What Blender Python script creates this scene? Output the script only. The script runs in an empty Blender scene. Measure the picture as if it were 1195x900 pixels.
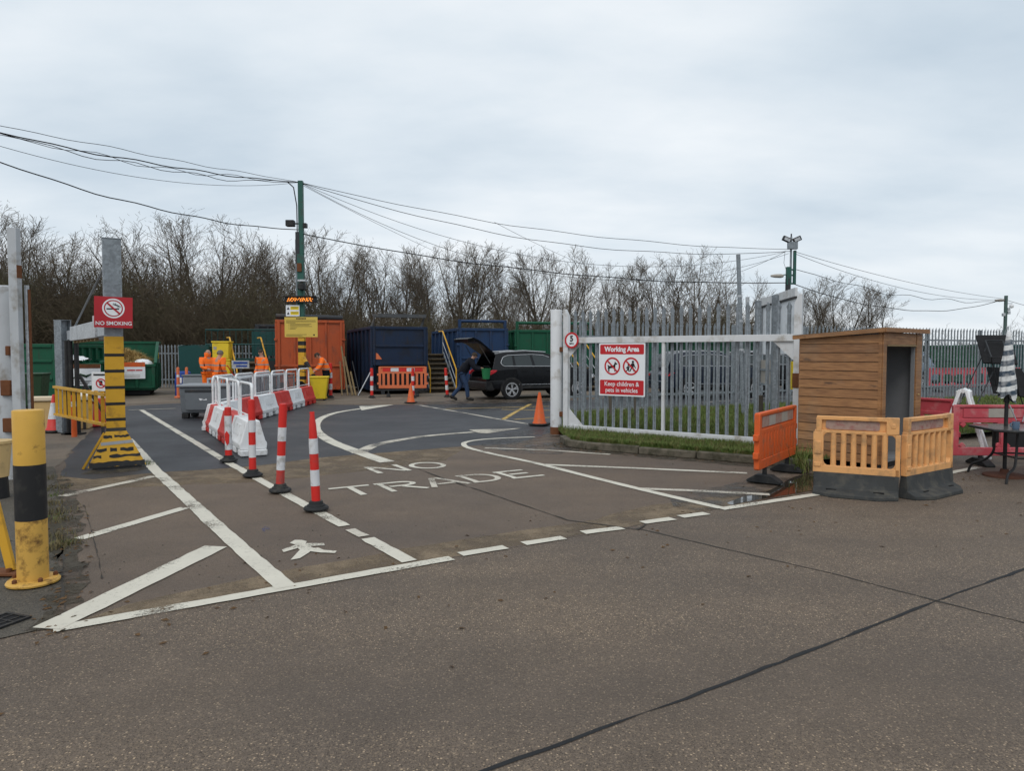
import bpy, bmesh, math, random
import numpy as np
from mathutils import Vector, Matrix, Euler
R = math.radians
rnd = random.Random(11)
rng = np.random.default_rng(5)
SC = bpy.context.scene
COL = SC.collection

# ------------------------------------------------------------------ camera
CAM = Vector((0, 0, 1.65)); PITCH = R(2.62); F = 830.0
cd = bpy.data.cameras.new('camera'); cd.sensor_fit = 'HORIZONTAL'; cd.sensor_width = 36; cd.lens = 36 * F / 1195
cd.clip_start = 0.05; cd.clip_end = 2000
co = bpy.data.objects.new('camera', cd); COL.objects.link(co)
co.location = CAM; co.rotation_euler = (math.pi / 2 - PITCH, 0, 0)
SC.camera = co

def ray(px, py):
    a = (px - 597.5) / F; b = -(py - 450) / F
    return Vector((a, math.cos(PITCH) + b * math.sin(PITCH), -math.sin(PITCH) + b * math.cos(PITCH)))
def g(px, py, z=0.0):                    # ground point seen at a photo pixel
    d = ray(px, py); t = (z - CAM.z) / d.z
    p = CAM + d * t
    return (p.x, p.y)
def P(px, py, Y):                        # point at a photo pixel at distance Y
    d = ray(px, py); p = CAM + d * (Y / d.y)
    return (p.x, p.y, p.z)

# ------------------------------------------------------------------ materials
def nt(name):
    m = bpy.data.materials.new(name); m.use_nodes = True
    n = m.node_tree; b = n.nodes['Principled BSDF']
    return m, n, b
def N(n, t, **k):
    o = n.nodes.new(t)
    for a, v in k.items():
        setattr(o, a, v)
    return o
def noise(n, vec, scale, detail=4, rough=.55):
    t = N(n, 'ShaderNodeTexNoise'); t.inputs['Scale'].default_value = scale
    t.inputs['Detail'].default_value = detail; t.inputs['Roughness'].default_value = rough
    n.links.new(vec, t.inputs['Vector']); return t.outputs['Fac']
def ramp(n, fac, a, b, ca=(0, 0, 0, 1), cb=(1, 1, 1, 1)):
    r = N(n, 'ShaderNodeValToRGB'); r.color_ramp.elements[0].position = a; r.color_ramp.elements[1].position = b
    r.color_ramp.elements[0].color = ca; r.color_ramp.elements[1].color = cb
    n.links.new(fac, r.inputs['Fac']); return r.outputs['Color']
def mix(n, fac, a, b, mode='MIX'):
    x = N(n, 'ShaderNodeMix', data_type='RGBA', blend_type=mode)
    for s, v in ((0, fac), (6, a), (7, b)):
        if hasattr(v, 'links'): n.links.new(v, x.inputs[s])
        elif s == 0: x.inputs[0].default_value = v
        else: x.inputs[s].default_value = tuple(v)[:3] + (1,)
    return x.outputs[2]
def math_(n, op, a, b=0.0):
    x = N(n, 'ShaderNodeMath', operation=op)
    for s, v in ((0, a), (1, b)):
        if hasattr(v, 'links'): n.links.new(v, x.inputs[s])
        else: x.inputs[s].default_value = v
    return x.outputs[0]
def bump(n, b, h, strength=.3, dist=.01):
    u = N(n, 'ShaderNodeBump'); u.inputs['Strength'].default_value = strength; u.inputs['Distance'].default_value = dist
    n.links.new(h, u.inputs['Height']); n.links.new(u.outputs['Normal'], b.inputs['Normal'])
def objvec(n):
    tc = N(n, 'ShaderNodeTexCoord'); oi = N(n, 'ShaderNodeObjectInfo')
    a = N(n, 'ShaderNodeVectorMath', operation='ADD'); c = N(n, 'ShaderNodeVectorMath', operation='SCALE')
    cx = N(n, 'ShaderNodeCombineXYZ')
    n.links.new(oi.outputs['Random'], cx.inputs[0]); n.links.new(oi.outputs['Random'], cx.inputs[1])
    n.links.new(cx.outputs[0], c.inputs[0]); c.inputs['Scale'].default_value = 37.0
    n.links.new(tc.outputs['Object'], a.inputs[0]); n.links.new(c.outputs[0], a.inputs[1])
    return a.outputs[0]
def M(name, col, rough=.6, metal=0.0, var=.12, scale=6.0, dirt=None, dirt_amt=.5, dirt_scale=3.0, bmp=0.0, coat=0.0, spec=.28, streak=None):
    m, n, b = nt(name); v = objvec(n)
    f = noise(n, v, scale)
    lo = tuple(c * (1 - var) for c in col); hi = tuple(min(1, c * (1 + var)) for c in col)
    c = mix(n, f, lo, hi)
    if dirt:
        d = ramp(n, noise(n, v, dirt_scale, 8, .65), .62 - .25 * dirt_amt, .78 - .2 * dirt_amt)
        c = mix(n, d, c, dirt)
    if streak:
        mp = N(n, 'ShaderNodeMapping'); mp.inputs['Scale'].default_value = (5, 5, .55); n.links.new(v, mp.inputs['Vector'])
        c = mix(n, ramp(n, noise(n, mp.outputs[0], 1.6, 6, .65), .56, .72), c, streak)
    n.links.new(c, b.inputs['Base Color'])
    rr = ramp(n, noise(n, v, scale * 1.7), .2, .8, (max(0, rough - .1),) * 3 + (1,), (min(1, rough + .12),) * 3 + (1,))
    n.links.new(rr, b.inputs['Roughness'])
    b.inputs['Metallic'].default_value = metal
    b.inputs['Specular IOR Level'].default_value = spec
    if coat: b.inputs['Coat Weight'].default_value = coat; b.inputs['Coat Roughness'].default_value = .08
    if bmp: bump(n, b, noise(n, v, scale * 6), bmp, .01)
    return m
def asphalt(name, base, chip, mid, frac, scale=75, rough=.75, large=.35, tint=None, wet=0.0, tracks=False, spec=.3):
    m, n, b = nt(name)
    p = N(n, 'ShaderNodeNewGeometry').outputs['Position']
    vo = N(n, 'ShaderNodeTexVoronoi'); vo.inputs['Scale'].default_value = scale; n.links.new(p, vo.inputs['Vector'])
    sp = N(n, 'ShaderNodeSeparateColor'); n.links.new(vo.outputs['Color'], sp.inputs[0])
    inside = ramp(n, vo.outputs['Distance'], .30, .42, (1, 1, 1, 1), (0, 0, 0, 1))
    chipm = math_(n, 'MULTIPLY', math_(n, 'GREATER_THAN', sp.outputs[0], 1 - frac), inside)
    vo2 = N(n, 'ShaderNodeTexVoronoi'); vo2.inputs['Scale'].default_value = scale * 2.6; n.links.new(p, vo2.inputs['Vector'])
    sp2 = N(n, 'ShaderNodeSeparateColor'); n.links.new(vo2.outputs['Color'], sp2.inputs[0])
    midm = math_(n, 'GREATER_THAN', sp2.outputs[0], .6)
    c = mix(n, midm, base, mid)
    c = mix(n, math_(n, 'MULTIPLY', math_(n, 'GREATER_THAN', sp2.outputs[1], .86), .8), c, tuple(x * .35 for x in base))
    chipc = mix(n, sp.outputs[1], tuple(x * .6 for x in chip), chip)
    c = mix(n, math_(n, 'MULTIPLY', chipm, .95), c, chipc)
    vo3 = N(n, 'ShaderNodeTexVoronoi'); vo3.inputs['Scale'].default_value = scale * 1.7; n.links.new(p, vo3.inputs['Vector'])
    sp3 = N(n, 'ShaderNodeSeparateColor'); n.links.new(vo3.outputs['Color'], sp3.inputs[0])
    c = mix(n, math_(n, 'MULTIPLY', math_(n, 'GREATER_THAN', sp3.outputs[0], 1 - frac), .35), c, mix(n, sp3.outputs[2], tuple(x * .5 for x in chip), tuple(x * .9 for x in chip)))
    if tracks:
        mr = N(n, 'ShaderNodeMapping'); mr.inputs['Rotation'].default_value = (0, 0, R(-33)); mr.inputs['Scale'].default_value = (.10, 1.25, 1); n.links.new(p, mr.inputs['Vector'])
        tk = noise(n, mr.outputs[0], 1.0, 4, .55)
        c = mix(n, ramp(n, tk, .32, .55, (.40,) * 3 + (1,), (0, 0, 0, 1)), c, tuple((x + y) * .5 for x, y in zip(base, mid)))
        c = mix(n, 1.0, c, ramp(n, tk, .3, .7, (.86, .86, .87, 1), (1.12, 1.10, 1.07, 1)), 'MULTIPLY')
    l1 = noise(n, p, large, 6, .6); l2 = noise(n, p, 2.3, 6, .65)
    c = mix(n, 1.0, c, ramp(n, l1, .25, .75, (.74, .74, .76, 1), (1.2, 1.17, 1.12, 1)), 'MULTIPLY')
    c = mix(n, 1.0, c, ramp(n, l2, .2, .8, (.85, .85, .85, 1), (1.13, 1.13, 1.13, 1)), 'MULTIPLY')
    spots = ramp(n, noise(n, p, 5.0, 5, .6), .70, .78)
    c = mix(n, math_(n, 'MULTIPLY', spots, .35), c, tuple(x * .45 for x in base))
    if tint:
        c = mix(n, ramp(n, noise(n, p, .9, 5, .6), .5, .75), c, tint)
    n.links.new(c, b.inputs['Base Color'])
    n.links.new(ramp(n, l1, .3, .7, (max(.12, rough - .15 - wet),) * 3 + (1,), (rough,) * 3 + (1,)), b.inputs['Roughness'])
    b.inputs['Specular IOR Level'].default_value = spec
    bump(n, b, math_(n, 'ADD', vo.outputs['Distance'], math_(n, 'MULTIPLY', sp2.outputs[2], .5)), .35, .006)
    return m
def paint_mat(name, col, wear=.5, rough=.6):
    m, n, b = nt(name)
    p = N(n, 'ShaderNodeNewGeometry').outputs['Position']
    c = mix(n, noise(n, p, 3.0, 5), tuple(x * .78 for x in col), col)
    c = mix(n, ramp(n, noise(n, p, 14, 6, .7), .55, .75), c, tuple(x * .62 for x in col))
    n.links.new(c, b.inputs['Base Color']); b.inputs['Roughness'].default_value = rough
    w = math_(n, 'ADD', math_(n, 'MULTIPLY', noise(n, p, 1.9, 4), .48), math_(n, 'MULTIPLY', noise(n, p, 55, 5, .75), .52))
    n.links.new(ramp(n, w, .60 - .14 * wear + .02, .66 - .14 * wear + .04, (1, 1, 1, 1), (0, 0, 0, 1)), b.inputs['Alpha'])
    return m
def metalgalv(name, col=(.38, .41, .44), rough=.5):
    m, n, b = nt(name); v = objvec(n)
    vo = N(n, 'ShaderNodeTexVoronoi'); vo.inputs['Scale'].default_value = 28; n.links.new(v, vo.inputs['Vector'])
    sp = N(n, 'ShaderNodeSeparateColor'); n.links.new(vo.outputs['Color'], sp.inputs[0])
    c = mix(n, sp.outputs[0], tuple(x * .78 for x in col), tuple(min(1, x * 1.18) for x in col))
    c = mix(n, ramp(n, noise(n, v, 2.2, 7, .65), .5, .75), c, tuple(x * .6 for x in col))
    n.links.new(c, b.inputs['Base Color']); b.inputs['Metallic'].default_value = .35; b.inputs['Roughness'].default_value = rough
    return m
def wood_mat():
    m, n, b = nt('stained_boards')
    tc = N(n, 'ShaderNodeTexCoord').outputs['Object']
    s = N(n, 'ShaderNodeSeparateXYZ'); n.links.new(tc, s.inputs[0])
    row = math_(n, 'FLOOR', math_(n, 'DIVIDE', math_(n, 'SUBTRACT', s.outputs[2], .08), .1305))
    wn = N(n, 'ShaderNodeTexWhiteNoise', noise_dimensions='1D'); n.links.new(row, wn.inputs['W'])
    mp = N(n, 'ShaderNodeMapping'); n.links.new(tc, mp.inputs['Vector']); mp.inputs['Scale'].default_value = (2.2, 2.2, 26)
    off = N(n, 'ShaderNodeVectorMath', operation='ADD'); cx = N(n, 'ShaderNodeCombineXYZ')
    n.links.new(math_(n, 'MULTIPLY', wn.outputs['Value'], 50), cx.inputs[1]); n.links.new(cx.outputs[0], off.inputs[1]); n.links.new(mp.outputs[0], off.inputs[0])
    gr = noise(n, off.outputs[0], 2.0, 7, .62)
    mp2 = N(n, 'ShaderNodeMapping'); n.links.new(tc, mp2.inputs['Vector']); mp2.inputs['Scale'].default_value = (1, 1, 2.6)
    off2 = N(n, 'ShaderNodeVectorMath', operation='ADD'); n.links.new(cx.outputs[0], off2.inputs[1]); n.links.new(mp2.outputs[0], off2.inputs[0])
    kn = ramp(n, noise(n, off2.outputs[0], 3.4, 3, .5), .66, .74)
    c = mix(n, ramp(n, gr, .3, .72), (.17, .076, .028), (.395, .198, .078))
    c = mix(n, 1.0, c, ramp(n, wn.outputs['Value'], 0, 1, (.72, .70, .72, 1), (1.12, 1.1, 1.06, 1)), 'MULTIPLY')
    c = mix(n, math_(n, 'MULTIPLY', kn, .75), c, (.05, .026, .014))
    c = mix(n, math_(n, 'MULTIPLY', ramp(n, noise(n, tc, 1.7, 5, .6), .5, .75), .45), c, (.22, .165, .11))
    n.links.new(c, b.inputs['Base Color']); b.inputs['Roughness'].default_value = .62
    bump(n, b, gr, .25, .004)
    return m
def emit(name, col, s):
    m, n, b = nt(name); b.inputs['Base Color'].default_value = (*[c * .3 for c in col], 1)
    b.inputs['Emission Color'].default_value = (*col, 1); b.inputs['Emission Strength'].default_value = s
    return m
def glass_mat(name, col=(.02, .025, .03)):
    m, n, b = nt(name); b.inputs['Base Color'].default_value = (*col, 1); b.inputs['Roughness'].default_value = .04
    b.inputs['Specular IOR Level'].default_value = .5
    return m
def stripes_parasol():
    m, n, b = nt('striped_canvas')
    tc = N(n, 'ShaderNodeTexCoord').outputs['Object']
    s = N(n, 'ShaderNodeSeparateXYZ'); n.links.new(tc, s.inputs[0])
    z = math_(n, 'ADD', s.outputs[2], math_(n, 'MULTIPLY', s.outputs[0], -.22))
    k = math_(n, 'GREATER_THAN', math_(n, 'FRACT', math_(n, 'MULTIPLY', z, 7.4)), .52)
    c = mix(n, k, (.035, .06, .09), (.72, .73, .72))
    n.links.new(mix(n, ramp(n, noise(n, tc, 12), .4, .8), c, (.4, .4, .4)), b.inputs['Base Color'])
    b.inputs['Roughness'].default_value = .85
    return m
def hivis_mat():
    m, n, b = nt('orange_hi_vis_cloth')
    tc = N(n, 'ShaderNodeTexCoord').outputs['Object']
    s = N(n, 'ShaderNodeSeparateXYZ'); n.links.new(tc, s.inputs[0])
    z = math_(n, 'ADD', s.outputs[2], math_(n, 'MULTIPLY', noise(n, tc, 6), .05))
    k = None
    for z0 in (1.06, 1.24):
        q = math_(n, 'MULTIPLY', math_(n, 'GREATER_THAN', z, z0), math_(n, 'LESS_THAN', z, z0 + .045))
        k = q if k is None else math_(n, 'MAXIMUM', k, q)
    c = mix(n, noise(n, tc, 9, 5), (.90, .13, .006), (1.0, .20, .012))
    n.links.new(mix(n, k, c, (.26, .25, .23)), b.inputs['Base Color']); b.inputs['Roughness'].default_value = .8
    bump(n, b, noise(n, tc, 14, 4), .5, .03)
    return m

MT = {}
def mats():
    T = MT
    T['road'] = asphalt('chipped_asphalt', (.115, .089, .068), (.50, .385, .265), (.150, .119, .094), .14, 80, .82, tracks=True)
    T['apron'] = asphalt('worn_asphalt', (.120, .090, .068), (.30, .225, .15), (.154, .119, .093), .09, 95, .8, tracks=True)
    T['tarmac'] = asphalt('dark_tarmac', (.033, .035, .041), (.085, .085, .085), (.050, .052, .060), .06, 110, .66, .5, None, .16, spec=.22)
    T['tan'] = asphalt('tan_concrete_strip', (.185, .138, .090), (.38, .29, .19), (.225, .172, .112), .14, 85, .85, .7, (.125, .098, .070))
    T['concrete'] = asphalt('stained_concrete', (.165, .132, .100), (.30, .25, .19), (.20, .162, .125), .06, 60, .8, .6, (.10, .088, .074))
    T['verge'] = asphalt('dirty_concrete', (.078, .070, .058), (.2, .17, .13), (.108, .095, .078), .1, 60, .9, 1.2, (.05, .05, .032))
    T['earth'] = M('bare_earth', (.075, .07, .045), .95, var=.35, scale=.6)
    T['lawn'] = M('lawn_soil', (.05, .06, .022), .95, var=.3, scale=2)
    T['blade'] = M('grass_blade', (.098, .148, .032), .7, var=.4, scale=3.0, dirt=(.17, .13, .055), dirt_amt=.55, dirt_scale=6)
    T['dryblade'] = M('dry_grass_blade', (.15, .12, .055), .8, var=.4, scale=5.0, dirt=(.06, .07, .02), dirt_amt=.5, dirt_scale=8)
    T['hay'] = M('garden_waste', (.40, .27, .105), .9, var=.45, scale=9, bmp=.6, dirt=(.10, .10, .03), dirt_amt=.4, dirt_scale=6)
    T['white_paint'] = paint_mat('worn_white_paint', (.66, .62, .52), .52)
    T['white_paint_b'] = paint_mat('grubby_white_paint', (.58, .53, .44), .85)
    T['yellow_paint'] = paint_mat('worn_yellow_paint', (.52, .34, .08), .7)
    T['sealant'] = M('bitumen_sealant', (.020, .021, .023), .9, var=.3, scale=12)
    T['crack'] = M('dark_crack', (.045, .04, .035), .95, var=.3, scale=12)
    T['kerb'] = M('kerb_concrete', (.125, .108, .082), .9, var=.35, scale=7, dirt=(.045, .042, .026), dirt_amt=.8, dirt_scale=5, bmp=.3)
    T['bark'] = M('grey_bark', (.085, .073, .058), .95, var=.35, scale=4)
    T['twig'] = M('brown_twig', (.128, .103, .076), .95, var=.3, scale=1.2)
    T['scrub'] = M('brown_scrub', (.098, .076, .050), .95, var=.4, scale=.35, dirt=(.095, .092, .045), dirt_amt=.5, dirt_scale=.3)
    T['red'] = M('red_plastic', (.60, .030, .018), .45, dirt=(.30, .06, .05), dirt_amt=.25)
    T['red_dull'] = M('scuffed_red_plastic', (.58, .042, .034), .5, dirt=(.44, .16, .14), dirt_amt=.25, dirt_scale=6)
    T['white_pl'] = M('white_plastic', (.76, .77, .78), .5, dirt=(.42, .40, .36), dirt_amt=.3, dirt_scale=5)
    T['white_band'] = M('white_reflective_band', (.62, .63, .65), .4, dirt=(.36, .35, .33), dirt_amt=.4, dirt_scale=9)
    T['red_band'] = M('red_reflective_band', (.60, .028, .022), .4, dirt=(.3, .07, .06), dirt_amt=.3)
    T['rubber'] = M('black_rubber', (.022, .023, .024), .7, var=.3, bmp=.1, dirt=(.06, .057, .05), dirt_amt=.35, dirt_scale=7)
    T['grey_rubber'] = M('grey_rubber', (.042, .044, .044), .75, var=.3, scale=9, bmp=.2, dirt=(.085, .08, .068), dirt_amt=.5, dirt_scale=6)
    T['orange'] = M('orange_plastic', (.62, .105, .022), .5, dirt=(.34, .11, .05), dirt_amt=.45, dirt_scale=6)
    T['orange_pale'] = M('faded_orange_plastic', (.66, .17, .07), .55, dirt=(.42, .16, .09), dirt_amt=.3)
    T['amber'] = M('amber_plastic', (.72, .37, .145), .5, var=.1, dirt=(.40, .23, .11), dirt_amt=.55, dirt_scale=5)
    T['pink'] = M('faded_red_plastic', (.50, .075, .095), .55, dirt=(.50, .20, .20), dirt_amt=.45, dirt_scale=5)
    T['strip'] = M('worn_reflective_strip', (.34, .23, .19), .5, var=.3, scale=22, dirt=(.28, .10, .09), dirt_amt=.5, dirt_scale=14)
    T['greystrip'] = M('grey_reflective_strip', (.36, .33, .29), .5, var=.2, scale=12)
    T['galv'] = metalgalv('galvanised_steel')
    T['galv_dk'] = metalgalv('weathered_galvanised_steel', (.235, .262, .285), .55)
    T['galv_lt'] = metalgalv('pale_galvanised_steel', (.46, .48, .50), .5)
    T['white_steel'] = M('white_painted_steel', (.60, .61, .62), .5, dirt=(.36, .33, .29), dirt_amt=.4, dirt_scale=4)
    T['grey_paint'] = M('grey_painted_steel', (.43, .45, .47), .55, dirt=(.24, .22, .19), dirt_amt=.45, dirt_scale=4)
    T['rust'] = M('rust', (.14, .055, .024), .9, var=.4, scale=14)
    T['yellow'] = M('yellow_paint', (.60, .33, .028), .5, var=.12, dirt=(.26, .14, .03), dirt_amt=.3, dirt_scale=5)
    T['bollard_yellow'] = M('rusting_yellow_paint', (.62, .36, .065), .5, var=.12, dirt=(.11, .05, .02), dirt_amt=.12, dirt_scale=9)
    T['bollard_rusty'] = M('rust_streaked_yellow_paint', (.60, .35, .075), .55, var=.12, dirt=(.10, .045, .018), dirt_amt=.42, dirt_scale=11)
    T['yellow_light'] = M('yellow_plastic', (.72, .53, .03), .5, dirt=(.42, .30, .04), dirt_amt=.3)
    T['sign_yellow'] = M('yellow_sign', (.60, .44, .09), .45, var=.05)
    T['black'] = M('black_paint', (.018, .018, .019), .5, dirt=(.05, .048, .042), dirt_amt=.35, dirt_scale=6)
    T['ladder'] = M('grey_tread', (.12, .10, .075), .8, var=.3)
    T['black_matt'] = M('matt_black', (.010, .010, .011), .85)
    T['tape'] = M('silver_tape', (.42, .44, .46), .3, metal=.3)
    T['green'] = M('green_skip_paint', (.006, .080, .040), .5, dirt=(.02, .06, .035), dirt_amt=.35, dirt_scale=2, streak=(.022, .05, .03))
    T['green_dk'] = M('dark_green_paint', (.010, .060, .030), .55, dirt=(.03, .04, .03), dirt_amt=.35, dirt_scale=2)
    T['pole_green'] = M('green_pole_paint', (.028, .098, .078), .5, dirt=(.05, .06, .05), dirt_amt=.35)
    T['pole_grey_green'] = M('weathered_green_paint', (.075, .115, .105), .6)
    T['teal'] = M('teal_steel', (.008, .055, .052), .55, dirt=(.03, .05, .05), dirt_amt=.3)
    T['wheelie'] = M('dark_green_plastic', (.018, .048, .022), .5)
    T['blue'] = M('navy_skip_paint', (.010, .022, .052), .5, dirt=(.013, .016, .024), dirt_amt=.45, dirt_scale=1.6, streak=(.035, .024, .02))
    T['blue_b'] = M('blue_skip_paint', (.013, .037, .095), .5, dirt=(.02, .03, .055), dirt_amt=.35, dirt_scale=1.6, streak=(.045, .04, .05))
    T['barrel'] = M('blue_plastic', (.02, .06, .28), .4)
    T['orange_steel'] = M('orange_skip_paint', (.43, .085, .028), .55, dirt=(.22, .07, .04), dirt_amt=.35, dirt_scale=1.5, streak=(.20, .055, .03))
    T['lid_steel'] = M('grimy_grey_steel', (.075, .08, .085), .6, var=.3, dirt=(.12, .10, .08), dirt_amt=.4)
    T['steel_dk'] = M('dark_steel', (.035, .038, .042), .6, var=.3, dirt=(.07, .05, .04), dirt_amt=.3)
    T['cream'] = M('cream_plastic', (.60, .42, .19), .5, dirt=(.36, .26, .13), dirt_amt=.3)
    T['cream_lt'] = M('pale_cream_plastic', (.66, .56, .40), .5, dirt=(.4, .33, .22), dirt_amt=.3)
    T['bin_grey'] = M('grey_plastic', (.135, .15, .165), .5, dirt=(.09, .095, .1), dirt_amt=.3)
    T['bin_grey_lt'] = M('pale_grey_plastic', (.24, .26, .28), .5)
    T['tread'] = M('worn_step', (.23, .165, .085), .8, var=.3, scale=5)
    T['red_sign'] = M('red_sign', (.50, .022, .028), .35, var=.05)
    T['nosm_red'] = M('dull_red_sign', (.42, .022, .030), .35, var=.05)
    T['white_sign'] = M('white_sign', (.76, .78, .80), .35, var=.04, dirt=(.6, .6, .6), dirt_amt=.2)
    T['ink'] = M('black_ink', (.012, .012, .014), .5)
    T['led'] = emit('amber_led', (1.0, .30, .03), 1.3)
    T['wood'] = wood_mat()
    T['felt'] = M('roof_felt', (.035, .032, .03), .95, var=.3, scale=12)
    T['grey_wall'] = M('grey_lining', (.20, .205, .215), .7, var=.12)
    T['car_black'] = M('black_car_paint', (.005, .0055, .007), .32, var=.05, coat=.12, spec=.25)
    T['car_blue'] = M('dark_blue_car_paint', (.008, .014, .028), .3, var=.05, coat=.3)
    T['car_silver'] = M('pale_blue_car_paint', (.16, .21, .27), .3, metal=.4, var=.05, coat=.6)
    T['glass'] = glass_mat('tinted_car_glass', (.022, .030, .032))
    T['chrome'] = M('bright_trim', (.62, .63, .65), .25, metal=.8, var=.04)
    T['alloy'] = M('alloy', (.50, .51, .53), .35, metal=.5, var=.06)
    T['tyre'] = M('tyre_rubber', (.014, .014, .015), .85)
    T['tail_red'] = M('tail_light', (.50, .02, .03), .2, coat=.6)
    T['lamp_clear'] = M('head_light', (.6, .62, .65), .1, coat=.6)
    T['skin'] = M('skin', (.44, .25, .18), .55, var=.06)
    T['hair'] = M('brown_hair', (.035, .022, .014), .7, var=.3, scale=30)
    T['hair_gr'] = M('grey_hair', (.14, .12, .10), .7, var=.3, scale=30)
    T['navy'] = M('navy_cloth', (.005, .006, .011), .9, var=.25, scale=9, bmp=.5)
    T['jeans'] = M('denim', (.024, .045, .095), .85, var=.3, scale=9, bmp=.4)
    T['hivis'] = hivis_mat()
    T['hivis_plain'] = M('orange_work_cloth', (.95, .16, .010), .75, var=.2, scale=9, bmp=.4)
    T['boot'] = M('boot_leather', (.02, .018, .016), .6)
    T['bucket'] = M('green_bucket', (.02, .16, .06), .45)
    T['canvas'] = stripes_parasol()
    T['table_top'] = M('dark_table_top', (.07, .065, .06), .2, var=.3, scale=3)
    T['mug'] = M('blue_glaze', (.10, .15, .22), .3)
    T['base_rust'] = M('rusty_cast_iron', (.095, .040, .026), .85, var=.3, scale=12)
    T['wire'] = M('black_cable', (.014, .014, .015), .7)
    T['grey_board'] = M('pale_board_back', (.74, .77, .80), .5, var=.06, dirt=(.4, .42, .42), dirt_amt=.3)
    T['pebble'] = M('pale_rubble', (.26, .21, .16), .8, var=.5)
    m_ = T['tan']; n_ = m_.node_tree; b_ = n_.nodes['Principled BSDF']; p_ = N(n_, 'ShaderNodeNewGeometry').outputs['Position']
    n_.links.new(ramp(n_, noise(n_, p_, 2.4, 7, .7), .36, .60, (.25,) * 3 + (1,), (1, 1, 1, 1)), b_.inputs['Alpha'])
    # puddle: standing water over dark asphalt, ragged edge
    m, n, b = nt('puddle_water'); p = N(n, 'ShaderNodeNewGeometry').outputs['Position']
    b.inputs['Base Color'].default_value = (.035, .028, .02, 1); b.inputs['Roughness'].default_value = .03
    bump(n, b, noise(n, p, 9, 2), .02, .01); T['puddle'] = m
    m, n, b = nt('damp_tarmac'); p = N(n, 'ShaderNodeNewGeometry').outputs['Position']
    b.inputs['Base Color'].default_value = (.05, .044, .038, 1); b.inputs['Roughness'].default_value = .34
    bump(n, b, noise(n, p, 90, 2), .25, .01)
    n.links.new(ramp(n, noise(n, p, 2.6, 6, .65), .42, .62, (0, 0, 0, 1), (.7, .7, .7, 1)), b.inputs['Alpha']); T['damp'] = m; n.nodes['Principled BSDF'].inputs['Specular IOR Level'].default_value = .4
mats()

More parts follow.
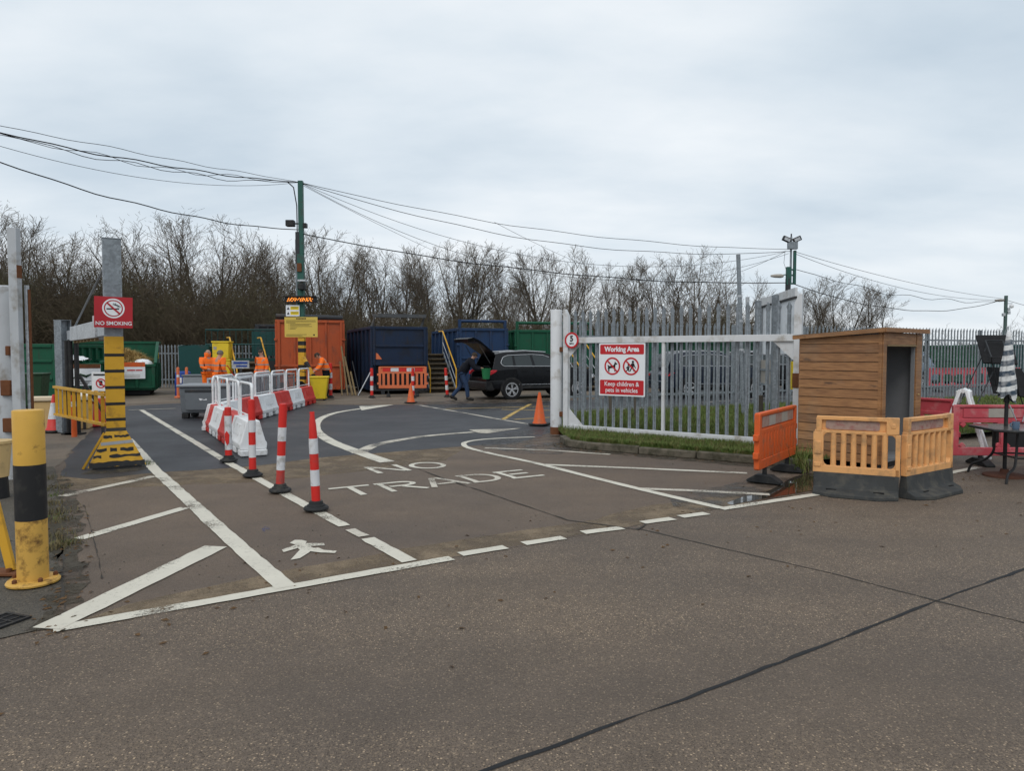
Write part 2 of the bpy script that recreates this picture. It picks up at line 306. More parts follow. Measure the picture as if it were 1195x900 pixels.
# ------------------------------------------------------------------ mesh builder
def rot(rx=0, ry=0, rz=0): return Euler((rx, ry, rz)).to_matrix()
def fillet(pts, r, k=4):
    out = [Vector(pts[0])]
    for i in range(1, len(pts) - 1):
        a, b, c = Vector(pts[i - 1]), Vector(pts[i]), Vector(pts[i + 1])
        u = (a - b).normalized(); v = (c - b).normalized(); rr = min(r, (a - b).length * .45, (c - b).length * .45)
        p, q = b + u * rr, b + v * rr
        for j in range(k + 1):
            t = j / k; out.append(p * (1 - t) ** 2 + b * 2 * t * (1 - t) + q * t * t)
    out.append(Vector(pts[-1])); return out
class MB:
    def __init__(s): s.v = []; s.f = []; s.m = []
    def add(s, vs, fs, mi=0):
        o = len(s.v); s.v += [tuple(v) for v in vs]
        for f in fs: s.f.append(tuple(i + o for i in f)); s.m.append(mi)
        return s
    def box(s, c, d, mi=0, rx=0, ry=0, rz=0):
        m = rot(rx, ry, rz); c = Vector(c)
        vs = [c + m @ Vector((x * d[0] / 2, y * d[1] / 2, z * d[2] / 2)) for x in (-1, 1) for y in (-1, 1) for z in (-1, 1)]
        return s.add(vs, [(0, 1, 3, 2), (4, 6, 7, 5), (0, 4, 5, 1), (2, 3, 7, 6), (0, 2, 6, 4), (1, 5, 7, 3)], mi)
    def bar(s, a, b, w, h, mi=0):                     # rectangular bar between two points
        a, b = Vector(a), Vector(b); d = (b - a); L = d.length; d.normalize()
        up = Vector((0, 0, 1)) if abs(d.z) < .95 else Vector((0, 1, 0))
        x = d.cross(up).normalized(); y = x.cross(d).normalized()
        vs = [q + x * (i * w / 2) + y * (j * h / 2) for q in (a, b) for i, j in ((-1, -1), (1, -1), (1, 1), (-1, 1))]
        return s.add(vs, [(0, 3, 2, 1), (4, 5, 6, 7), (0, 1, 5, 4), (1, 2, 6, 5), (2, 3, 7, 6), (3, 0, 4, 7)], mi)
    def tube(s, pts, r, n=10, mi=0, caps=True):
        pts = [Vector(p) for p in pts]; k = len(pts)
        rs = r if isinstance(r, (list, tuple)) else [r] * k
        vs = []; prev = None
        for i, p in enumerate(pts):
            d = (pts[min(i + 1, k - 1)] - pts[max(i - 1, 0)])
            if d.length < 1e-9: d = Vector((0, 0, 1))
            d.normalize()
            if prev is None:
                prev = d.cross(Vector((0, 0, 1)) if abs(d.z) < .9 else Vector((0, 1, 0))).normalized()
            x = (prev - d * prev.dot(d)).normalized(); prev = x; y = d.cross(x)
            vs += [p + (x * math.cos(2 * math.pi * j / n) + y * math.sin(2 * math.pi * j / n)) * rs[i] for j in range(n)]
        fs = [(i * n + j, i * n + (j + 1) % n, (i + 1) * n + (j + 1) % n, (i + 1) * n + j) for i in range(k - 1) for j in range(n)]
        if caps: fs += [tuple(range(n))[::-1], tuple(range((k - 1) * n, k * n))]
        return s.add(vs, fs, mi)
    def lathe(s, prof, n=24, c=(0, 0, 0), mi=0, axis='z'):
        vs = []
        for r, z in prof:
            for j in range(n):
                a = 2 * math.pi * j / n; x, y = r * math.cos(a), r * math.sin(a)
                p = {'z': (x, y, z), 'y': (x, z, y), 'x': (z, x, y)}[axis]
                vs.append((c[0] + p[0], c[1] + p[1], c[2] + p[2]))
        k = len(prof)
        fs = [(i * n + j, i * n + (j + 1) % n, (i + 1) * n + (j + 1) % n, (i + 1) * n + j) for i in range(k - 1) for j in range(n)]
        if prof[0][0] > 1e-6: fs.append(tuple(range(n)))
        if prof[-1][0] > 1e-6: fs.append(tuple(range((k - 1) * n, k * n)))
        return s.add(vs, fs, mi)
    def prism(s, poly, axis, a, b, mi=0):
        def q(u, v, w): return {'y': (u, w, v), 'x': (w, u, v), 'z': (u, v, w)}[axis]
        k = len(poly); vs = [q(u, v, a) for u, v in poly] + [q(u, v, b) for u, v in poly]
        fs = [tuple(range(k)), tuple(range(k, 2 * k))[::-1]] + [(i, (i + 1) % k, k + (i + 1) % k, k + i) for i in range(k)]
        return s.add(vs, fs, mi)
    def ring(s, c, r0, r1, y0, y1, n=32, mi=0, axis='y'):
        vs = []
        for yy in (y0, y1):
            for r in (r0, r1):
                for j in range(n):
                    a = 2 * math.pi * j / n; u, v = r * math.cos(a), r * math.sin(a)
                    vs.append((c[0] + u, yy, c[1] + v) if axis == 'y' else (c[0] + u, c[1] + v, yy))
        fs = []
        for j in range(n):
            k = (j + 1) % n
            fs += [(j, k, n + k, n + j), (2 * n + j, 3 * n + j, 3 * n + k, 2 * n + k), (j, 2 * n + j, 2 * n + k, k), (n + j, n + k, 3 * n + k, 3 * n + j)]
        return s.add(vs, fs, mi)
    def build(s, name, mat, parent=None, loc=(0, 0, 0), rotz=0, bev=0.0, smooth=True, ang=35, seg=2):
        me = bpy.data.meshes.new(name); me.from_pydata(s.v, [], s.f)
        ms = mat if isinstance(mat, (list, tuple)) else [mat]
        for m in ms: me.materials.append(m)
        if len(ms) > 1: me.polygons.foreach_set('material_index', s.m)
        bm = bmesh.new(); bm.from_mesh(me); bmesh.ops.recalc_face_normals(bm, faces=bm.faces); bm.to_mesh(me); bm.free()
        if smooth:
            me.polygons.foreach_set('use_smooth', [True] * len(me.polygons)); me.set_sharp_from_angle(angle=R(ang))
        o = bpy.data.objects.new(name, me); COL.objects.link(o); o.parent = parent
        o.location = loc; o.rotation_euler = (0, 0, rotz)
        if bev:
            b = o.modifiers.new('edge_softening', 'BEVEL'); b.width = bev; b.segments = seg; b.limit_method = 'ANGLE'; b.angle_limit = R(40)
        return o
def tag(o, label=None, cat=None, group=None, kind=None):
    if label: o['label'] = label
    if cat: o['category'] = cat
    if group: o['group'] = group
    if kind: o['kind'] = kind
    return o
def thing(name, label, cat, loc=(0, 0, 0), rotz=0, group=None):
    o = bpy.data.objects.new(name, None); COL.objects.link(o); o.empty_display_size = .1
    o.location = loc if len(loc) == 3 else (*loc, 0); o.rotation_euler = (0, 0, rotz)
    return tag(o, label, cat, group)
def copy_tree(o, parent=None):
    c = o.copy(); COL.objects.link(c)
    if parent: c.parent = parent
    for ch in list(o.children): copy_tree(ch, c)
    return c
def dup(o, label, loc, rotz, group=None):
    c = copy_tree(o); c['label'] = label; c.location = loc if len(loc) == 3 else (*loc, 0); c.rotation_euler = (0, 0, rotz)
    if group: c['group'] = group
    return c
def struct(o): o['kind'] = 'structure'; return o
def text(name, s, size, mat, parent=None, loc=(0, 0, 0), rotation=(math.pi / 2, 0, 0), off=0.0, ext=.0015, align='CENTER', sx=1.0):
    cu = bpy.data.curves.new('lettering', 'FONT'); cu.body = s; cu.size = size; cu.align_x = align; cu.align_y = 'CENTER'
    cu.offset = off; cu.extrude = ext; cu.resolution_u = 4
    t = bpy.data.objects.new('lettering', cu); COL.objects.link(t)
    bpy.context.view_layer.update()
    me = bpy.data.meshes.new_from_object(t.evaluated_get(bpy.context.evaluated_depsgraph_get()))
    bpy.data.objects.remove(t); me.materials.clear(); me.materials.append(mat)
    o = bpy.data.objects.new(name, me); COL.objects.link(o); o.parent = parent; o.location = loc; o.rotation_euler = rotation; o.scale = (sx, 1, 1)
    return o
def np_mesh(name, V, Fa, mat):
    me = bpy.data.meshes.new(name); k = Fa.shape[1]
    me.vertices.add(len(V)); me.vertices.foreach_set('co', V.astype(np.float32).ravel())
    me.loops.add(Fa.size); me.loops.foreach_set('vertex_index', Fa.astype(np.int32).ravel())
    me.polygons.add(len(Fa)); me.polygons.foreach_set('loop_start', np.arange(0, Fa.size, k, dtype=np.int32))
    me.update(calc_edges=True); me.validate(); me.materials.append(mat)
    return me
def seg_mesh(name, P0, P1, R0, R1, sides, mat):
    d = P1 - P0; d /= np.linalg.norm(d, axis=1, keepdims=True) + 1e-9
    h = np.where(np.abs(d[:, 2:3]) < .9, np.array([[0, 0, 1.]]), np.array([[0, 1., 0]]))
    x = np.cross(d, h); x /= np.linalg.norm(x, axis=1, keepdims=True); y = np.cross(d, x)
    a = np.arange(sides) * 2 * np.pi / sides
    o = x[:, None, :] * np.cos(a)[None, :, None] + y[:, None, :] * np.sin(a)[None, :, None]
    V = np.concatenate([P0[:, None, :] + o * R0[:, None, None], P1[:, None, :] + o * R1[:, None, None]], 1).reshape(-1, 3)
    j = np.arange(sides); k = (j + 1) % sides
    q = np.stack([j, k, sides + k, sides + j], 1)
    Fa = (q[None] + (np.arange(len(P0)) * 2 * sides)[:, None, None]).reshape(-1, 4)
    me = np_mesh(name, V, Fa, mat)
    me.polygons.foreach_set('use_smooth', [True] * len(me.polygons))
    return me
def catmull(pts, k=8):
    pts = [Vector((*p, 0)) if len(p) == 2 else Vector(p) for p in pts]; out = []
    for i in range(len(pts) - 1):
        p0 = pts[max(i - 1, 0)]; p1 = pts[i]; p2 = pts[i + 1]; p3 = pts[min(i + 2, len(pts) - 1)]
        for j in range(k):
            t = j / k
            out.append(.5 * ((2 * p1) + (p2 - p0) * t + (2 * p0 - 5 * p1 + 4 * p2 - p3) * t * t + (3 * p1 - p0 - 3 * p2 + p3) * t ** 3))
    out.append(pts[-1]); return out
# ------------------------------------------------------------------ sky and sun
SUN_EL, SUN_AZ = R(48), R(200)          # azimuth measured clockwise from +Y (north)
def world():
    w = bpy.data.worlds.new('World'); SC.world = w; w.use_nodes = True; n = w.node_tree
    bg = n.nodes['Background']; bg.inputs['Strength'].default_value = .1
    sky = N(n, 'ShaderNodeTexSky', sky_type='NISHITA', sun_disc=False)
    sky.sun_elevation = SUN_EL; sky.sun_rotation = SUN_AZ
    tc = N(n, 'ShaderNodeTexCoord'); s = N(n, 'ShaderNodeSeparateXYZ'); n.links.new(tc.outputs['Generated'], s.inputs[0])
    z = math_(n, 'ADD', math_(n, 'MAXIMUM', s.outputs[2], 0.0), .22)
    cx = N(n, 'ShaderNodeCombineXYZ')
    n.links.new(math_(n, 'DIVIDE', s.outputs[0], z), cx.inputs[0]); n.links.new(math_(n, 'DIVIDE', s.outputs[1], z), cx.inputs[1])
    mp = N(n, 'ShaderNodeMapping'); n.links.new(cx.outputs[0], mp.inputs['Vector'])
    mp.inputs['Rotation'].default_value = (0, 0, R(-12)); mp.inputs['Scale'].default_value = (.75, 1.25, 1); mp.inputs['Location'].default_value = (2.3, .6, 0)
    f1 = noise(n, mp.outputs[0], 1.15, 9, .52); f2 = noise(n, mp.outputs[0], .42, 3, .5)
    f = math_(n, 'ADD', math_(n, 'MULTIPLY', f1, .68), math_(n, 'MULTIPLY', f2, .38))
    r = N(n, 'ShaderNodeValToRGB'); n.links.new(f, r.inputs['Fac'])
    e = r.color_ramp.elements; e[0].position = .365; e[0].color = (.50, .580, .655, 1); e[1].position = .615; e[1].color = (.765, .80, .83, 1)
    k = e.new(.48); k.color = (.62, .685, .742, 1)
    # a darker bank of cloud towards the east of the view
    east = ramp(n, s.outputs[0], .05, .75)
    c = mix(n, math_(n, 'MULTIPLY', east, .55), r.outputs['Color'], mix(n, 1.0, r.outputs['Color'], (.78, .83, .87), 'MULTIPLY'))
    sc = N(n, 'ShaderNodeVectorMath', operation='SCALE'); n.links.new(c, sc.inputs[0]); sc.inputs['Scale'].default_value = 10.0
    n.links.new(mix(n, .96, sky.outputs[0], sc.outputs[0]), bg.inputs['Color'])
    sd = bpy.data.lights.new('sun', 'SUN'); sd.energy = .9; sd.angle = R(25); sd.color = (1, .96, .9)
    so = bpy.data.objects.new('sun', sd); COL.objects.link(so)
    d = Vector((math.sin(SUN_AZ) * math.cos(SUN_EL), math.cos(SUN_AZ) * math.cos(SUN_EL), math.sin(SUN_EL)))
    so.rotation_euler = d.to_track_quat('Z', 'Y').to_euler(); so.location = d * 60
world()
SC.view_settings.view_transform = 'Standard'; SC.view_settings.look = 'None'; SC.view_settings.exposure = 0.27; SC.view_settings.gamma = 1
SC.render.engine = 'CYCLES'; SC.cycles.use_denoising = True
SC.cycles.max_bounces = 6; SC.cycles.transparent_max_bounces = 12; SC.cycles.diffuse_bounces = 3

# ------------------------------------------------------------------ ground sheets
def sheet(name, pts, z, mat, jit=0.0, step=.25, kind='structure'):
    out = []
    for i, p in enumerate(pts):
        a, b = Vector(p), Vector(pts[(i + 1) % len(pts)]); L = (b - a).length
        k = max(1, int(L / step)) if jit else 1
        for j in range(k):
            q = a.lerp(b, j / k)
            if jit and j: q = q + Vector((rnd.gauss(0, jit), rnd.gauss(0, jit)))
            out.append((q.x, q.y, z))
    me = bpy.data.meshes.new(name); me.from_pydata(out, [], [tuple(range(len(out)))]); me.materials.append(mat)
    o = bpy.data.objects.new(name, me); COL.objects.link(o); return tag(o, kind=kind)
def gp(*px): return [g(*p) for p in px]
sheet('ground', [(-400, -60), (400, -60), (400, 700), (-400, 700)], -.03, MT['earth'])
sheet('road', [(-45, -8), (50, -8), (50, 38), (-45, 38)], 0.0, MT['road'])
# apron between the give-way line and the gate
apron = gp((45, 737), (340, 686), (530, 651), (730, 617), (845, 593), (960, 576)) + [(4.6, 10.2), (3.7, 10.5), (1.0, 12.3), (.9, 15.2)] + gp((540, 490), (300, 520), (60, 545))
sheet('asphalt_apron', apron, .002, MT['apron'], .015)
strip = gp((62, 736), (340, 685), (530, 650), (730, 616), (845, 592), (940, 579)) + gp((900, 571), (760, 590), (695, 607), (574, 625), (470, 641), (400, 655), (288, 676), (150, 706))
sheet('concrete_strip', strip, .003, MT['tan'], .018)
tan2 = gp((40, 566), (165, 558), (300, 549), (400, 538), (480, 529)) + gp((470, 520), (300, 538), (70, 548))
sheet('worn_strip', gp((55, 572), (165, 569), (300, 563), (400, 553), (520, 538), (545, 522), (300, 530), (75, 545)), .003, MT['tan'], .02)
tarmac = gp((70, 556), (108, 560), (170, 553), (236, 549), (300, 544), (360, 536), (403, 532), (450, 528.5), (507, 524), (541, 521), (594, 518), (624, 512), (650, 503)) + [(1.1, 15.5), (1.6, 18.0), (18, 25.5), (30, 31.0), (30, 37), (8, 33.5)] + gp((700, 466), (610, 470), (520, 472), (430, 473), (330, 472), (262, 468), (150, 474), (118, 490), (86, 520))
sheet('tarmac', tarmac, .004, MT['tarmac'], .02)
sheet('concrete_yard', gp((150, 472), (262, 466), (330, 470.5), (430, 471.5), (520, 470), (610, 468), (700, 464)) + [(4, 36), (-26, 36), (-24, 24), (-17.5, 20.5)], .005, MT['concrete'], .02)
sheet('side_path', gp((0, 560), (64, 548), (90, 520), (122, 487), (150, 473), (60, 466), (-80, 480), (-80, 560)), .005, MT['concrete'], .015)
sheet('dirt_verge', gp((-60, 760), (42, 737), (76, 700), (70, 640), (80, 600), (66, 560), (62, 545), (-80, 556)), .006, MT['verge'], .02)

# ------------------------------------------------------------------ painted markings
def ribbon(name, pts, w, mat, z=.008, jit=.003, world=False, label=None):
    pts = [Vector((*(p if world else g(*p)), 0)) for p in pts]
    q = []
    for a, b in zip(pts, pts[1:]):
        k = max(1, int((b - a).length / .12)); q += [a.lerp(b, i / k) for i in range(k)]
    q.append(pts[-1]); vs = []; fs = []
    for i, p in enumerate(q):
        d = (q[min(i + 1, len(q) - 1)] - q[max(i - 1, 0)]).normalized(); nrm = Vector((-d.y, d.x, 0))
        ww = w[0] + (w[1] - w[0]) * i / (len(q) - 1) if isinstance(w, tuple) else w
        for s in (-1, 1):
            e = p + nrm * (s * ww / 2 + rnd.gauss(0, jit)); vs.append((e.x, e.y, z))
    fs = [(2 * i, 2 * i + 1, 2 * i + 3, 2 * i + 2) for i in range(len(q) - 1)]
    return struct(MB().add(vs, fs).build(name, mat, smooth=False))
WP, WB, YP = MT['white_paint'], MT['white_paint_b'], MT['yellow_paint']
def sm(px, k=8): return [tuple(v)[:2] for v in catmull([g(*p) for p in px], k)]
ribbon('give_way_line', [(62, 736), (200, 711), (340, 686), (527, 652.5)], .12, WP)
for a, b in (((537, 648), (590, 639.5)), ((611, 635.5), (658, 628.5)), ((680, 622.5), (726, 617)), ((750, 611), (785, 606)), ((794, 604), (825, 600))):
    ribbon('give_way_dash', [a, b], .115, WP)
ribbon('give_way_line', [(841, 595), (958, 577)], .11, WP)
ribbon('give_way_line', [(1060, 562), (1142, 546)], .11, WP)
ribbon('hatch_line', [(54, 735.5), (252, 639)], (.19, .21), WP, .0095)
ribbon('hatch_line', [(92, 630), (216, 593.5)], .13, WP)
ribbon('hatch_line', [(72, 580), (180, 556.5)], .13, WB)
ribbon('edge_line', [(150, 513), (180, 548), (230, 594), (290, 649), (334, 687)], .145, WP, .0095)
ribbon('edge_line', [(165, 479), (228, 517), (267, 541), (330, 576), (402, 615)], .12, WP, .0095)
ribbon('edge_line', [(408, 619), (425, 627)], .10, WB, .0095)
ribbon('edge_line', [(429, 629.5), (478, 656.5)], .13, WP, .0095)
ribbon('edge_line', [(150, 479), (205, 477)], .09, WB)
ribbon('turn_arrow', sm([(452, 540), (420, 529), (385, 515), (369, 502), (373, 490), (393, 482), (424, 477)]), (.24, .16), WP, .0095, world=True)
ribbon('turn_arrow', sm([(418, 530), (437, 520.5), (470, 513.5), (508, 508.5), (552, 505)]), (.24, .16), WB, .0105, world=True)
def ground_poly(name, px, mat, z=.0095):
    vs = [(*g(*p), z) for p in px]
    return struct(MB().add(vs, [tuple(range(len(vs)))]).build(name, mat, smooth=False))
ground_poly('arrow_head', [(419, 474.5), (460, 472.8), (422, 479.5)], WP, .0115)
ground_poly('arrow_head', [(547, 502.3), (608, 500.5), (566, 507), (556, 505.4)], WB, .0115)
ribbon('island_line', sm([(624, 510.6), (590, 511.8), (561, 513.8), (543, 517), (544, 522), (567, 528.7), (628, 542), (695, 559), (760, 575), (842, 594)]), (.09, .12), WP, .0095, world=True)
ribbon('hatch_line', [(566, 523.5), (640, 526), (712, 531)], .10, WB)
ribbon('hatch_line', [(636, 543), (740, 547), (872, 553)], .115, WP)
ribbon('hatch_line', [(742, 571), (800, 573), (898, 578)], .125, WB)
ribbon('bay_line', [(485, 472.5), (540, 482), (587, 490.5), (621, 496)], .10, WB)
ribbon('bay_line', [(587, 490), (602, 481), (619, 472)], .12, YP)
ribbon('bay_line', [(520, 477.5), (641, 474.6)], .10, YP); ribbon('bay_line', [(585, 478.3), (650, 479.5)], .10, YP)
ribbon('bay_line', [(600, 490), (642, 487.5)], .10, YP); ribbon('bay_line', [(390, 467), (470, 465.2)], .10, WB)
ribbon('bay_line', [(660, 481), (760, 476)], .10, WB); ribbon('bay_line', [(660, 492), (730, 488)], .10, WB)
ribbon('bay_line', [(820, 470), (1080, 452)], .12, WB)
ribbon('sealed_joint', [(400, 963), (480, 933), (560, 903), (640, 874), (700, 851), (800, 816), (911, 773), (1000, 738), (1093, 702), (1195, 665), (1300, 626), (1420, 581)], .023, MT['sealant'], .003, .005)
ribbon('crack', [(743, 617), (850, 642), (980, 672), (1093, 702), (1195, 728), (1300, 752), (1500, 800)], .016, MT['crack'], .003, .005)
ribbon('crack', [(480, 545), (520, 560), (560, 573), (610, 590), (662, 608), (700, 613), (745, 619), (755, 612)], .017, MT['crack'], .008, .005)
ribbon('crack', [(98, 590), (108, 625), (120, 676)], .007, MT['crack'], .0068, .004)
ribbon('crack', [(74, 640), (73, 700), (78, 724)], .012, MT['crack'], .0075, .006)
# lettering on the ground: NO / TRADE
o, up = Vector((*g(433, 578), 0)), None
tb, te = Vector((*g(384, 572), 0)), Vector((*g(638, 556), 0))
ang = math.atan2(1.25, 2.10)
ux, uy = Vector((math.cos(ang), math.sin(ang), 0)), Vector((-math.sin(ang), math.cos(ang), 0))
def strokes(origin, glyph, w, h, sw, z=.0085):
    mb = MB()
    for st in glyph:
        pts = [origin + ux * (x * w) + uy * (y * h) for x, y in st]
        closed = st[0] == st[-1] and len(st) > 3
        vs = []
        for i, p in enumerate(pts):
            a = pts[i - 1] if i else (pts[-2] if closed else p); b = pts[i + 1] if i < len(pts) - 1 else (pts[1] if closed else p)
            d1 = (p - a).normalized() if (p - a).length > 1e-6 else (b - p).normalized(); d2 = (b - p).normalized() if (b - p).length > 1e-6 else d1
            n1 = Vector((-d1.y, d1.x, 0)); n2 = Vector((-d2.y, d2.x, 0)); m = (n1 + n2); m = m / max(.5, m.dot(n1)) if m.length > 1e-6 else n1
            ww = sw * rnd.uniform(.92, 1.06)
            vs += [(*(p + m * ww / 2).to_2d(), z), (*(p - m * ww / 2).to_2d(), z)]
        mb.add(vs, [(2 * i, 2 * i + 1, 2 * i + 3, 2 * i + 2) for i in range(len(pts) - 1)]); z += .0004
    return mb
arc = lambda cx, cy, rx, ry, a0, a1, k=12: [(cx + rx * math.cos(R(a0 + (a1 - a0) * i / k)), cy + ry * math.sin(R(a0 + (a1 - a0) * i / k))) for i in range(k + 1)]
e = .07
GL = {'T': [[(0, 1 - e), (1, 1 - e)], [(.5, 1 - 2 * e), (.5, 0)]],
      'R': [[(.12, 0), (.12, 1 - 2 * e)], [(0, 1 - e), (.6, 1 - e)] + arc(.6, .73, .33, .2, 90, -90) + [(.24, .53)], [(.55, .46), (.98, 0)]],
      'A': [[(.02, 0), (.46, 1)], [(.56, 1), (.98, 0)], [(.26, .3), (.74, .3)]],
      'D': [[(.12, 1 - 2 * e), (.12, 2 * e)], [(0, 1 - e), (.45, 1 - e)] + arc(.45, .5, .46, .43, 90, -90) + [(0, e)]],
      'E': [[(.12, 2 * e), (.12, 1 - 2 * e)], [(0, 1 - e), (.92, 1 - e)], [(.24, .52), (.8, .52)], [(0, e), (.98, e)]],
      'N': [[(.1, 0), (.1, 1)], [(.17, .94), (.83, .06)], [(.9, 0), (.9, 1)]],
      'O': [arc(.5, .5, .43, .44, 0, 360, 24)]}
org = tb + uy * -.58 * .92
LW = (te - tb).dot(ux) / 5.52
for i, ch in enumerate('TRADE'):
    struct(strokes(org + ux * (LW * 1.13 * i), GL[ch], LW, .60, .078).build('painted_letter', WB if ch in 'AD' else WP, smooth=False))

nb = Vector((*g(440, 553.5), 0))
for i, ch in enumerate('NO'):
    struct(strokes(nb + ux * (LW * 1.22 * i), GL[ch], LW * 1.05, .60, .078).build('painted_letter', WP, smooth=False))
# walking figure painted on the footway
fig = [[(352, 631.5), (358, 633), (356, 637), (346, 637.5), (338, 635), (344, 631.5)],
       [(347, 637), (357, 636), (366, 641), (361, 646), (350, 653), (339, 655), (350, 643), (346, 640)],
       [(346, 637), (348, 641), (331, 646), (329, 643)], [(357, 635.5), (378, 635.5), (379, 638), (360, 639)],
       [(362, 641.5), (371, 640.5), (378, 643.5), (393, 644.5), (391, 647), (374, 646.5), (362, 645)]]
for i, pg in enumerate(fig): ground_poly('painted_walking_figure', pg, WP, .0085 + .0004 * i)
m_, n_, b_ = nt('faded_blue_spray'); p_ = N(n_, 'ShaderNodeNewGeometry').outputs['Position']; b_.inputs['Base Color'].default_value = (.08, .10, .22, 1); b_.inputs['Roughness'].default_value = .8
n_.links.new(ramp(n_, noise(n_, p_, 30, 4, .7), .5, .62), b_.inputs['Alpha']); spray = m_
sheet('painted_mark', gp((305, 617), (310, 615.5), (316, 617), (313, 622), (307, 622)), .0075, spray, 0)
# water lying beside the gate, damp patch at the hinge post
pud = sm([(848, 588), (866, 581), (888, 577), (908, 568), (928, 557), (955, 553), (962, 562), (956, 571), (905, 580.5), (872, 586), (856, 590), (848, 588)], 6)
sheet('puddle', pud, .0068, MT['puddle'])
sheet('damp_patch', gp((590, 506), (640, 500), (668, 508), (672, 521), (655, 531), (600, 530), (560, 520)), .0072, MT['damp'], .02)
sheet('damp_patch', gp((780, 580), (850, 566), (930, 548), (970, 560), (960, 575), (850, 594), (790, 598)), .0062, MT['damp'], .02)
sheet('damp_patch', gp((470, 470), (560, 466), (640, 466), (640, 476), (560, 480)), .0074, MT['damp'], .02)

# ------------------------------------------------------------------ kerb and grass
K = [(.88, 13.1), (.95, 12.45), (1.25, 12.05), (3.65, 10.42), (4.35, 10.05)]
def kerb():
    a = [Vector((*p, 0)) for p in K]
    for p, q in zip(a, a[1:]):
        L = (q - p).length; k = max(1, round(L / .95)); d = (q - p) / L
        for i in range(k):
            s, t = p + d * (L * i / k + .006), p + d * (L * (i + 1) / k - .006)
            off = Vector((-d.y, d.x, 0)) * .065
            z = .125 + rnd.uniform(-.008, .006)
            mb = MB().bar(s + off + Vector((0, 0, z / 2)), t + off + Vector((0, 0, z / 2)), .13, z)
            struct(mb.build('kerb', MT['kerb'], bev=.02))
kerb()
lawn = [(.96, 13.1), (1.05, 12.5), (1.32, 12.15), (3.7, 10.52), (4.4, 10.2), (5.0, 10.4), (6.2, 11.4), (7.5, 12.9), (10, 14.2), (16, 16.5), (24, 20), (24, 28.2), (18.7, 25.8), (8.75, 21.4), (1.4, 18.1), (.9, 15.2)]
sheet('lawn', lawn, .11, MT['lawn'])
def in_poly(x, y, poly):
    c = np.zeros(len(x), bool); j = len(poly) - 1
    for i in range(len(poly)):
        xi, yi = poly[i]; xj, yj = poly[j]
        c ^= ((yi > y) != (yj > y)) & (x < (xj - xi) * (y - yi) / (yj - yi + 1e-12) + xi); j = i
    return c
def blades(name, x, y, z, h, w, mat, lean=.5):
    n = len(x); az = rng.uniform(0, 2 * np.pi, n); hh = h * rng.uniform(.5, 1.3, n); ln = lean * rng.uniform(.1, 1.2, n) * hh
    d = np.stack([np.cos(az), np.sin(az), np.zeros(n)], 1); s = np.stack([-d[:, 1], d[:, 0], np.zeros(n)], 1)
    b = np.stack([x, y, np.full(n, z)], 1); ww = (w * rng.uniform(.6, 1.4, n))[:, None]
    m = b + d * (ln * .35)[:, None] + np.array([0, 0, 1.]) * (hh * .6)[:, None]; t = b + d * ln[:, None] + np.array([0, 0, 1.]) * hh[:, None]
    V = np.stack([b - s * ww, b + s * ww, m + s * ww * .7, m - s * ww * .7, t + s * ww * .1, t - s * ww * .1], 1).reshape(-1, 3)
    o = (np.arange(n) * 6)[:, None]
    Fa = np.concatenate([o + np.array([[0, 1, 2, 3]]), o + np.array([[3, 2, 4, 5]])])
    ob = bpy.data.objects.new(name, np_mesh(name, V, Fa, mat)); COL.objects.link(ob); return tag(ob, kind='stuff')
def scatter(n, x0, x1, y0, y1, poly, clump=1.2):
    x = rng.uniform(x0, x1, n); y = rng.uniform(y0, y1, n); k = in_poly(x, y, poly)
    f = np.sin(x * 3.1 * clump + np.sin(y * 2.3) * 2) * np.sin(y * 2.7 * clump + np.sin(x * 1.7) * 2)
    k &= rng.uniform(-1, 1, n) < f + .55
    return x[k], y[k]
x, y = scatter(60000, .8, 5, 10, 14.5, lawn); blades('grass', x, y, .11, .065, .004, MT['blade'])
x, y = scatter(16000, .8, 5, 10, 14.5, lawn, 2.3); blades('dry_grass', x, y, .11, .06, .0035, MT['dryblade'], .9)
x, y = scatter(70000, .9, 12, 13.5, 23, lawn); blades('grass', x, y, .11, .11, .007, MT['blade'])
x, y = scatter(60000, 6, 24, 11, 28, lawn); blades('grass', x, y, .11, .10, .010, MT['blade'])
edge = [Vector((*p, 0)) for p in K[1:]]      # tufts hanging over the kerb
xs, ys = [], []
for a, b in zip(edge, edge[1:]):
    for _ in range(int((b - a).length * 1400)):
        t = rng.random(); q = a.lerp(b, t); nrm = Vector((-(b - a).y, (b - a).x, 0)).normalized(); q = q + nrm * (.10 + abs(rng.normal(0, .05)))
        if math.sin(q.x * 9) + math.sin(q.x * 23 + 1) > -.9: xs.append(q.x); ys.append(q.y)
blades('grass', np.array(xs), np.array(ys), .115, .085, .004, MT['blade'], .9)
def tuft_at(name, px, n, r, h, mat, w=.003):
    X, Y = [], []
    for p in px:
        c = g(*p); k = n; X += list(rng.normal(c[0], r, k)); Y += list(rng.normal(c[1], r * 1.3, k))
    blades(name, np.array(X), np.array(Y), .009, h, w, mat, .9)
tuft_at('weeds', [(60, 572), (66, 600), (62, 610), (72, 638), (64, 640), (58, 590), (62, 628), (55, 560)], 110, .08, .045, MT['dryblade'])
tuft_at('weeds', [(62, 580), (70, 637), (60, 606), (172, 543), (168, 541)], 40, .06, .035, MT['blade'])
tuft_at('weeds', [(935, 548), (941, 544), (930, 552), (938, 552)], 40, .05, .30, MT['blade'], .005)
sheet('leaf_litter', gp((52, 600), (62, 585), (72, 600), (76, 640), (66, 655), (56, 640)), .0075, M('leaf_mould', (.05, .042, .028), .95, var=.5, scale=18, bmp=.6), .03, .1, 'stuff')
silt = MT['tan'].copy(); silt.name = 'kerb_silt'
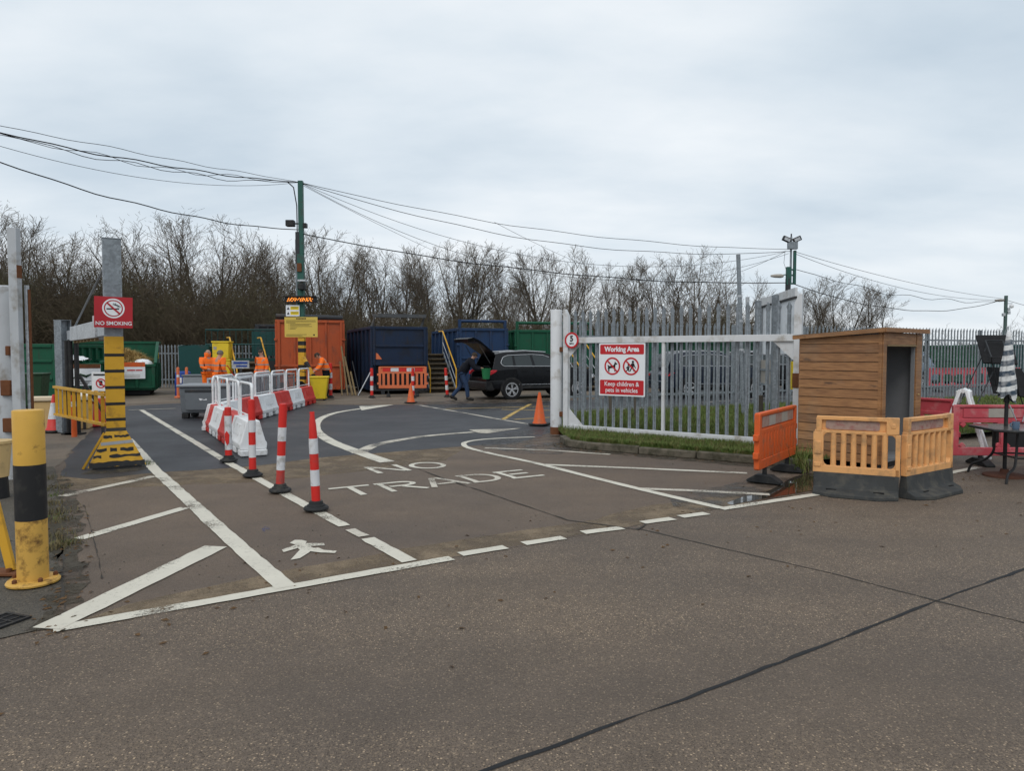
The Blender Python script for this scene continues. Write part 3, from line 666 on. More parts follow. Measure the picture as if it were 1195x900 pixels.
n2 = silt.node_tree; b2 = n2.nodes['Principled BSDF']; b2.inputs['Alpha'].links and n2.links.remove(b2.inputs['Alpha'].links[0])
p2 = N(n2, 'ShaderNodeNewGeometry').outputs['Position']; n2.links.remove(b2.inputs['Base Color'].links[0])
n2.links.new(mix(n2, noise(n2, p2, 25, 5), (.035, .03, .022), (.085, .07, .048)), b2.inputs['Base Color']); n2.links.new(ramp(n2, noise(n2, p2, 4.5, 7, .7), .40, .58), b2.inputs['Alpha'])
ribbon('kerb_silt', [(.84, 12.9), (.88, 12.35), (1.2, 11.93), (3.6, 10.30), (4.3, 9.95)], .30, silt, .0066, .02, world=True)
ribbon('kerb_silt', [(72, 560), (80, 600), (78, 640), (82, 690), (60, 735)], .22, silt, .0067, .03)
ribbon('kerb_silt', [(100, 552), (140, 551), (172, 545)], .30, silt, .0067, .03)
def leaves(n, pts, spread, mat, z):
    mb = MB()
    for _ in range(n):
        i = rnd.randrange(len(pts) - 1); t_ = rnd.random(); q = Vector((*pts[i], 0)).lerp(Vector((*pts[i + 1], 0)), t_); x, y = q.x + rnd.gauss(0, spread), q.y + rnd.gauss(0, spread)
        a = rnd.uniform(0, 6.28); l = rnd.uniform(.012, .030); w = l * .45; ca_, sa_ = math.cos(a), math.sin(a); lift = rnd.uniform(.002, .012)
        mb.add([(x - l * ca_, y - l * sa_, z), (x - w * sa_, y + w * ca_, z + lift), (x + l * ca_, y + l * sa_, z + .002), (x + w * sa_, y - w * ca_, z + .002)], [(0, 1, 2, 3)])
    return tag(mb.build('fallen_leaves', mat, smooth=False), kind='stuff')
lf = M('fallen_leaf', (.11, .062, .028), .9, var=.5, scale=20)
leaves(170, [(.84, 12.9), (.9, 12.3), (3.6, 10.3), (4.4, 9.9), (4.6, 9.3)], .10, lf, .008)
leaves(150, [g(66, 560), g(78, 600), g(76, 640), g(80, 690), g(55, 740)], .10, lf, .008)
leaves(120, [g(0, 760), g(300, 700), g(700, 640), g(960, 590), g(1195, 600)], .9, lf, .003)
leaves(60, [(4.3, 8.6), (5.6, 8.8), (6.4, 9.6), (7.6, 10.2)], .25, lf, .004)
# small stones and dropped litter lying about
def pebbles(name, n, poly, s, mat, z):
    mb = MB(); x0 = min(p[0] for p in poly); x1 = max(p[0] for p in poly); y0 = min(p[1] for p in poly); y1 = max(p[1] for p in poly)
    for _ in range(n):
        x, y = rng.uniform(x0, x1), rng.uniform(y0, y1)
        if not in_poly(np.array([x]), np.array([y]), poly)[0]: continue
        r = s * rng.uniform(.4, 1.3)
        vs = [(x + r * a * rng.uniform(.7, 1.2), y + r * b * rng.uniform(.7, 1.2), z + max(0, c) * r) for a, b, c in ((1, 0, 0), (0, 1, 0), (-1, 0, 0), (0, -1, 0), (0, 0, .8))]
        mb.add(vs, [(0, 1, 4), (1, 2, 4), (2, 3, 4), (3, 0, 4)])
    return tag(mb.build(name, mat, smooth=False), kind='stuff')
pebbles('gravel', 420, gp((-40, 900), (1250, 900), (1195, 640), (700, 640), (60, 745)), .005, MT['pebble'], .0)
pebbles('gravel', 700, gp((20, 735), (80, 640), (1000, 560), (900, 590), (340, 684)), .007, MT['verge'], .004)
pebbles('gravel', 260, gp((0, 740), (70, 700), (80, 560), (40, 550), (-40, 600)), .012, MT['kerb'], .010)
pebbles('gravel', 160, gp((640, 505), (680, 522), (900, 545), (880, 552), (640, 528)), .010, MT['kerb'], .006)

# ------------------------------------------------------------------ woodland
def tree_variant(seed, stems, H, spread, dens=1.0, pole=False):
    r = random.Random(seed); T = []; C = []
    def grow(p, d, L, rad, lvl, out):
        k = (7, 4, 3, 2)[lvl]; pts = [p]; dirs = [d]
        for i in range(k):
            wob = (.055, .075, .11, .15)[lvl]
            d = (d + Vector((r.gauss(0, wob), r.gauss(0, wob), r.gauss(0, wob * .6) + (.03, .06, .05, .03)[lvl]))).normalized()
            p = p + d * (L / k); pts.append(p); dirs.append(d)
        for i in range(k):
            r0 = rad * (1 - .88 * i / k); r1 = rad * (1 - .88 * (i + 1) / k)
            (T if lvl == 0 else C).append((pts[i], pts[i + 1], max(r0, .0065), max(r1, .0055)))
        if lvl == 3: return
        n = int((20, 10, 6)[lvl] * dens * r.uniform(.8, 1.2))
        for j in range(n):
            t = (.12 if lvl == 0 else .12) + (.9 if lvl == 0 else .88) * (j + r.random()) / n
            t = min(t, .999); i = int(t * k); f = t * k - i; q = pts[i].lerp(pts[i + 1], f)
            a = r.uniform(0, 2 * math.pi); dd = dirs[i]
            x = dd.cross(Vector((0, 0, 1)) if abs(dd.z) < .95 else Vector((1, 0, 0))).normalized(); y = dd.cross(x)
            sp = R(r.uniform(*((14, 34), (16, 38), (20, 46))[lvl]))
            nd = dd * math.cos(sp) + (x * math.cos(a) + y * math.sin(a)) * math.sin(sp)
            ll = ((.40 * L * (1.0 - .38 * t)) if lvl == 0 else L * (.50, .55)[lvl - 1] * (1.1 - .5 * t)) * r.uniform(.7, 1.2)
            grow(q, nd, max(ll, .18), max(rad * (1 - .88 * t) * (.5, .55, .6)[lvl], .005), lvl + 1, out)
    for s in range(stems):
        a = 2 * math.pi * (s + r.random() * .6) / stems; ln = spread * r.uniform(.4, 1.2) if stems > 1 else .03
        d = Vector((math.cos(a) * ln, math.sin(a) * ln, 1)).normalized()
        grow(Vector((math.cos(a) * .14, math.sin(a) * .14, -.05)) if stems > 1 else Vector((0, 0, -.05)), d, H * (r.uniform(.86, 1.0) - (.22 * ln / (spread * 1.2) if stems > 1 else 0)), (.085 if stems > 1 else .13) * H / 10, 0, None)
    zt = float(np.percentile([s[1].z for s in C], 97)); Rm = float(np.percentile([math.hypot(s[1].x, s[1].y) for s in C], 96)); zc = .42 * zt
    def inside(q):                     # rounded crown outline, a little ragged
        u = math.hypot(q.x, q.y) / Rm; w_ = max(0.0, (q.z - zc) / (zt - zc))
        lump = .10 * math.sin(3 * math.atan2(q.y, q.x) + seed) + .07 * math.sin(q.z * 1.9 + seed)
        return u ** 2.4 + w_ ** 2.4 < 1.08 + lump + r.gauss(0, .07)
    C = [s for s in C if inside(s[1])]; T = [s for s in T if inside(s[1])]
    def mk(name, S, n, mat):
        A = np.array([[*s[0], *s[1], s[2], s[3]] for s in S])
        return seg_mesh(name, A[:, :3], A[:, 3:6], A[:, 6], A[:, 7], n, mat)
    return mk('trunk', T, 7, MT['bark']), mk('crown', C, 3, MT['twig']), zt * 1.04
TV = [tree_variant(3, 4, 10, .26, .95), tree_variant(8, 6, 10, .38, .8), tree_variant(21, 2, 10, .14, 1.25), tree_variant(5, 3, 10, .20, 1.0), tree_variant(34, 7, 10, .48, .75)]
TREES = [  # px, top px, distance, variant, width factor, label
    (8, 232, 44, 3, .9, 'slender bare tree at the frame edge behind the tall grey gate post'),
    (52, 268, 42, 1, 1.0, 'bare spreading tree just right of the tall grey gate post'),
    (96, 263, 45, 4, .9, 'bare bushy tree between the grey gate post and the no smoking pillar'),
    (168, 285, 47, 1, .9, 'low bare tree rising just right of the no smoking pillar'),
    (205, 250, 46, 4, .95, 'left half of the big bare clump above the green skip, many stems'),
    (245, 243, 45, 1, 1.0, 'tallest bare many stemmed tree above the teal steps, left of the green pole'),
    (285, 282, 48, 0, .9, 'thin bare tree on the shoulder of the big clump above the teal steps'),
    (318, 272, 46, 3, .9, 'upright bare tree close to the left of the green pole'),
    (338, 290, 50, 2, .8, 'narrow bare tree directly behind the green pole'),
    (384, 258, 44, 0, .85, 'tall upright bare tree just right of the green pole'),
    (412, 300, 49, 2, .8, 'short bare tree behind the gap of orange and navy skips'),
    (438, 276, 45, 3, .95, 'bare upright tree above the left half of the navy skip'),
    (464, 280, 46, 0, .9, 'bare tree above the right half of the navy skip lid frame'),
    (495, 300, 50, 2, .8, 'small bare tree in the gap right of the navy skip'),
    (520, 278, 45, 1, .95, 'bare spreading tree above the yellow railed centre steps'),
    (546, 274, 46, 0, .95, 'bare tree above the blue skip, left of the open tailgate'),
    (585, 305, 50, 2, .8, 'thin bare tree over the joint of blue and green skips'),
    (612, 280, 44, 3, 1.0, 'tall bare tree over the green skip behind the black car'),
    (645, 283, 44, 1, 1.0, 'wide leaning bare tree above the white hinge post'),
    (688, 312, 48, 4, .8, 'low bushy bare tree above the speed limit disc'),
    (728, 300, 46, 0, .95, 'bare tree above the white working area sign'),
    (770, 288, 45, 3, .95, 'upright bare tree above the middle of the palisade gate'),
    (812, 290, 45, 1, .95, 'bare fan shaped tree left of the thin galvanised pole'),
    (845, 310, 47, 4, .8, 'small bare tree touching the thin galvanised pole'),
    (942, 335, 52, 2, .8, 'faint bare tree behind the white sign board and shed roof'),
    (978, 314, 50, 0, 1.05, 'tall bare tree standing alone above the wooden shed'),
    (1014, 326, 50, 3, 1.05, 'leaning bare tree above the high corner of the wooden shed'),
]
first = {}
for (px, top, Y, v, wf, lab) in TREES:
    p = P(px, 412, Y); h = 1.65 + (412 - top) / F * Y; s = h / TV[v][2]
    t = thing('bare_tree', lab, 'tree', (p[0], Y, 0), rnd.uniform(0, 6.28), 'bare winter trees behind the yard')
    t.scale = (s * wf * 1.45, s * wf * 1.45, s)
    for nm, me in zip(('trunk', 'crown'), TV[v][:2]):
        c = bpy.data.objects.new(nm, me); COL.objects.link(c); c.parent = t
# the leafless thicket under and behind the trees: one mass
def thicket():
    n = 9500
    x = rng.uniform(-36, 20, n); y = rng.uniform(38.5, 48, n)
    px = 597.5 + x / y * F
    top = np.interp(px, [-60, 40, 60, 120, 200, 300, 380, 500, 640, 700, 860, 930], [300, 298, 292, 304, 312, 322, 352, 366, 368, 366, 364, 380])
    h = (1.65 + (412 - top) / F * y) * np.where(rng.random(n) < .08, rng.uniform(.9, 1.15, n), rng.uniform(.25, 1.0, n) ** .6)
    xs2 = rng.uniform(20, 60, 900); ys2 = rng.uniform(48, 60, 900)     # low far hedge to the east
    px2 = 597.5 + xs2 / ys2 * F
    h2 = np.interp(px2, [930, 1060, 1085, 1110, 1150, 1180, 1230], [3.2, 2.7, 3.6, 2.8, 2.9, 3.8, 4.0]) * rng.uniform(.5, 1.08, 900)
    x = np.concatenate([x, xs2]); y = np.concatenate([y, ys2]); h = np.concatenate([h, h2]); n = len(x)
    K = 5; pts = [np.stack([x, y, np.full(n, -.1)], 1)]
    d = np.stack([rng.normal(0, .34, n), rng.normal(0, .34, n), np.ones(n)], 1)
    S0, S1, A, B = [], [], [], []
    r0 = rng.uniform(.012, .035, n)
    for i in range(K):
        d = d + np.stack([rng.normal(0, .22, n), rng.normal(0, .22, n), np.zeros(n)], 1)
        q = pts[-1] + d / np.linalg.norm(d, axis=1, keepdims=True) * (h / K)[:, None]
        S0.append(pts[-1]); S1.append(q); A.append(np.maximum(r0 * (1 - .8 * i / K), .007)); B.append(np.maximum(r0 * (1 - .8 * (i + 1) / K), .006)); pts.append(q)
        for _ in range(3):
            td = d / np.linalg.norm(d, axis=1, keepdims=True) * .7 + rng.normal(0, .6, (n, 3)); td /= np.linalg.norm(td, axis=1, keepdims=True)
            L = (rng.uniform(.35, 1.0, n) * np.minimum(h, 5) * .2)[:, None]; s = pts[-2] + (q - pts[-2]) * rng.random((n, 1))
            m = s + td * L; td2 = td + rng.normal(0, .45, (n, 3)); e2 = m + td2 / np.linalg.norm(td2, axis=1, keepdims=True) * L * .8
            td3 = td + rng.normal(0, .6, (n, 3)); e3 = m + td3 / np.linalg.norm(td3, axis=1, keepdims=True) * L * .7
            for a, b in ((s, m), (m, e2), (m, e3)):
                S0.append(a); S1.append(b); A.append(np.full(n, .007)); B.append(np.full(n, .005))
    me = seg_mesh('thicket', np.concatenate(S0), np.concatenate(S1), np.concatenate(A), np.concatenate(B), 3, MT['scrub'])
    o = bpy.data.objects.new('thicket', me); COL.objects.link(o); tag(o, kind='stuff')
    o['label'] = 'dense brown leafless thicket under the trees behind the yard'; o['category'] = 'undergrowth'
thicket()
# ------------------------------------------------------------------ generic yard furniture
def rpoly(w, h, r, k=5, c=(0, 0)):
    out = []
    for cx, cy, a in ((w / 2 - r, h / 2 - r, 0), (-w / 2 + r, h / 2 - r, 90), (-w / 2 + r, -h / 2 + r, 180), (w / 2 - r, -h / 2 + r, 270)):
        for i in range(k + 1): t = R(a + 90 * i / k); out.append((c[0] + cx + r * math.cos(t), c[1] + cy + r * math.sin(t)))
    return out
def beam(mb, x, y, z0, z1, w, d, t=.014, mi=0):      # H section column, flanges facing -y / +y
    mb.box((x, y - d / 2 + t / 2, (z0 + z1) / 2), (w, t, z1 - z0), mi); mb.box((x, y + d / 2 - t / 2, (z0 + z1) / 2), (w, t, z1 - z0), mi)
    mb.box((x, y, (z0 + z1) / 2), (t, d - 2 * t - .002, z1 - z0), mi); return mb

def delineator(label, px, H=1.0, r=.05, lean=(0, 0), pinch=False, group='red and white marker posts', base=True, bands=5, cap=None):
    t = thing('marker_post', label, 'marker post', (*g(*px), .024), rnd.uniform(0, 6), group)
    if base:
        MB().lathe([(.0, 0), (.125, 0), (.13, .012), (.12, .03), (.095, .034), (.09, .05), (.075, .055), (.068, .085), (.055, .09), (.0, .09)], 28).build('rubber_base', MT['rubber'], t)
        z0 = .07
    else: z0 = 0.0
    L = H - z0; lx, ly = lean; ca, sa = math.cos(-t.rotation_euler.z), math.sin(-t.rotation_euler.z)
    lx, ly = lx * ca - ly * sa, lx * sa + ly * ca
    f = lambda u, rr: (lx * u + .0, ly * u, z0 + L * u)
    edges = [0, .19, .37, .55, .72, 1.0] if bands == 5 else [0, .14, .84, 1.0, 1.0, 1.0]
    mb = MB()
    top = 1.0
    pts = [f(u, r) for u in np.linspace(0, 1, 9)]
    rs = [r * 1.06 if u < .01 else r for u in np.linspace(0, 1, 9)]
    if pinch: rs = [r, r, r, r, r, r * .98, r * .93, r * .8, r * .45]
    else: rs[-1] = r * .97
    mb.tube(pts, rs, 20)
    if pinch:
        for s in (-1, 0, 1): mb.tube([f(.86, r), (f(1.02, r)[0] + s * r * .35, f(1.02, r)[1] + s * .008, f(1.02, r)[2])], [r * .55, r * .16], 8)
    else: mb.lathe([(r * .97, 0), (r * .9, .012), (0, .018)], 20, f(1, r))
    mb.build('post', MT['red_band'], t)
    for a, b in ((edges[1], edges[2]), (edges[3], edges[4])):
        if b > a: MB().tube([f(a, r), f(b, r)], r * 1.035, 20).build('reflective_band', MT['white_band'], t)
    return t
delineator('red and white marker post on the footway line, right of the other three', (369, 597), 1.0, .045, (-.03, 0), True)
delineator('leaning red and white marker post, second from the right on the footway line', (327, 575.5), 1.02, .047, (.05, 0))
delineator('upright red and white marker post just right of the white barrier corner', (295, 557.5), 1.0, .045, (0.0, 0))
d0 = delineator('mostly white marker post with a red patch in front of the barrier corner', (267, 540), .80, .05, (0, 0), bands=2)
MB().prism([(-.03, .42), (0, .46), (.035, .40), (.03, .28), (0, .24), (-.03, .32)], 'y', -.056, -.045).build('red_patch', MT['red_band'], d0).rotation_euler = (0, 0, -d0.rotation_euler.z)
delineator('red and white marker post left of the orange barrier by the navy skip', (434, 465), 1.06, .055, base=True)
delineator('red and white marker post in front of the orange barrier, behind a cone', (482, 465), 1.06, .055)
delineator('red and white marker post between the yellow steps and the man at the car', (522, 464), 1.06, .055, (-.06, 0))
delineator('red and white marker post beside the yellow tub and stooping worker', (386, 465), 1.25, .06)

def cone(label, px, H, mat, band=None, group='traffic cones', dirty=None):
    t = thing('traffic_cone', label, 'cone', (*g(*px), .022), rnd.uniform(0, 1.5), group)
    r0, r1 = H * .19, H * .035
    MB().prism(rpoly(H * .56, H * .56, H * .1), 'z', 0, H * .05).build('base', MT['rubber'], t, bev=.01)
    rr = lambda u: r0 + (r1 - r0) * u
    MB().lathe([(r0 * 1.15, H * .05), (r0 * 1.1, H * .08), (r0, H * .1), (rr(.97), H * .97), (r1 * .8, H), (0, H)], 24).build('cone_body', mat, t)
    if band:
        a, b = band; za, zb = H * (.1 + .87 * a), H * (.1 + .87 * b)
        MB().lathe([(rr(a) + .003, za), (rr(b) + .003, zb)], 24).build('white_sleeve', MT['white_band'], t)
    return t
cone('orange cone without bands beside the white hinge post', (629.5, 497), .74, MT['orange'])
cone('orange cone without bands in front of the orange barrier', (479.5, 471), .64, MT['orange'])
cone('scuffed red and white cone beside the cream grit bin', (64, 505), .77, MT['red_dull'], (.28, .78))

def roadbarrier(label, loc, rotz, L, mat, strip, nb=11, group=None, zb=.18, H=.98, thick=.045, foot=.5, wide=False, tilt=None, fill=.52, name='plastic_barrier', feet=True, stripmats=None):
    t = thing(name, label, 'barrier', loc, rotz, group)
    mb = MB()
    mb.box((0, 0, H - .02), (L - .06, thick * 1.2, .04)); mb.box((0, 0, H - .235), (L - .06, thick, .06)); mb.box((0, 0, zb + .06), (L - .02, thick * 1.1, .12))
    mb.box((0, .004, H - .12), (L - .16, thick * .35, .18))
    for s in (-1, 1):
        mb.box((s * (L / 2 - .045), 0, (H + zb) / 2), (.09, thick * 1.15, H - zb - .02))
        mb.box((s * (L / 2 + .022), 0, zb + .18), (.06, thick * 1.1, .08)); mb.box((s * (L / 2 + .022), 0, H - .3), (.06, thick * 1.1, .08))
    if wide:
        W = (L - .18)
        for k in range(1, nb): mb.box((-W / 2 + W * k / nb, 0, (H - .26 + zb + .12) / 2), (.075, thick, H - .26 - zb - .118))
        for k in range(nb):
            for s in (-1, 1):
                for zz, q in ((H - .29, -1), (zb + .145, 1)):
                    mb.box((-W / 2 + W * (k + .5) / nb + s * (W / nb / 2 - .06), 0, zz), (.07, thick * .96, .07), ry=R(45))
    else:
        for k in range(nb):
            x = -L / 2 + .1 + (L - .2) * (k + .5) / nb
            mb.box((x, 0, (H - .26 + zb + .12) / 2), ((L - .2) / nb * fill, thick * .98, H - .26 - zb - .118))
    mb.build('panel', mat, t, bev=.008)
    if strip:
        for s in (-1, 1):
            if stripmats:
                n = len(stripmats)
                for k, m in enumerate(stripmats): MB().box((-(L - .3) / 2 + (L - .3) * (k + .5) / n, s * thick * .32, H - .12), ((L - .3) / n - .002, .006, .13)).build('reflective_strip', MT[m], t)
            else: MB().box((0, s * thick * .32, H - .12), (L - .3, .006, .13)).build('reflective_strip', MT['strip'], t)
    if feet:
        for s in (-1, 1):
            f = MB().prism([(-foot / 2, 0), (foot / 2, 0), (foot / 2, .03), (.09, .105), (-.09, .105), (-foot / 2, .03)], 'x', s * L * .3 - .07, s * L * .3 + .07)
            f.box((s * L * .3, 0, .16), (.05, .05, .16))
            f.build('rubber_foot', MT['rubber'], t, bev=.01)
    return t
def span(a, b):
    a, b = Vector(a), Vector(b); return tuple((a + b) / 2), math.atan2(b.y - a.y, b.x - a.x), (b - a).length
c_, r_, L_ = span((2.98, 8.62), (4.0, 10.05))
roadbarrier('bright orange slatted barrier standing edge on by the shed and gate', (*c_, .016), r_, L_, MT['orange'], True, 11, None, .2, .90, .06, .42, fill=.78, stripmats=['strip', 'greystrip', 'strip', 'greystrip', 'strip'])
a, b = g(442, 463.5), g(498, 463)
c_, r_, L_ = span(a, b)
roadbarrier('pale orange barrier with red and white strip below the navy skip', (*c_, .02), r_, L_, MT['orange_pale'], True, 9, None, .30, 1.12, .05, .4, stripmats=['red_band', 'white_band', 'red_band', 'white_band', 'red_band'])
c_, r_, L_ = span((6.35, 11.45), (8.05, 11.15))
roadbarrier('faded red barrier with wide openings behind the black table', (7.53, 10.4, .0), R(-2), 2.1, MT['pink'], True, 3, 'faded red barriers', .14, .89, .05, .5, True, stripmats=['pink', 'greystrip', 'pink', 'greystrip', 'pink'])
roadbarrier('faded red barrier leaning between the wooden shed and the table barrier', (6.47, 11.75, .0), R(-58), 1.7, MT['pink'], False, 3, 'faded red barriers', .2, .93, .05, .45, True)

# kerb-weighted amber barriers by the shed
def amber(label, a, b):
    c, r, L = span(a, b)
    t = thing('weighted_barrier', label, 'barrier', (*c, 0.0), r, 'amber barriers on rubber bases')
    zb, zt = .255, .915; h = L / 2
    mb = MB(); fr = .05
    mb.box((.0, 0, zt - .022), (L - .07, .07, .044)); mb.box((0, 0, zt - .18), (L - .03, .062, .035)); mb.box((0, .012, zt - .10), (L - .1, .012, .13))
    mb.box((-h + .06, 0, zt - .10), (.06, .068, .17)); mb.box((h - .08, 0, zt - .09), (.13, .072, .19))
    mb.box((h - .075, -.036, zt - .09), (.05, .012, .05))
    mb.box((0, 0, zb + .04), (L - .01, .066, .08))
    mb.box((-h + .055, 0, (zb + zt - .19) / 2), (.11, .068, zt - .19 - zb)); mb.box((-h + .05, -.03, zb + .29), (.075, .03, .15)); mb.box((-h + .05, -.03, zb + .09), (.075, .03, .05))
    mb.box((h - .025, 0, (zb + zt - .19) / 2), (.05, .066, zt - .19 - zb))
    nb = 7; x0, x1 = -h + .11, h - .05
    for k in range(1, nb):
        x = x0 + (x1 - x0) * k / nb; mb.tube([(x, 0, zb + .075), (x, 0, zt - .19)], .031, 12)
    for k in range(nb):                                   # rounded ends of the openings
        for s in (-1, 1):
            x = x0 + (x1 - x0) * (k + .5 + s * .5) / nb
            mb.prism([(x, zb + .075), (x, zb + .13), (x - s * .012, zb + .10), (x - s * .04, zb + .078)], 'y', -.028, .028)
            mb.prism([(x, zt - .19), (x, zt - .245), (x - s * .012, zt - .215), (x - s * .04, zt - .195)], 'y', -.028, .028)
    mb.build('panel', MT['amber'], t, bev=.009)
    MB().prism(rpoly(L - .34, .105, .03, c=(-.04, zt - .1)), 'y', -.004, .004).build('reflective_strip', MT['strip'], t)
    mb = MB()
    prof = [(-.035, .26), (-.05, .16), (-.09, .09), (-.20, .055), (-.245, .045), (-.25, 0), (.25, 0), (.245, .045), (.2, .055), (.09, .09), (.05, .16), (.035, .26)]
    n = 10
    for i in range(n):                                    # base narrows at both ends like a moulded foot
        pass
    vs = []; ks = [-h + .01, -h + .04, -h + .22, h - .22, h - .04, h - .01]; fx = [.55, .6, 1, 1, .6, .55]
    for x, q in zip(ks, fx): vs += [(x, y * q if abs(y) > .06 else y, z) for y, z in prof]
    m = len(prof); fs = [(i * m + j, i * m + (j + 1) % m, (i + 1) * m + (j + 1) % m, (i + 1) * m + j) for i in range(len(ks) - 1) for j in range(m)] + [tuple(range(m)), tuple(range((len(ks) - 1) * m, len(ks) * m))]
    mb.add(vs, fs); bs = mb.build('rubber_base', MT['grey_rubber'], t, bev=.008)
    for s in (-.27, .27):
        MB().prism(rpoly(.11, .035, .012, c=(L * s, 0)), 'z', .05, .083).build('slot', MT['black_matt'], bs, loc=(0, -.125, -.002))
    return t
amber('amber barrier on a black rubber base in front of the shed planks', (3.56, 8.36), (4.36, 7.94))
amber('amber barrier on a black rubber base set at an angle, nearest the table', (4.42, 7.98), (5.34, 8.62))

# ------------------------------------------------------------------ water filled barriers with tube guards
def block(label, c, rotz, col, L=1.40, guard=True):
    t = thing('water_filled_barrier', label, 'barrier', (*c, .012), rotz, 'red and white water filled barriers')
    prof = [(-.205, .10), (-.215, .19), (-.185, .235), (-.115, .50), (-.10, .56), (.10, .56), (.115, .50), (.185, .235), (.215, .19), (.205, .10)]
    mb = MB().prism(prof, 'x', -L / 2 + .012, L / 2 - .012)
    for k, x in enumerate((-.42, 0, .42)):
        mb.prism([(-.205, .0), (.205, .0), (.205, .098), (-.205, .098)], 'x', x * L - .115 * L, x * L + .115 * L)
    m = 'red_dull' if col == 'red' else 'white_pl'
    mb.prism([(-.05, .02), (.05, .02), (.05, .5), (-.05, .5)], 'x', -L / 2 - .02, -L / 2 + .01)
    mb.build('body', MT[m], t, bev=.018, seg=3)
    for s in (-1, 1):
        pn = MB().bar((0, s * .170, .30), (0, s * .126, .475), .42 * L, .012)
        pn.build('recessed_panel', MT[m], t, bev=.004)
    if guard:
        w = L / 2 - .07
        MB().tube(fillet([(-w, 0, .52), (-w, 0, 1.14), (w, 0, 1.14), (w, 0, .52)], .12, 5), .023, 10).build('guard_rail', MT['white_pl'], t)
        MB().tube([(-w, 0, .62), (w, 0, .62)], .011, 8).build('lower_rail', MT['white_pl'], t)
    return t
A0, A1 = Vector((-4.30, 11.15)), Vector((-6.95, 15.75)); dA = (A1 - A0).normalized(); off = Vector((-dA.y, dA.x)) * -.22
ra = math.atan2(dA.y, dA.x)
la = ['white water filled barrier with tube guard at the near corner of the run', 'red water filled barrier next to the near corner, beside the footway line',
      'white water filled barrier in the short left run by the grey bin', 'red water filled barrier at the far end of the short left run']
pos = [0.63, 1.89, 3.15, 4.05]; ln = [1.25, 1.25, 1.25, .55]
for i in range(4): block(la[i], tuple(A0 + dA * pos[i] + off), ra + math.pi, ('white', 'red')[i % 2], ln[i], True)
B0, B1 = Vector((-6.33, 14.95)), Vector((-6.64, 23.3)); dB = (B1 - B0).normalized(); rb = math.atan2(dB.y, dB.x)
lb = ['white water filled barrier that starts the long right run behind the corner block', 'red water filled barrier nearest the corner in the long right run', 'middle white water filled barrier of the long right run',
      'red water filled barrier past the middle of the long right run', 'farthest white water filled barrier of the long right run', 'red water filled barrier ending the long run beside the yellow tub']
for i in range(6): block(lb[i], tuple(B0 + dB * (1.39 * (i + .5))), rb, ('white', 'red')[i % 2], 1.36)

# ------------------------------------------------------------------ left gateway
def bollard():
    t = thing('bollard', 'thick yellow bollard with one black band and rusty foot plate', 'bollard', (*g(39, 682), .016))
    MB().lathe([(0, 0), (.165, 0), (.168, .012), (.155, .028), (.10, .03), (0, .03)], 36).build('foot_plate', MT['bollard_rusty'], t)
    for a in range(5):
        MB().lathe([(.016, .028), (.016, .048), (.008, .056), (0, .056)], 8, (.135 * math.cos(a * 1.256 + .6), .135 * math.sin(a * 1.256 + .6), 0)).build('bolt', MT['rust'], t)
    r = .0975
    MB().tube([(0, 0, .03), (0, 0, .455)], r, 40).build('lower_post', MT['bollard_rusty'], t)
    MB().tube([(0, 0, .455), (0, 0, .848)], r + .0015, 40).build('black_band', MT['black'], t)
    MB().lathe([(r, .848), (r, 1.225), (r - .004, 1.232), (0, 1.236)], 40).build('upper_post', MT['bollard_yellow'], t)
bollard()
def brace_left():
    x, y = g(14, 672)
    t = thing('leaning_brace', 'yellow steel brace leaning out of frame beside the yellow bollard', 'brace', (x, y, .016))
    MB().bar((0.0, 0, .02), (-.30, .10, 1.05), .065, .03).build('brace_bar', MT['yellow'], t, bev=.004)
    MB().box((-.06, .0, .01), (.26, .16, .02)).build('foot_plate', MT['rust'], t, bev=.004)
    for s in (-.13, .02): MB().lathe([(.018, .02), (.018, .045), (0, .05)], 8, (s - .02, -.03, 0)).build('bolt', MT['rust'], t)
brace_left()
def drain():
    t = thing('drain_grate', 'black iron drain grate sunk beside the road edge', 'drain', (*g(4, 727), .011), R(-20))
    MB().box((0, 0, .001), (.30, .26, .004)).build('pit', MT['black_matt'], t)
    m = MB()
    for x in (-.16, .16): m.box((x, 0, .004), (.03, .32, .012))
    for y in (-.145, .145): m.box((0, y, .004), (.29, .03, .0125))
    m.box((.06, 0, .003), (.016, .26, .010)); m.box((-.06, 0, .003), (.016, .26, .010)); m.box((0, .0, .0035), (.29, .014, .011))
    f_ = m.build('frame', MT['black'], t)
    t.scale = (.62, .62, 1)
drain()
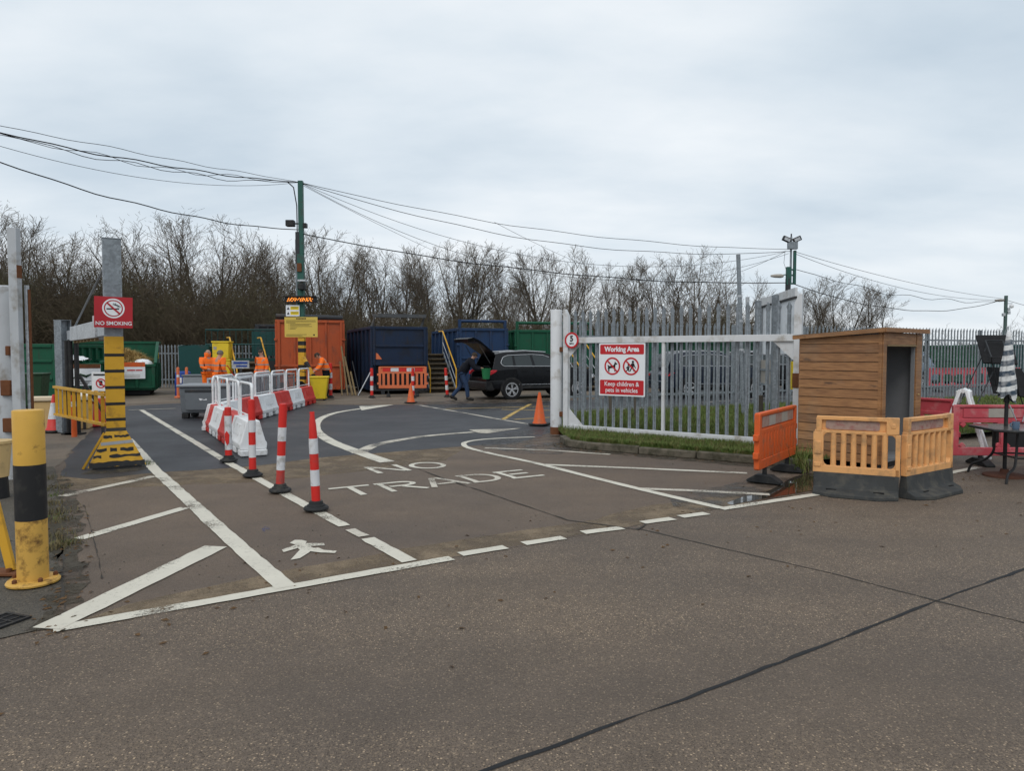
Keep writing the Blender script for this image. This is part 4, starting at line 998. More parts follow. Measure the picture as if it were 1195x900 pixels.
def left_posts():
    Y = 9.3; x = P(16, 560, Y)[0]
    t = thing('gate_post', 'round grey steel gate post with latch box, behind the yellow bollard', 'gate post', (x, Y, 0))
    MB().lathe([(.155, 0), (.155, 2.50), (.14, 2.52), (0, 2.53)], 32).build('post', MT['grey_paint'], t)
    MB().box((.06, -.165, 1.20), (.13, .05, .20)).build('latch_box', MT['rust'], t, bev=.01)
    MB().box((.10, -.14, 1.68), (.05, .10, .12)).build('hinge', MT['rust'], t, bev=.008)
    MB().box((.08, -.16, .72), (.14, .06, .18)).build('hinge', MT['rust'], t, bev=.008)
    Y = 8.9; x = P(27, 520, Y)[0]
    t = thing('gate_leaf', 'tall open gate edge in grey box section with rust at the top', 'gate', (x, Y, 0))
    MB().box((-.035, 0, 1.66), (.11, .09, 3.08)).build('stile', MT['grey_paint'], t, bev=.006)
    MB().box((.038, .10, 1.50), (.034, .05, 2.0)).build('outer_stile', MT['galv_lt'], t, bev=.004)
    MB().box((-.034, .002, 2.66), (.112, .092, .16)).build('rust_patch', MT['rust'], t)
    for z in (.7, 1.5, 2.3): MB().bar((-.05, .06, z), (-1.19, 1.7, z), .05, .06).build('rail', MT['grey_paint'], t)
    MB().bar((.068, .10, .6), (.068, .10, 2.45), .016, .03).build('rusty_edge', MT['rust'], t)
    MB().bar((-1.2, 1.72, .1), (-1.2, 1.72, 2.45), .06, .06).build('far_stile', MT['grey_paint'], t)
left_posts()
t = thing('bucket', 'cream plastic tub at the frame edge beside the round gate post', 'tub', (P(-6, 540, 8.0)[0], 8.0, 0))
MB().lathe([(.0, .25), (.13, .25), (.165, .63), (.18, .63), (.18, .66), (.16, .66)], 24).build('tub_body', MT['cream'], t); MB().lathe([(.13, 0), (.12, .25)], 12).build('stand', MT['black'], t)
def grit_bin():
    x, y = g(43, 504)
    t = thing('grit_bin', 'cream grit bin with sloping lid behind the grey gate posts', 'grit bin', (x + .24, y + .60, .005), R(18))
    MB().prism([(-.36, 0), (.36, 0), (.42, .50), (-.42, .62)], 'x', -.5, .5).build('bin_body', MT['cream'], t, bev=.03)
    MB().prism([(-.46, .63), (.46, .51), (.46, .58), (.34, .63), (-.40, .735), (-.46, .72)], 'x', -.56, .56).build('lid', MT['cream_lt'], t, bev=.02)
grit_bin()
def pillar():
    x, y = g(131, 546)
    t = thing('gateway_pillar', 'galvanised pillar with yellow and black banded lower half and flared foot', 'pillar', (x, y + .12, .006), R(31))
    z1 = 3.27; w, d = .235, .235
    MB().bar((0, 0, .5), (0, 0, z1), d, w).build('column', MT['galv_dk'], t, bev=.006)
    MB().box((0, 0, z1 + .005), (.247, .247, .012)).build('cap', MT['galv_dk'], t)
    mb = MB().box((0, 0, (1.88 + .52) / 2), (.241, .241, 1.36)); mb.build('yellow_wrap', MT['yellow'], t, bev=.004)
    for z in (1.615, 1.385, 1.15, .915, .69): MB().box((0, 0, z), (.247, .247, .042)).build('black_band', MT['black'], t)
    MB().box((0, 0, .545), (.248, .248, .05)).build('black_band', MT['grey_rubber'], t)
    pr = [(-.13, .52), (.13, .52), (.365, .03), (-.365, .03)]
    f = MB().prism(pr, 'y', -.26, -.235)
    f = MB(); f.add([(-.13, -.135, .52), (.13, -.135, .52), (.365, -.25, .03), (-.365, -.25, .03), (-.13, -.11, .52), (.13, -.11, .52), (.365, -.225, .03), (-.365, -.225, .03)],
                    [(0, 1, 2, 3), (4, 7, 6, 5), (0, 4, 5, 1), (1, 5, 6, 2), (2, 6, 7, 3), (3, 7, 4, 0)])
    ff = f.build('flared_plate', MT['yellow'], t)
    for u, m, h in ((.14, 'black', .03), (.33, 'tape', .045), (.52, 'black', .04), (.70, 'black', .035), (.93, 'black', .07)):
        zc = .52 - .49 * u; yc = -.135 - .115 * u; hw = .13 + .235 * u
        if m == 'tape': MB().bar((-hw * .95, yc - .008, zc - .01), (hw * .98, yc - .006, zc + .012), .004, h).build('silver_tape', MT['tape'], ff)
        else:
            q = MB(); n = 12                                           # flaking black bands
            up = [rnd.uniform(-.010, .012) for _ in range(n + 1)]; dn = [rnd.uniform(-.016, .010) for _ in range(n + 1)]
            vs = []
            for k in range(n + 1):
                xx = -hw + 2 * hw * k / n
                for zz in (zc + h / 2 + up[k], zc - h / 2 + dn[k]): vs.append((xx, -.135 - .115 * ((.52 - zz) / .49) - .003, max(zz, .012)))
            q.add(vs, [(2 * k, 2 * k + 1, 2 * k + 3, 2 * k + 2) for k in range(n) if rnd.random() > .12 or u > .9]); q.build('black_band', MT['black'], ff)
    for s in (-1, 1):
        q = MB().prism([(-.10, .50), (.12, .50), (.30, .03), (-.24, .03)], 'x', s * .138 - .006, s * .138 + .006)
        q.build('side_gusset', MT['black'], t)
    MB().bar((-.15, -.10, .50), (-.42, -.06, .0), .07, .03).build('leaning_side_plate', MT['yellow'], t)
    MB().box((0, 0, .015), (.62, .52, .03)).build('foot_plate', MT['black'], t)
    for z in (2.06, 2.32): MB().box((-.10, -.13, z), (.02, .012, .02)).build('bolt', MT['galv_lt'], t)
    return t, x, y + .12
pil, PX, PY = pillar()
def no_smoking():
    Y = PY - .20; c = P(132.5, 364.5, Y - .02)
    t = thing('no_smoking_sign', 'red sign reading no smoking fixed on the galvanised pillar', 'sign', c, R(29))
    W, H = .475, .435
    sb = MB().prism(rpoly(W, H, .008), 'y', 0, .006).build('board', MT['nosm_red'], t); sb.rotation_euler = (0, R(1.2), 0)
    MB().prism([(-.26, -.24), (-.225, -.24), (-.225, -.04), (-.26, -.06)], 'y', .012, .018).build('back_bracket', MT['white_steel'], t)
    MB().ring((0, .055), .118, .138, -.002, .0, 40).build('white_ring', MT['white_sign'], t)
    MB().lathe([(0, 0), (.102, 0), (.102, .0015), (0, .0015)], 40, (0, -.0035, .055), axis='y').build('white_disc', MT['white_sign'], t)
    MB().box((-.018, -.0045, .048), (.135, .002, .018)).box((.06, -.0045, .048), (.018, .002, .018)).build('cigarette', MT['ink'], t)
    m = MB()
    for dx in (0, .022): m.tube([(.052 + dx, -.005, .066), (.064 + dx, -.005, .082), (.03 + dx, -.005, .10), (-.005 + dx, -.005, .112), (.01 + dx, -.005, .128)], .0045, 6)
    m.build('smoke_curl', MT['ink'], t)
    MB().bar((-.075, -.0065, .13), (.075, -.0065, -.02), .002, .024).build('slash', MT['nosm_red'], t)
    text('lettering', 'NO SMOKING', .074, MT['white_sign'], t, (0, -.003, -.158), off=.001, sx=.96)
no_smoking()
def height_bar():
    a = Vector(P(78, 396, 14.6)); b = Vector((PX - .02, PY + .15, 2.02))
    x, y = g(73, 506)
    t = thing('steel_post', 'grey steel post of H section at the back of the left gateway', 'post', (x, y + .1, .016), R(-24))
    beam(MB(), 0, 0, 0, 2.30, .22, .22).build('column', MT['galv_dk'], t, bev=.003)
    MB().box((0, 0, 2.305), (.23, .23, .01)).build('cap', MT['galv_dk'], t)
    MB().box((.02, -.13, .25), (.2, .04, .5)).build('foot_brace', MT['galv_dk'], t, bev=.01)
    p = Vector((x + .1, y, 0))
    a = Vector((x + .18, y + .05, 2.0))
    d = b - a
    t = thing('height_limit_beam', 'pale grey horizontal beam running from the steel post to the pillar', 'beam', tuple(a)); o = lambda u, dz=0: d * u + Vector((0, 0, dz))
    MB().bar(o(0), o(.38), .12, .20).build('beam_arm', MT['galv'], t, bev=.004)
    MB().bar(o(.14, .02), o(.72, .02), .17, .27).build('sleeve', MT['galv_lt'], t, bev=.006)
    MB().bar(o(.72), o(1), .12, .20).build('beam_end', MT['galv'], t, bev=.004)
    for k in range(7): MB().box(tuple(o(.18 + .08 * k, -.135)), (.12, .10, .05), rz=math.atan2(d.y, d.x)).build('wooden_batten', MT['tread'], t, bev=.004)
    MB().bar(o(.74, -.13), o(.84, -.13), .10, .07).build('catch', MT['black'], t, bev=.006)
    t = thing('stay_rod', 'thin slanting stay rod from pillar top down to the grey beam', 'rod', tuple(a))
    MB().tube([(o(.12, .14)), Vector((PX - .12, PY + .05, 2.92)) - a], .017, 8).build('rod', MT['galv_dk'], t)
    # low yellow barred gate between post and pillar
    e0 = Vector((x + .02, y - .25, 0)); e1 = Vector((PX - .16, PY + .05, 0))
    t = thing('barred_gate', 'low yellow gate of flat upright bars between steel post and pillar', 'gate', (e0.x, e0.y, .0)); dd = e1 - e0
    q = lambda u, z: dd * u + Vector((0, 0, z))
    MB().bar(q(0, .97), q(1, 1.04), .06, .045).build('top_rail', MT['yellow'], t); MB().bar(q(0, .42), q(1, .60), .06, .04).build('bottom_rail', MT['yellow'], t)
    nb = 10
    for k in range(nb): u = (k + .5) / nb; MB().box(tuple(q(u, .70 + .125 * u)), (.052, .012, .53), rz=R(28)).build('bar', MT['yellow'], t)
height_bar()
# odds and ends heaped behind the yellow gate
def prism_sign(name, label, cat, c, rz, w, h, mats_, tilt=0, leg=None):
    t = thing(name, label, cat, c, rz)
    b = MB().prism(rpoly(w, h, .012, c=(0, h / 2)), 'y', 0, .012).build('board', MT[mats_], t); b.rotation_euler = (tilt, 0, 0)
    return t, b
x, y = P(97, 452, 15.2)[:2]
t, b = prism_sign('site_sign', 'white site sign with brown top edge and green sprig behind the yellow gate', 'sign', (x, 15.2, .95), R(12), .66, .46, 'white_sign', R(-8))
MB().box((0, -.004, .42), (.66, .006, .09)).build('brown_header', MT['rust'], b)
MB().tube([(-.2, -.006, .16), (-.05, -.006, .24), (.06, -.006, .20), (.16, -.006, .25)], [.01, .028, .03, .01], 6).build('green_sprig', MT['wheelie'], b)
for k in range(3): MB().box((.02, -.005, .10 - .03 * k), (.26 - .05 * k, .003, .012)).build('text_line', MT['ink'], b)
MB().box((0, .03, -.46), (.05, .04, .95)).build('leg', MT['steel_dk'], t)
t, b = prism_sign('site_sign', 'small white sign with red no entry ring left of the yellow pillar', 'sign', (*P(118, 456, 12.4)[:2], .92), R(6), .30, .40, 'white_sign')
MB().ring((0, .20), .065, .085, -.004, .0, 28).build('red_ring', MT['red_sign'], b); MB().bar((-.05, -.004, .25), (.05, -.004, .15), .004, .02).build('red_slash', MT['red_sign'], b)
MB().box((0, -.004, .205), (.05, .003, .085)).build('pictogram', MT['ink'], b)
for z in (.05, .35): MB().box((0, -.003, z), (.24, .003, .03)).build('text_line', MT['ink'], b)
MB().box((0, .03, -.46), (.04, .03, .93)).build('leg', MT['steel_dk'], t)
for i, (px_, hh) in enumerate(((80, 1.9), (84, 1.92), (91, 1.9))):
    t = thing('black_prop', ('black steel prop at the left of three by the grey post', 'middle of three black steel props by the grey post', 'black steel prop at the right of three by the grey post')[i], 'prop', (P(px_, 480, 14.3)[0], 14.3, 0))
    MB().tube([(0, 0, 0), (0.0, 0, hh)], .045, 10).build('tube', MT['black'], t); MB().box((0, 0, .02), (.2, .2, .04)).build('foot', MT['black'], t)
t = thing('cross_bar', 'black diagonal bar crossing behind the yellow barred gate', 'bar', (P(94, 478, 14.0)[0], 14.0, .0)); MB().bar((0, 0, 1.2), (.65, .1, .05), .05, .05).build('bar', MT['black'], t)
t = thing('plastic_block', 'slumped red plastic block lying behind the yellow barred gate', 'barrier block', (*g(98, 499), .012), R(60))
MB().prism([(-.24, 0), (.24, 0), (.20, .25), (.10, .62), (-.10, .62), (-.20, .25)], 'x', -.5, .5).build('body', MT['red_dull'], t, bev=.03)
t = thing('plastic_block', 'white plastic block standing behind the yellow barred gate', 'barrier block', (*g(113, 497), .012), R(75))
MB().prism([(-.24, 0), (.24, 0), (.20, .25), (.10, .80), (-.10, .80), (-.20, .25)], 'x', -.35, .35).build('body', MT['white_pl'], t, bev=.03)
t = thing('plastic_post', 'orange plastic post behind the yellow gate beside the black props', 'post', (P(86, 480, 13.9)[0], 13.9, 0)); MB().lathe([(.05, 0), (.042, .82), (0, .84)], 12).build('post', MT['orange'], t); MB().lathe([(.0455, .6), (.0445, .7)], 12).build('white_band', MT['white_band'], t)
# ------------------------------------------------------------------ skips and containers
def roro(label, loc, rotz, W, H, L, mat, z0=.15, cols=3, rows=(.5,), frame=None, name='roll_on_skip', group='big steel skips', low=None, latch=True, sidecols=6, lat='lid_steel'):
    t = thing(name, label, 'skip', (*loc, 0), rotz, group); w = W / 2; m = MT[mat]; th = .05
    def wall(nm, c, d): MB().box(c, d).build(nm, m, t, bev=.008)
    zb = low if low else z0
    wall('front_wall', (0, th / 2, (zb + H) / 2), (W, th, H - zb)); wall('back_wall', (0, L - th / 2, (z0 + H) / 2), (W, th, H - z0))
    for s in (-1, 1): wall('side_wall', (s * (w - th / 2), L / 2, (z0 + H) / 2), (th, L - 2 * th - .004, H - z0))
    MB().box((0, L / 2, z0 + .03), (W - .12, L - .12, .06)).build('floor_plate', MT['steel_dk'], t)
    e = .05
    for k in range(cols + 1): MB().box((-w + .05 + (W - .1) * k / cols, -e / 2 - .001, (zb + H) / 2), (.10 if k in (0, cols) else .075, e, H - zb - .004)).build('front_rib', m, t, bev=.008)
    for u in (0, *rows, 1): MB().box((0, -.035, zb + .06 + (H - zb - .12) * u), (W - .21, .06, .11 if u in (0, 1) else .09)).build('front_rail', m, t, bev=.01)
    for s in (-1, 1):
        for k in range(sidecols + 1): MB().box((s * (w + .045), .05 + (L - .1) * k / sidecols, (z0 + H) / 2 - .06), (.09, .10, H - z0 - .14)).build('side_rib', m, t, bev=.01)
        MB().box((s * (w + .03), L / 2, H - .06), (.1, L + .02, .12)).build('side_rim', m, t, bev=.01)
    if low: MB().box((0, .12, (low + z0) / 2), (W - .3, .06, low - z0 - .01)).build('shade_panel', MT['black_matt'], t)  # flat black panel standing in for the shadow below the raised front
    for s in (-1, 1): MB().box((s * w * .62, L / 2, z0 / 2), (.14, L * .98, z0)).build('runner', MT['steel_dk'], t)
    if latch:
        for z in (.35, .72): MB().box((w + .04, -.03, z0 + (H - z0) * z), (.16, .07, .06)).box((-w - .06, -.03, z0 + (H - z0) * z), (.12, .07, .09)).build('door_latch', m, t, bev=.006)
    if frame == 'lid':
        q = H + .42
        mb = MB().tube([(-w + .02, .15, H), (-w + .10, -.02, q), (w - .04, -.02, q), (w - .14, .15, H)], .065, 8); mb.bar((-w + .05, .05, q), (w, .05, q), .32, .14)
        mb.build('lid_frame', MT[lat], t)
    if frame == 'roll':
        MB().tube([(-w - .05, .12, H + .14), (w + .02, .12, H + .10)], .10, 14).build('tarp_roll', MT['steel_dk'], t)
        for s in (-1, 1): MB().box((s * (w - .1), .12, H + .03), (.06, .1, .12)).build('roll_bracket', MT['steel_dk'], t)
    if frame == 'bar':
        MB().tube([(-w + .02, .1, H), (-w + .06, .1, H + .30), (w - .06, .1, H + .30), (w - .02, .1, H)], .065, 10).build('top_bar', m, t)
        MB().box((-w + .04, .1, H + .2), (.12, .14, .34)).box((w - .04, .1, H + .2), (.12, .14, .3)).build('bar_bracket', m, t, bev=.01)
    return t
def front_at(px0, px1, Y, rz):           # front-left corner at px0; width found so that the right corner meets px1
    a = P(px0, 412, Y); k = (px1 - 597.5) / F; c, s = math.cos(rz), math.sin(rz)
    W = (k * Y - a[0]) / (c - k * s)
    return (a[0] + c * W / 2, Y + s * W / 2), W
rz = R(17); loc, W = front_at(324, 400, 28.4, rz)
roro('tall orange skip with a black tarp roll behind the yellow notice', loc, rz, W, 2.98, 6, 'orange_steel', cols=4, rows=(.34,), frame='roll')
rz = R(22); loc, W = front_at(435, 497, 27.9, rz)
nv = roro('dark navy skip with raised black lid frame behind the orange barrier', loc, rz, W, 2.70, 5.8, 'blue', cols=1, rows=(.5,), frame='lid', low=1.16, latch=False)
MB().add([(-W / 2 + .12, -.012, 1.4), (-W / 2 + .36, -.012, 1.4), (-W / 2 + .2, -.012, 1.62), (-W / 2 + .12, -.012, 1.66)], [(0, 1, 2, 3)]).build('red_sticker', MT['orange_pale'], nv)
rz = R(17); loc, W = front_at(536, 591, 30.5, rz)
roro('brighter blue skip with a tubular top bar behind the open tailgate', loc, rz, W, 2.72, 6, 'blue_b', cols=3, rows=(.5,), frame='bar')
rz = R(12); loc, W = front_at(603, 690, 31.5, rz)
roro('green skip just behind the black car and the white hinge post', loc, rz, W, 2.68, 6, 'green', cols=5, rows=(), frame='bar')
rz = R(8); loc, W = front_at(700, 778, 33.5, rz)
roro('green skip seen through the palisade gate behind the warning sign', loc, rz, W, 2.4, 6, 'green', cols=5, rows=(), frame=None)
rz = R(5); loc, W = front_at(800, 880, 34.5, rz)
roro('dark green skip seen through the gate by the thin galvanised pole', loc, rz, W, 2.2, 6, 'green_dk', cols=5, rows=(), frame=None)
rz = R(17); loc, W = front_at(300, 326, 33.5, rz)
roro('black steel skip between the teal steps and the orange skip', loc, rz, W, 3.0, 6, 'steel_dk', cols=2, rows=(.5,), frame=None)
rz = R(-8); loc, W = front_at(1085, 1140, 37.5, rz)
roro('dark green skip beyond the far palisade fence right of the shed', loc, rz, W, 2.05, 5, 'green_dk', cols=4, rows=(.6,), frame=None)
rz = R(-8); loc, W = front_at(1146, 1210, 38.0, rz)
roro('grey green skip beyond the far palisade fence behind the parasol', loc, rz, W, 2.1, 5, 'teal', cols=4, rows=(.6,), frame=None)

def wedge_skip(label, loc, rotz, W, D, zf, zbk, mat='green'):
    t = thing('open_skip', label, 'skip', (*loc, 0), rotz, 'low green skips'); w = W / 2; m = MT[mat]; th = .05
    MB().box((0, th / 2, (.22 + zf) / 2), (W, th, zf - .22)).build('front_wall', m, t, bev=.01)
    MB().box((0, D - th / 2, (.22 + zbk) / 2), (W, th, zbk - .22)).build('back_wall', m, t, bev=.01)
    for s in (-1, 1):
        x = s * (w - th / 2)
        MB().prism([(th + .002, .2), (D - th - .002, .2), (D - th - .002, zbk), (D * .62, zbk), (th + .002, zf)], 'x', x - th / 2, x + th / 2).build('side_wall', m, t, bev=.006)
        MB().bar((s * (w + .02), 0.02, zf + .02), (s * (w + .02), D * .62, zbk + .02), .10, .09).build('sloping_rim', m, t, bev=.01)
        MB().bar((s * (w + .02), D * .62, zbk + .02), (s * (w + .02), D, zbk + .02), .10, .09).build('side_rim', m, t, bev=.01)
    MB().box((0, D - .03, zbk + .03), (W - .06, .12, .10)).build('back_rim', m, t, bev=.01)
    MB().box((0, -.03, zf - .05), (W + .06, .10, .10)).build('front_rim', m, t, bev=.012)
    r = MB()
    for k in range(6): r.box((-w + .06 + (W - .12) * k / 5, -.035, (.3 + zf - .1) / 2), (.11, .07, zf - .42))
    r.box((0, -.03, .33), (W - .02, .05, .08)); r.build('front_rib', m, t, bev=.01)
    for k in range(3): MB().box((w + .035, .35 + (D - .6) * k / 2, .75), (.07, .1, 1.0)).build('side_rib', m, t, bev=.01)
    MB().box((0, D / 2, .14), (W - .4, D - .1, .2)).build('under_frame', MT['black_matt'], t)
    MB().box((0, D / 2, .26), (W - .1, D - .1, .05)).build('floor_plate', m, t)
    return t
wl = (-15.15, 26.9); wr = R(23)
wt = wedge_skip('green skip with sloping sides full of dry garden cuttings, right of the pillar', wl, wr, 2.95, 2.6, 1.22, 2.05)
MB().box((1.36, -.055, 1.35), (.02, .02, .02)).build('latch', MT['green'], wt)
MB().box((1.492, 1.95, 1.55), (.012, .22, .24)).build('yellow_sticker', MT['yellow_light'], wt)
pl = MB().box((.62, -.115, .98), (1.05, .012, .62)).build('sign_board', MT['white_sign'], wt); pl.rotation_euler = (0, 0, 0)
MB().box((.62, -.1235, 1.21), (1.05, .004, .17)).build('red_header', MT['orange'], pl)
for k, (a, b) in enumerate(((-.25, .12), (.05, .28), (.32, .22))): MB().box((a + .62, -.1235, .99), (b, .003, .05)).build('text_line', MT['red_sign'], pl)
for z in (.80, .74): MB().box((.57, -.1235, z), (.8, .003, .022)).build('text_line', MT['greystrip'], pl)
def heap(name, W, D, z, hh, mat, loc, rz, label):
    n = 26; vs = []
    for j in range(n + 1):
        for i in range(n + 1):
            u, v = i / n, j / n; q = math.sin(math.pi * u) ** .6 * math.sin(math.pi * v) ** .6
            vs.append(((u - .5) * W, v * D, z + q * hh + rnd.gauss(0, .03) + .05 * math.sin(u * 9) * math.sin(v * 7)))
    o = MB().add(vs, [(j * (n + 1) + i, j * (n + 1) + i + 1, (j + 1) * (n + 1) + i + 1, (j + 1) * (n + 1) + i) for j in range(n) for i in range(n)]).build(name, mat, None, (*loc, 0), rz)
    o['kind'] = 'stuff'; o['label'] = label; o['category'] = 'garden waste'; return o
off_ = Vector((-math.sin(wr) * .15, math.cos(wr) * .15))
heap('garden_cuttings', 2.7, 2.3, .98, .72, MT['hay'], (wl[0] + off_.x, wl[1] + off_.y), wr, 'straw coloured heap of cuttings inside the green skip')
ca, sa = math.cos(wr), math.sin(wr)
n_ = 5000; hx = rng.uniform(-1.25, 1.25, n_); hy = rng.uniform(.2, 2.3, n_)
ob = blades('dry_cuttings', wl[0] + hx * ca - hy * sa, wl[1] + hx * sa + hy * ca, 0, .16, .012, MT['hay'], 1.6)
V = np.empty(len(ob.data.vertices) * 3, np.float32); ob.data.vertices.foreach_get('co', V); V = V.reshape(-1, 3)
zz = .98 + (np.sin(np.pi * (hx / 2.7 + .5)) ** .6) * (np.sin(np.pi * np.clip((hy - .15) / 2.3, 0.001, .999)) ** .6) * .74
V[:, 2] += np.repeat(zz, 6).astype(np.float32); ob.data.vertices.foreach_set('co', V.ravel()); ob.data.update()
c = P(163 if False else 166, 414, 27.6)
t = thing('plastic_dish', 'white domed plastic shell lying on the cuttings in the green skip', 'dish', (wl[0] + 1.02 * ca - .50 * sa, wl[1] + 1.02 * sa + .50 * ca, 1.10), R(20))
MB().lathe([(.40, 0), (.39, .08), (.33, .20), (.2, .29), (0, .32)], 24).build('shell', MT['white_pl'], t, bev=0); MB().lathe([(.40, 0), (.47, -.02), (.47, -.04), (.4, -.03)], 24).build('brim', MT['white_pl'], t)
w2 = wedge_skip('small green skip with white rags on its rim, seen left of the banded pillar', (-15.0, 24.3), R(10), 1.7, 1.8, 1.30, 1.34)
t = thing('rag_heap', 'crumpled white rags lying on the rim of the small green skip', 'rags', (-15.15, 24.45, 1.42), 0)
vs = []; k = 14
for j in range(k + 1):
    for i in range(k + 1): u, v = i / k - .5, j / k - .5; vs.append((u * 1.1, v * .7, .16 * max(0, 1 - (2 * u) ** 2) * max(0, 1 - (2 * v) ** 2) + rnd.gauss(0, .025)))
MB().add(vs, [(j * (k + 1) + i, j * (k + 1) + i + 1, (j + 1) * (k + 1) + i + 1, (j + 1) * (k + 1) + i) for j in range(k) for i in range(k)]).build('rags', MT['white_pl'], t)
rz = R(4); loc, W = front_at(20, 66, 23.5, rz)
roro('green skip with stepped front seen between the grey posts on the left', loc, rz, W, 1.95, 3, 'green', cols=1, rows=(.35, .7), frame=None, latch=False)
x = P(41, 460, 20.5)
t = thing('wheelie_bin', 'dark green wheelie bin standing behind the cream grit bin', 'wheelie bin', (x[0], 20.5, 0.016), R(15))
MB().add([(-.23, -.25, .1), (.23, -.25, .1), (.23, .25, .1), (-.23, .25, .1), (-.29, -.34, 1.0), (.29, -.34, 1.0), (.29, .34, 1.0), (-.29, .34, 1.0)], [(0, 1, 5, 4), (1, 2, 6, 5), (2, 3, 7, 6), (3, 0, 4, 7), (0, 3, 2, 1), (4, 5, 6, 7)]).build('bin_body', MT['wheelie'], t, bev=.02)
MB().box((0, 0, 1.03), (.63, .74, .06)).build('lid', MT['wheelie'], t, bev=.02); MB().tube([(-.26, .38, 1.0), (.26, .38, 1.0)], .018).build('handle', MT['wheelie'], t)
for s in (-1, 1): MB().lathe([(0, -.03), (.1, -.03), (.1, .03), (0, .03)], 18, (s * .27, .24, .1), axis='x').build('wheel', MT['tyre'], t)
x = P(1, 430, 11.5)
t = thing('pale_cabinet', 'pale blue grey cabinet edge at the left frame border', 'cabinet', (x[0] - .32, 11.5, 0.016), 0)
MB().box((0, 0, 1.15), (.72, .5, 1.0)).build('cabinet_body', MT['galv_lt'], t, bev=.02); MB().box((0, -.26, 1.28), (.72, .02, .03)).build('door_seam', MT['steel_dk'], t); MB().box((0, 0, .32), (.66, .46, .64)).build('stand', MT['yellow'], t)

# ------------------------------------------------------------------ palisade fencing
def pale_run(mb, p, q, n, z0, z1, w=.068, dep=.022, mi=0):
    p, q = Vector(p), Vector(q); d = (q - p).to_2d().normalized(); d = Vector((d.x, d.y, 0)); nn = Vector((d.y, -d.x, 0))
    for i in range(n):
        c = p.lerp(q, (i + .5) / n); zt = z1 + rnd.uniform(-.008, .008); a = rnd.uniform(-.02, .02)
        prof = [(-w / 2, 0), (-w * .30, dep * .2), (-w * .16, dep), (w * .16, dep), (w * .30, dep * .2), (w / 2, 0)]
        topz = [zt - .10, zt - .06, zt - .012, zt - .012, zt - .06, zt - .10]; spl = [-.018, -.006, 0, 0, .006, .018]
        vs = []
        for (u, v), tz, s in zip(prof, topz, spl):
            b = c + d * u + nn * v; vs.append((b.x, b.y, z0 + c.z)); b2 = c + d * (u + a * .0) + nn * v; vs.append((b2.x, b2.y, zt - .16 + c.z)); b3 = c + d * (u * .9 + s) + nn * (v + abs(s) * .4); vs.append((b3.x, b3.y, tz + c.z))
        k = 3; fs = []
        for j in range(5): fs += [(j * k, (j + 1) * k, (j + 1) * k + 1, j * k + 1), (j * k + 1, (j + 1) * k + 1, (j + 1) * k + 2, j * k + 2)]
        mb.add(vs, fs, mi)
    return mb
def palisade(label, a, b, H, mat='galv_dk', sp=.155, z=.1, bay=2.75):
    a, b = Vector((*a, 0)), Vector((*b, 0)); L = (b - a).length; t = thing('palisade_fence', label, 'fence', (a.x, a.y, z)); d = b - a
    nn = Vector((d.y, -d.x, 0)).normalized()
    o = pale_run(MB(), nn * .03, d + nn * .03, int(L / sp), .06, H).build('pales', MT[mat], t, smooth=False)
    for zz in (.42, H - .42): MB().bar(Vector((0, 0, zz)), d + Vector((0, 0, zz)), .045, .05).build('rail', MT[mat], t)
    k = max(1, round(L / bay))
    for i in range(k + 1):
        q = d * (i / k) - nn * .06; beam(MB(), q.x, q.y, 0, H - .05, .10, .10, .012).build('post', MT[mat], t)
    return t
palisade('long grey palisade fence running behind the gate and shed to the right frame edge', (1.37, 18.2), (21.5, 27.26), 2.40, sp=.16)
palisade('distant grey palisade fence below the thicket at the back left', (-30, 33.0), (-11.0, 33.0), 2.05, z=.0)
# swing gate
GA, GB = Vector((1.09, 14.2, .10)), Vector((4.66, 11.6, .12)); gd = GB - GA; GL_ = gd.length; gr = math.atan2(gd.y, gd.x)
def gate():
    t = thing('swing_gate', 'white framed swing gate filled with grey palisade pales', 'gate', tuple(GA), gr); L = GL_
    MB().prism([(-.055, 0), (.055, 0), (.055, 2.28), (-.02, 2.42), (-.055, 2.42)], 'y', -.05, .05).build('hinge_stile', MT['white_steel'], t, bev=.005)
    MB().prism([(L - .06, 0), (L + .06, 0), (L + .06, 2.5), (L + .02, 2.52), (L - .06, 2.36)], 'y', -.05, .05).build('lock_stile', MT['white_steel'], t, bev=.005)
    MB().box((L / 2, -.002, 1.80), (L - .12, .092, .115)).build('middle_rail', MT['white_steel'], t, bev=.005)
    MB().box((L / 2, -.002, .06), (L - .12, .092, .12)).build('bottom_rail', MT['white_steel'], t, bev=.005)
    MB().box((L * .47, -.004, .93), (.055, .06, 1.62)).build('middle_upright', MT['white_steel'], t, bev=.004)
    for tri in ([(.056, 1.742), (.35, 1.742), (.056, 1.45)], [(.056, .121), (.38, .121), (.056, .45)], [(L - .061, 1.742), (L - .40, 1.742), (L - .061, 1.42)]): MB().prism(tri, 'y', -.008, .008).build('corner_gusset', MT['white_steel'], t)
    MB().box((L - .02, -.052, 1.10), (.10, .012, .24)).build('lock_plate', MT['rust'], t)
    pale_run(MB(), (.075, .075, 0), (L - .08, .075, 0), 25, .02, 2.42, .066, .026).build('pales', MT['galv_dk'], t, smooth=False)
    for z in (.07, 1.80): MB().box((L / 2, .062, z), (L - .14, .02, .04)).build('pale_rail', MT['galv_dk'], t)
    for z in (.30, 1.62): MB().box((-.10, .0, z), (.10, .05, .07)).build('hinge', MT['rust'], t, bev=.01)
gate()
t = thing('hinge_post', 'thick white round post carrying the swing gate', 'gate post', (.89, 14.32, .0))
MB().lathe([(.115, 0), (.115, 2.50), (.105, 2.515), (0, 2.52)], 32).build('post', MT['white_steel'], t)
for z in (.42, 1.72): MB().box((.10, -.06, z), (.10, .08, .10)).build('hinge_bracket', MT['rust'], t, bev=.01)
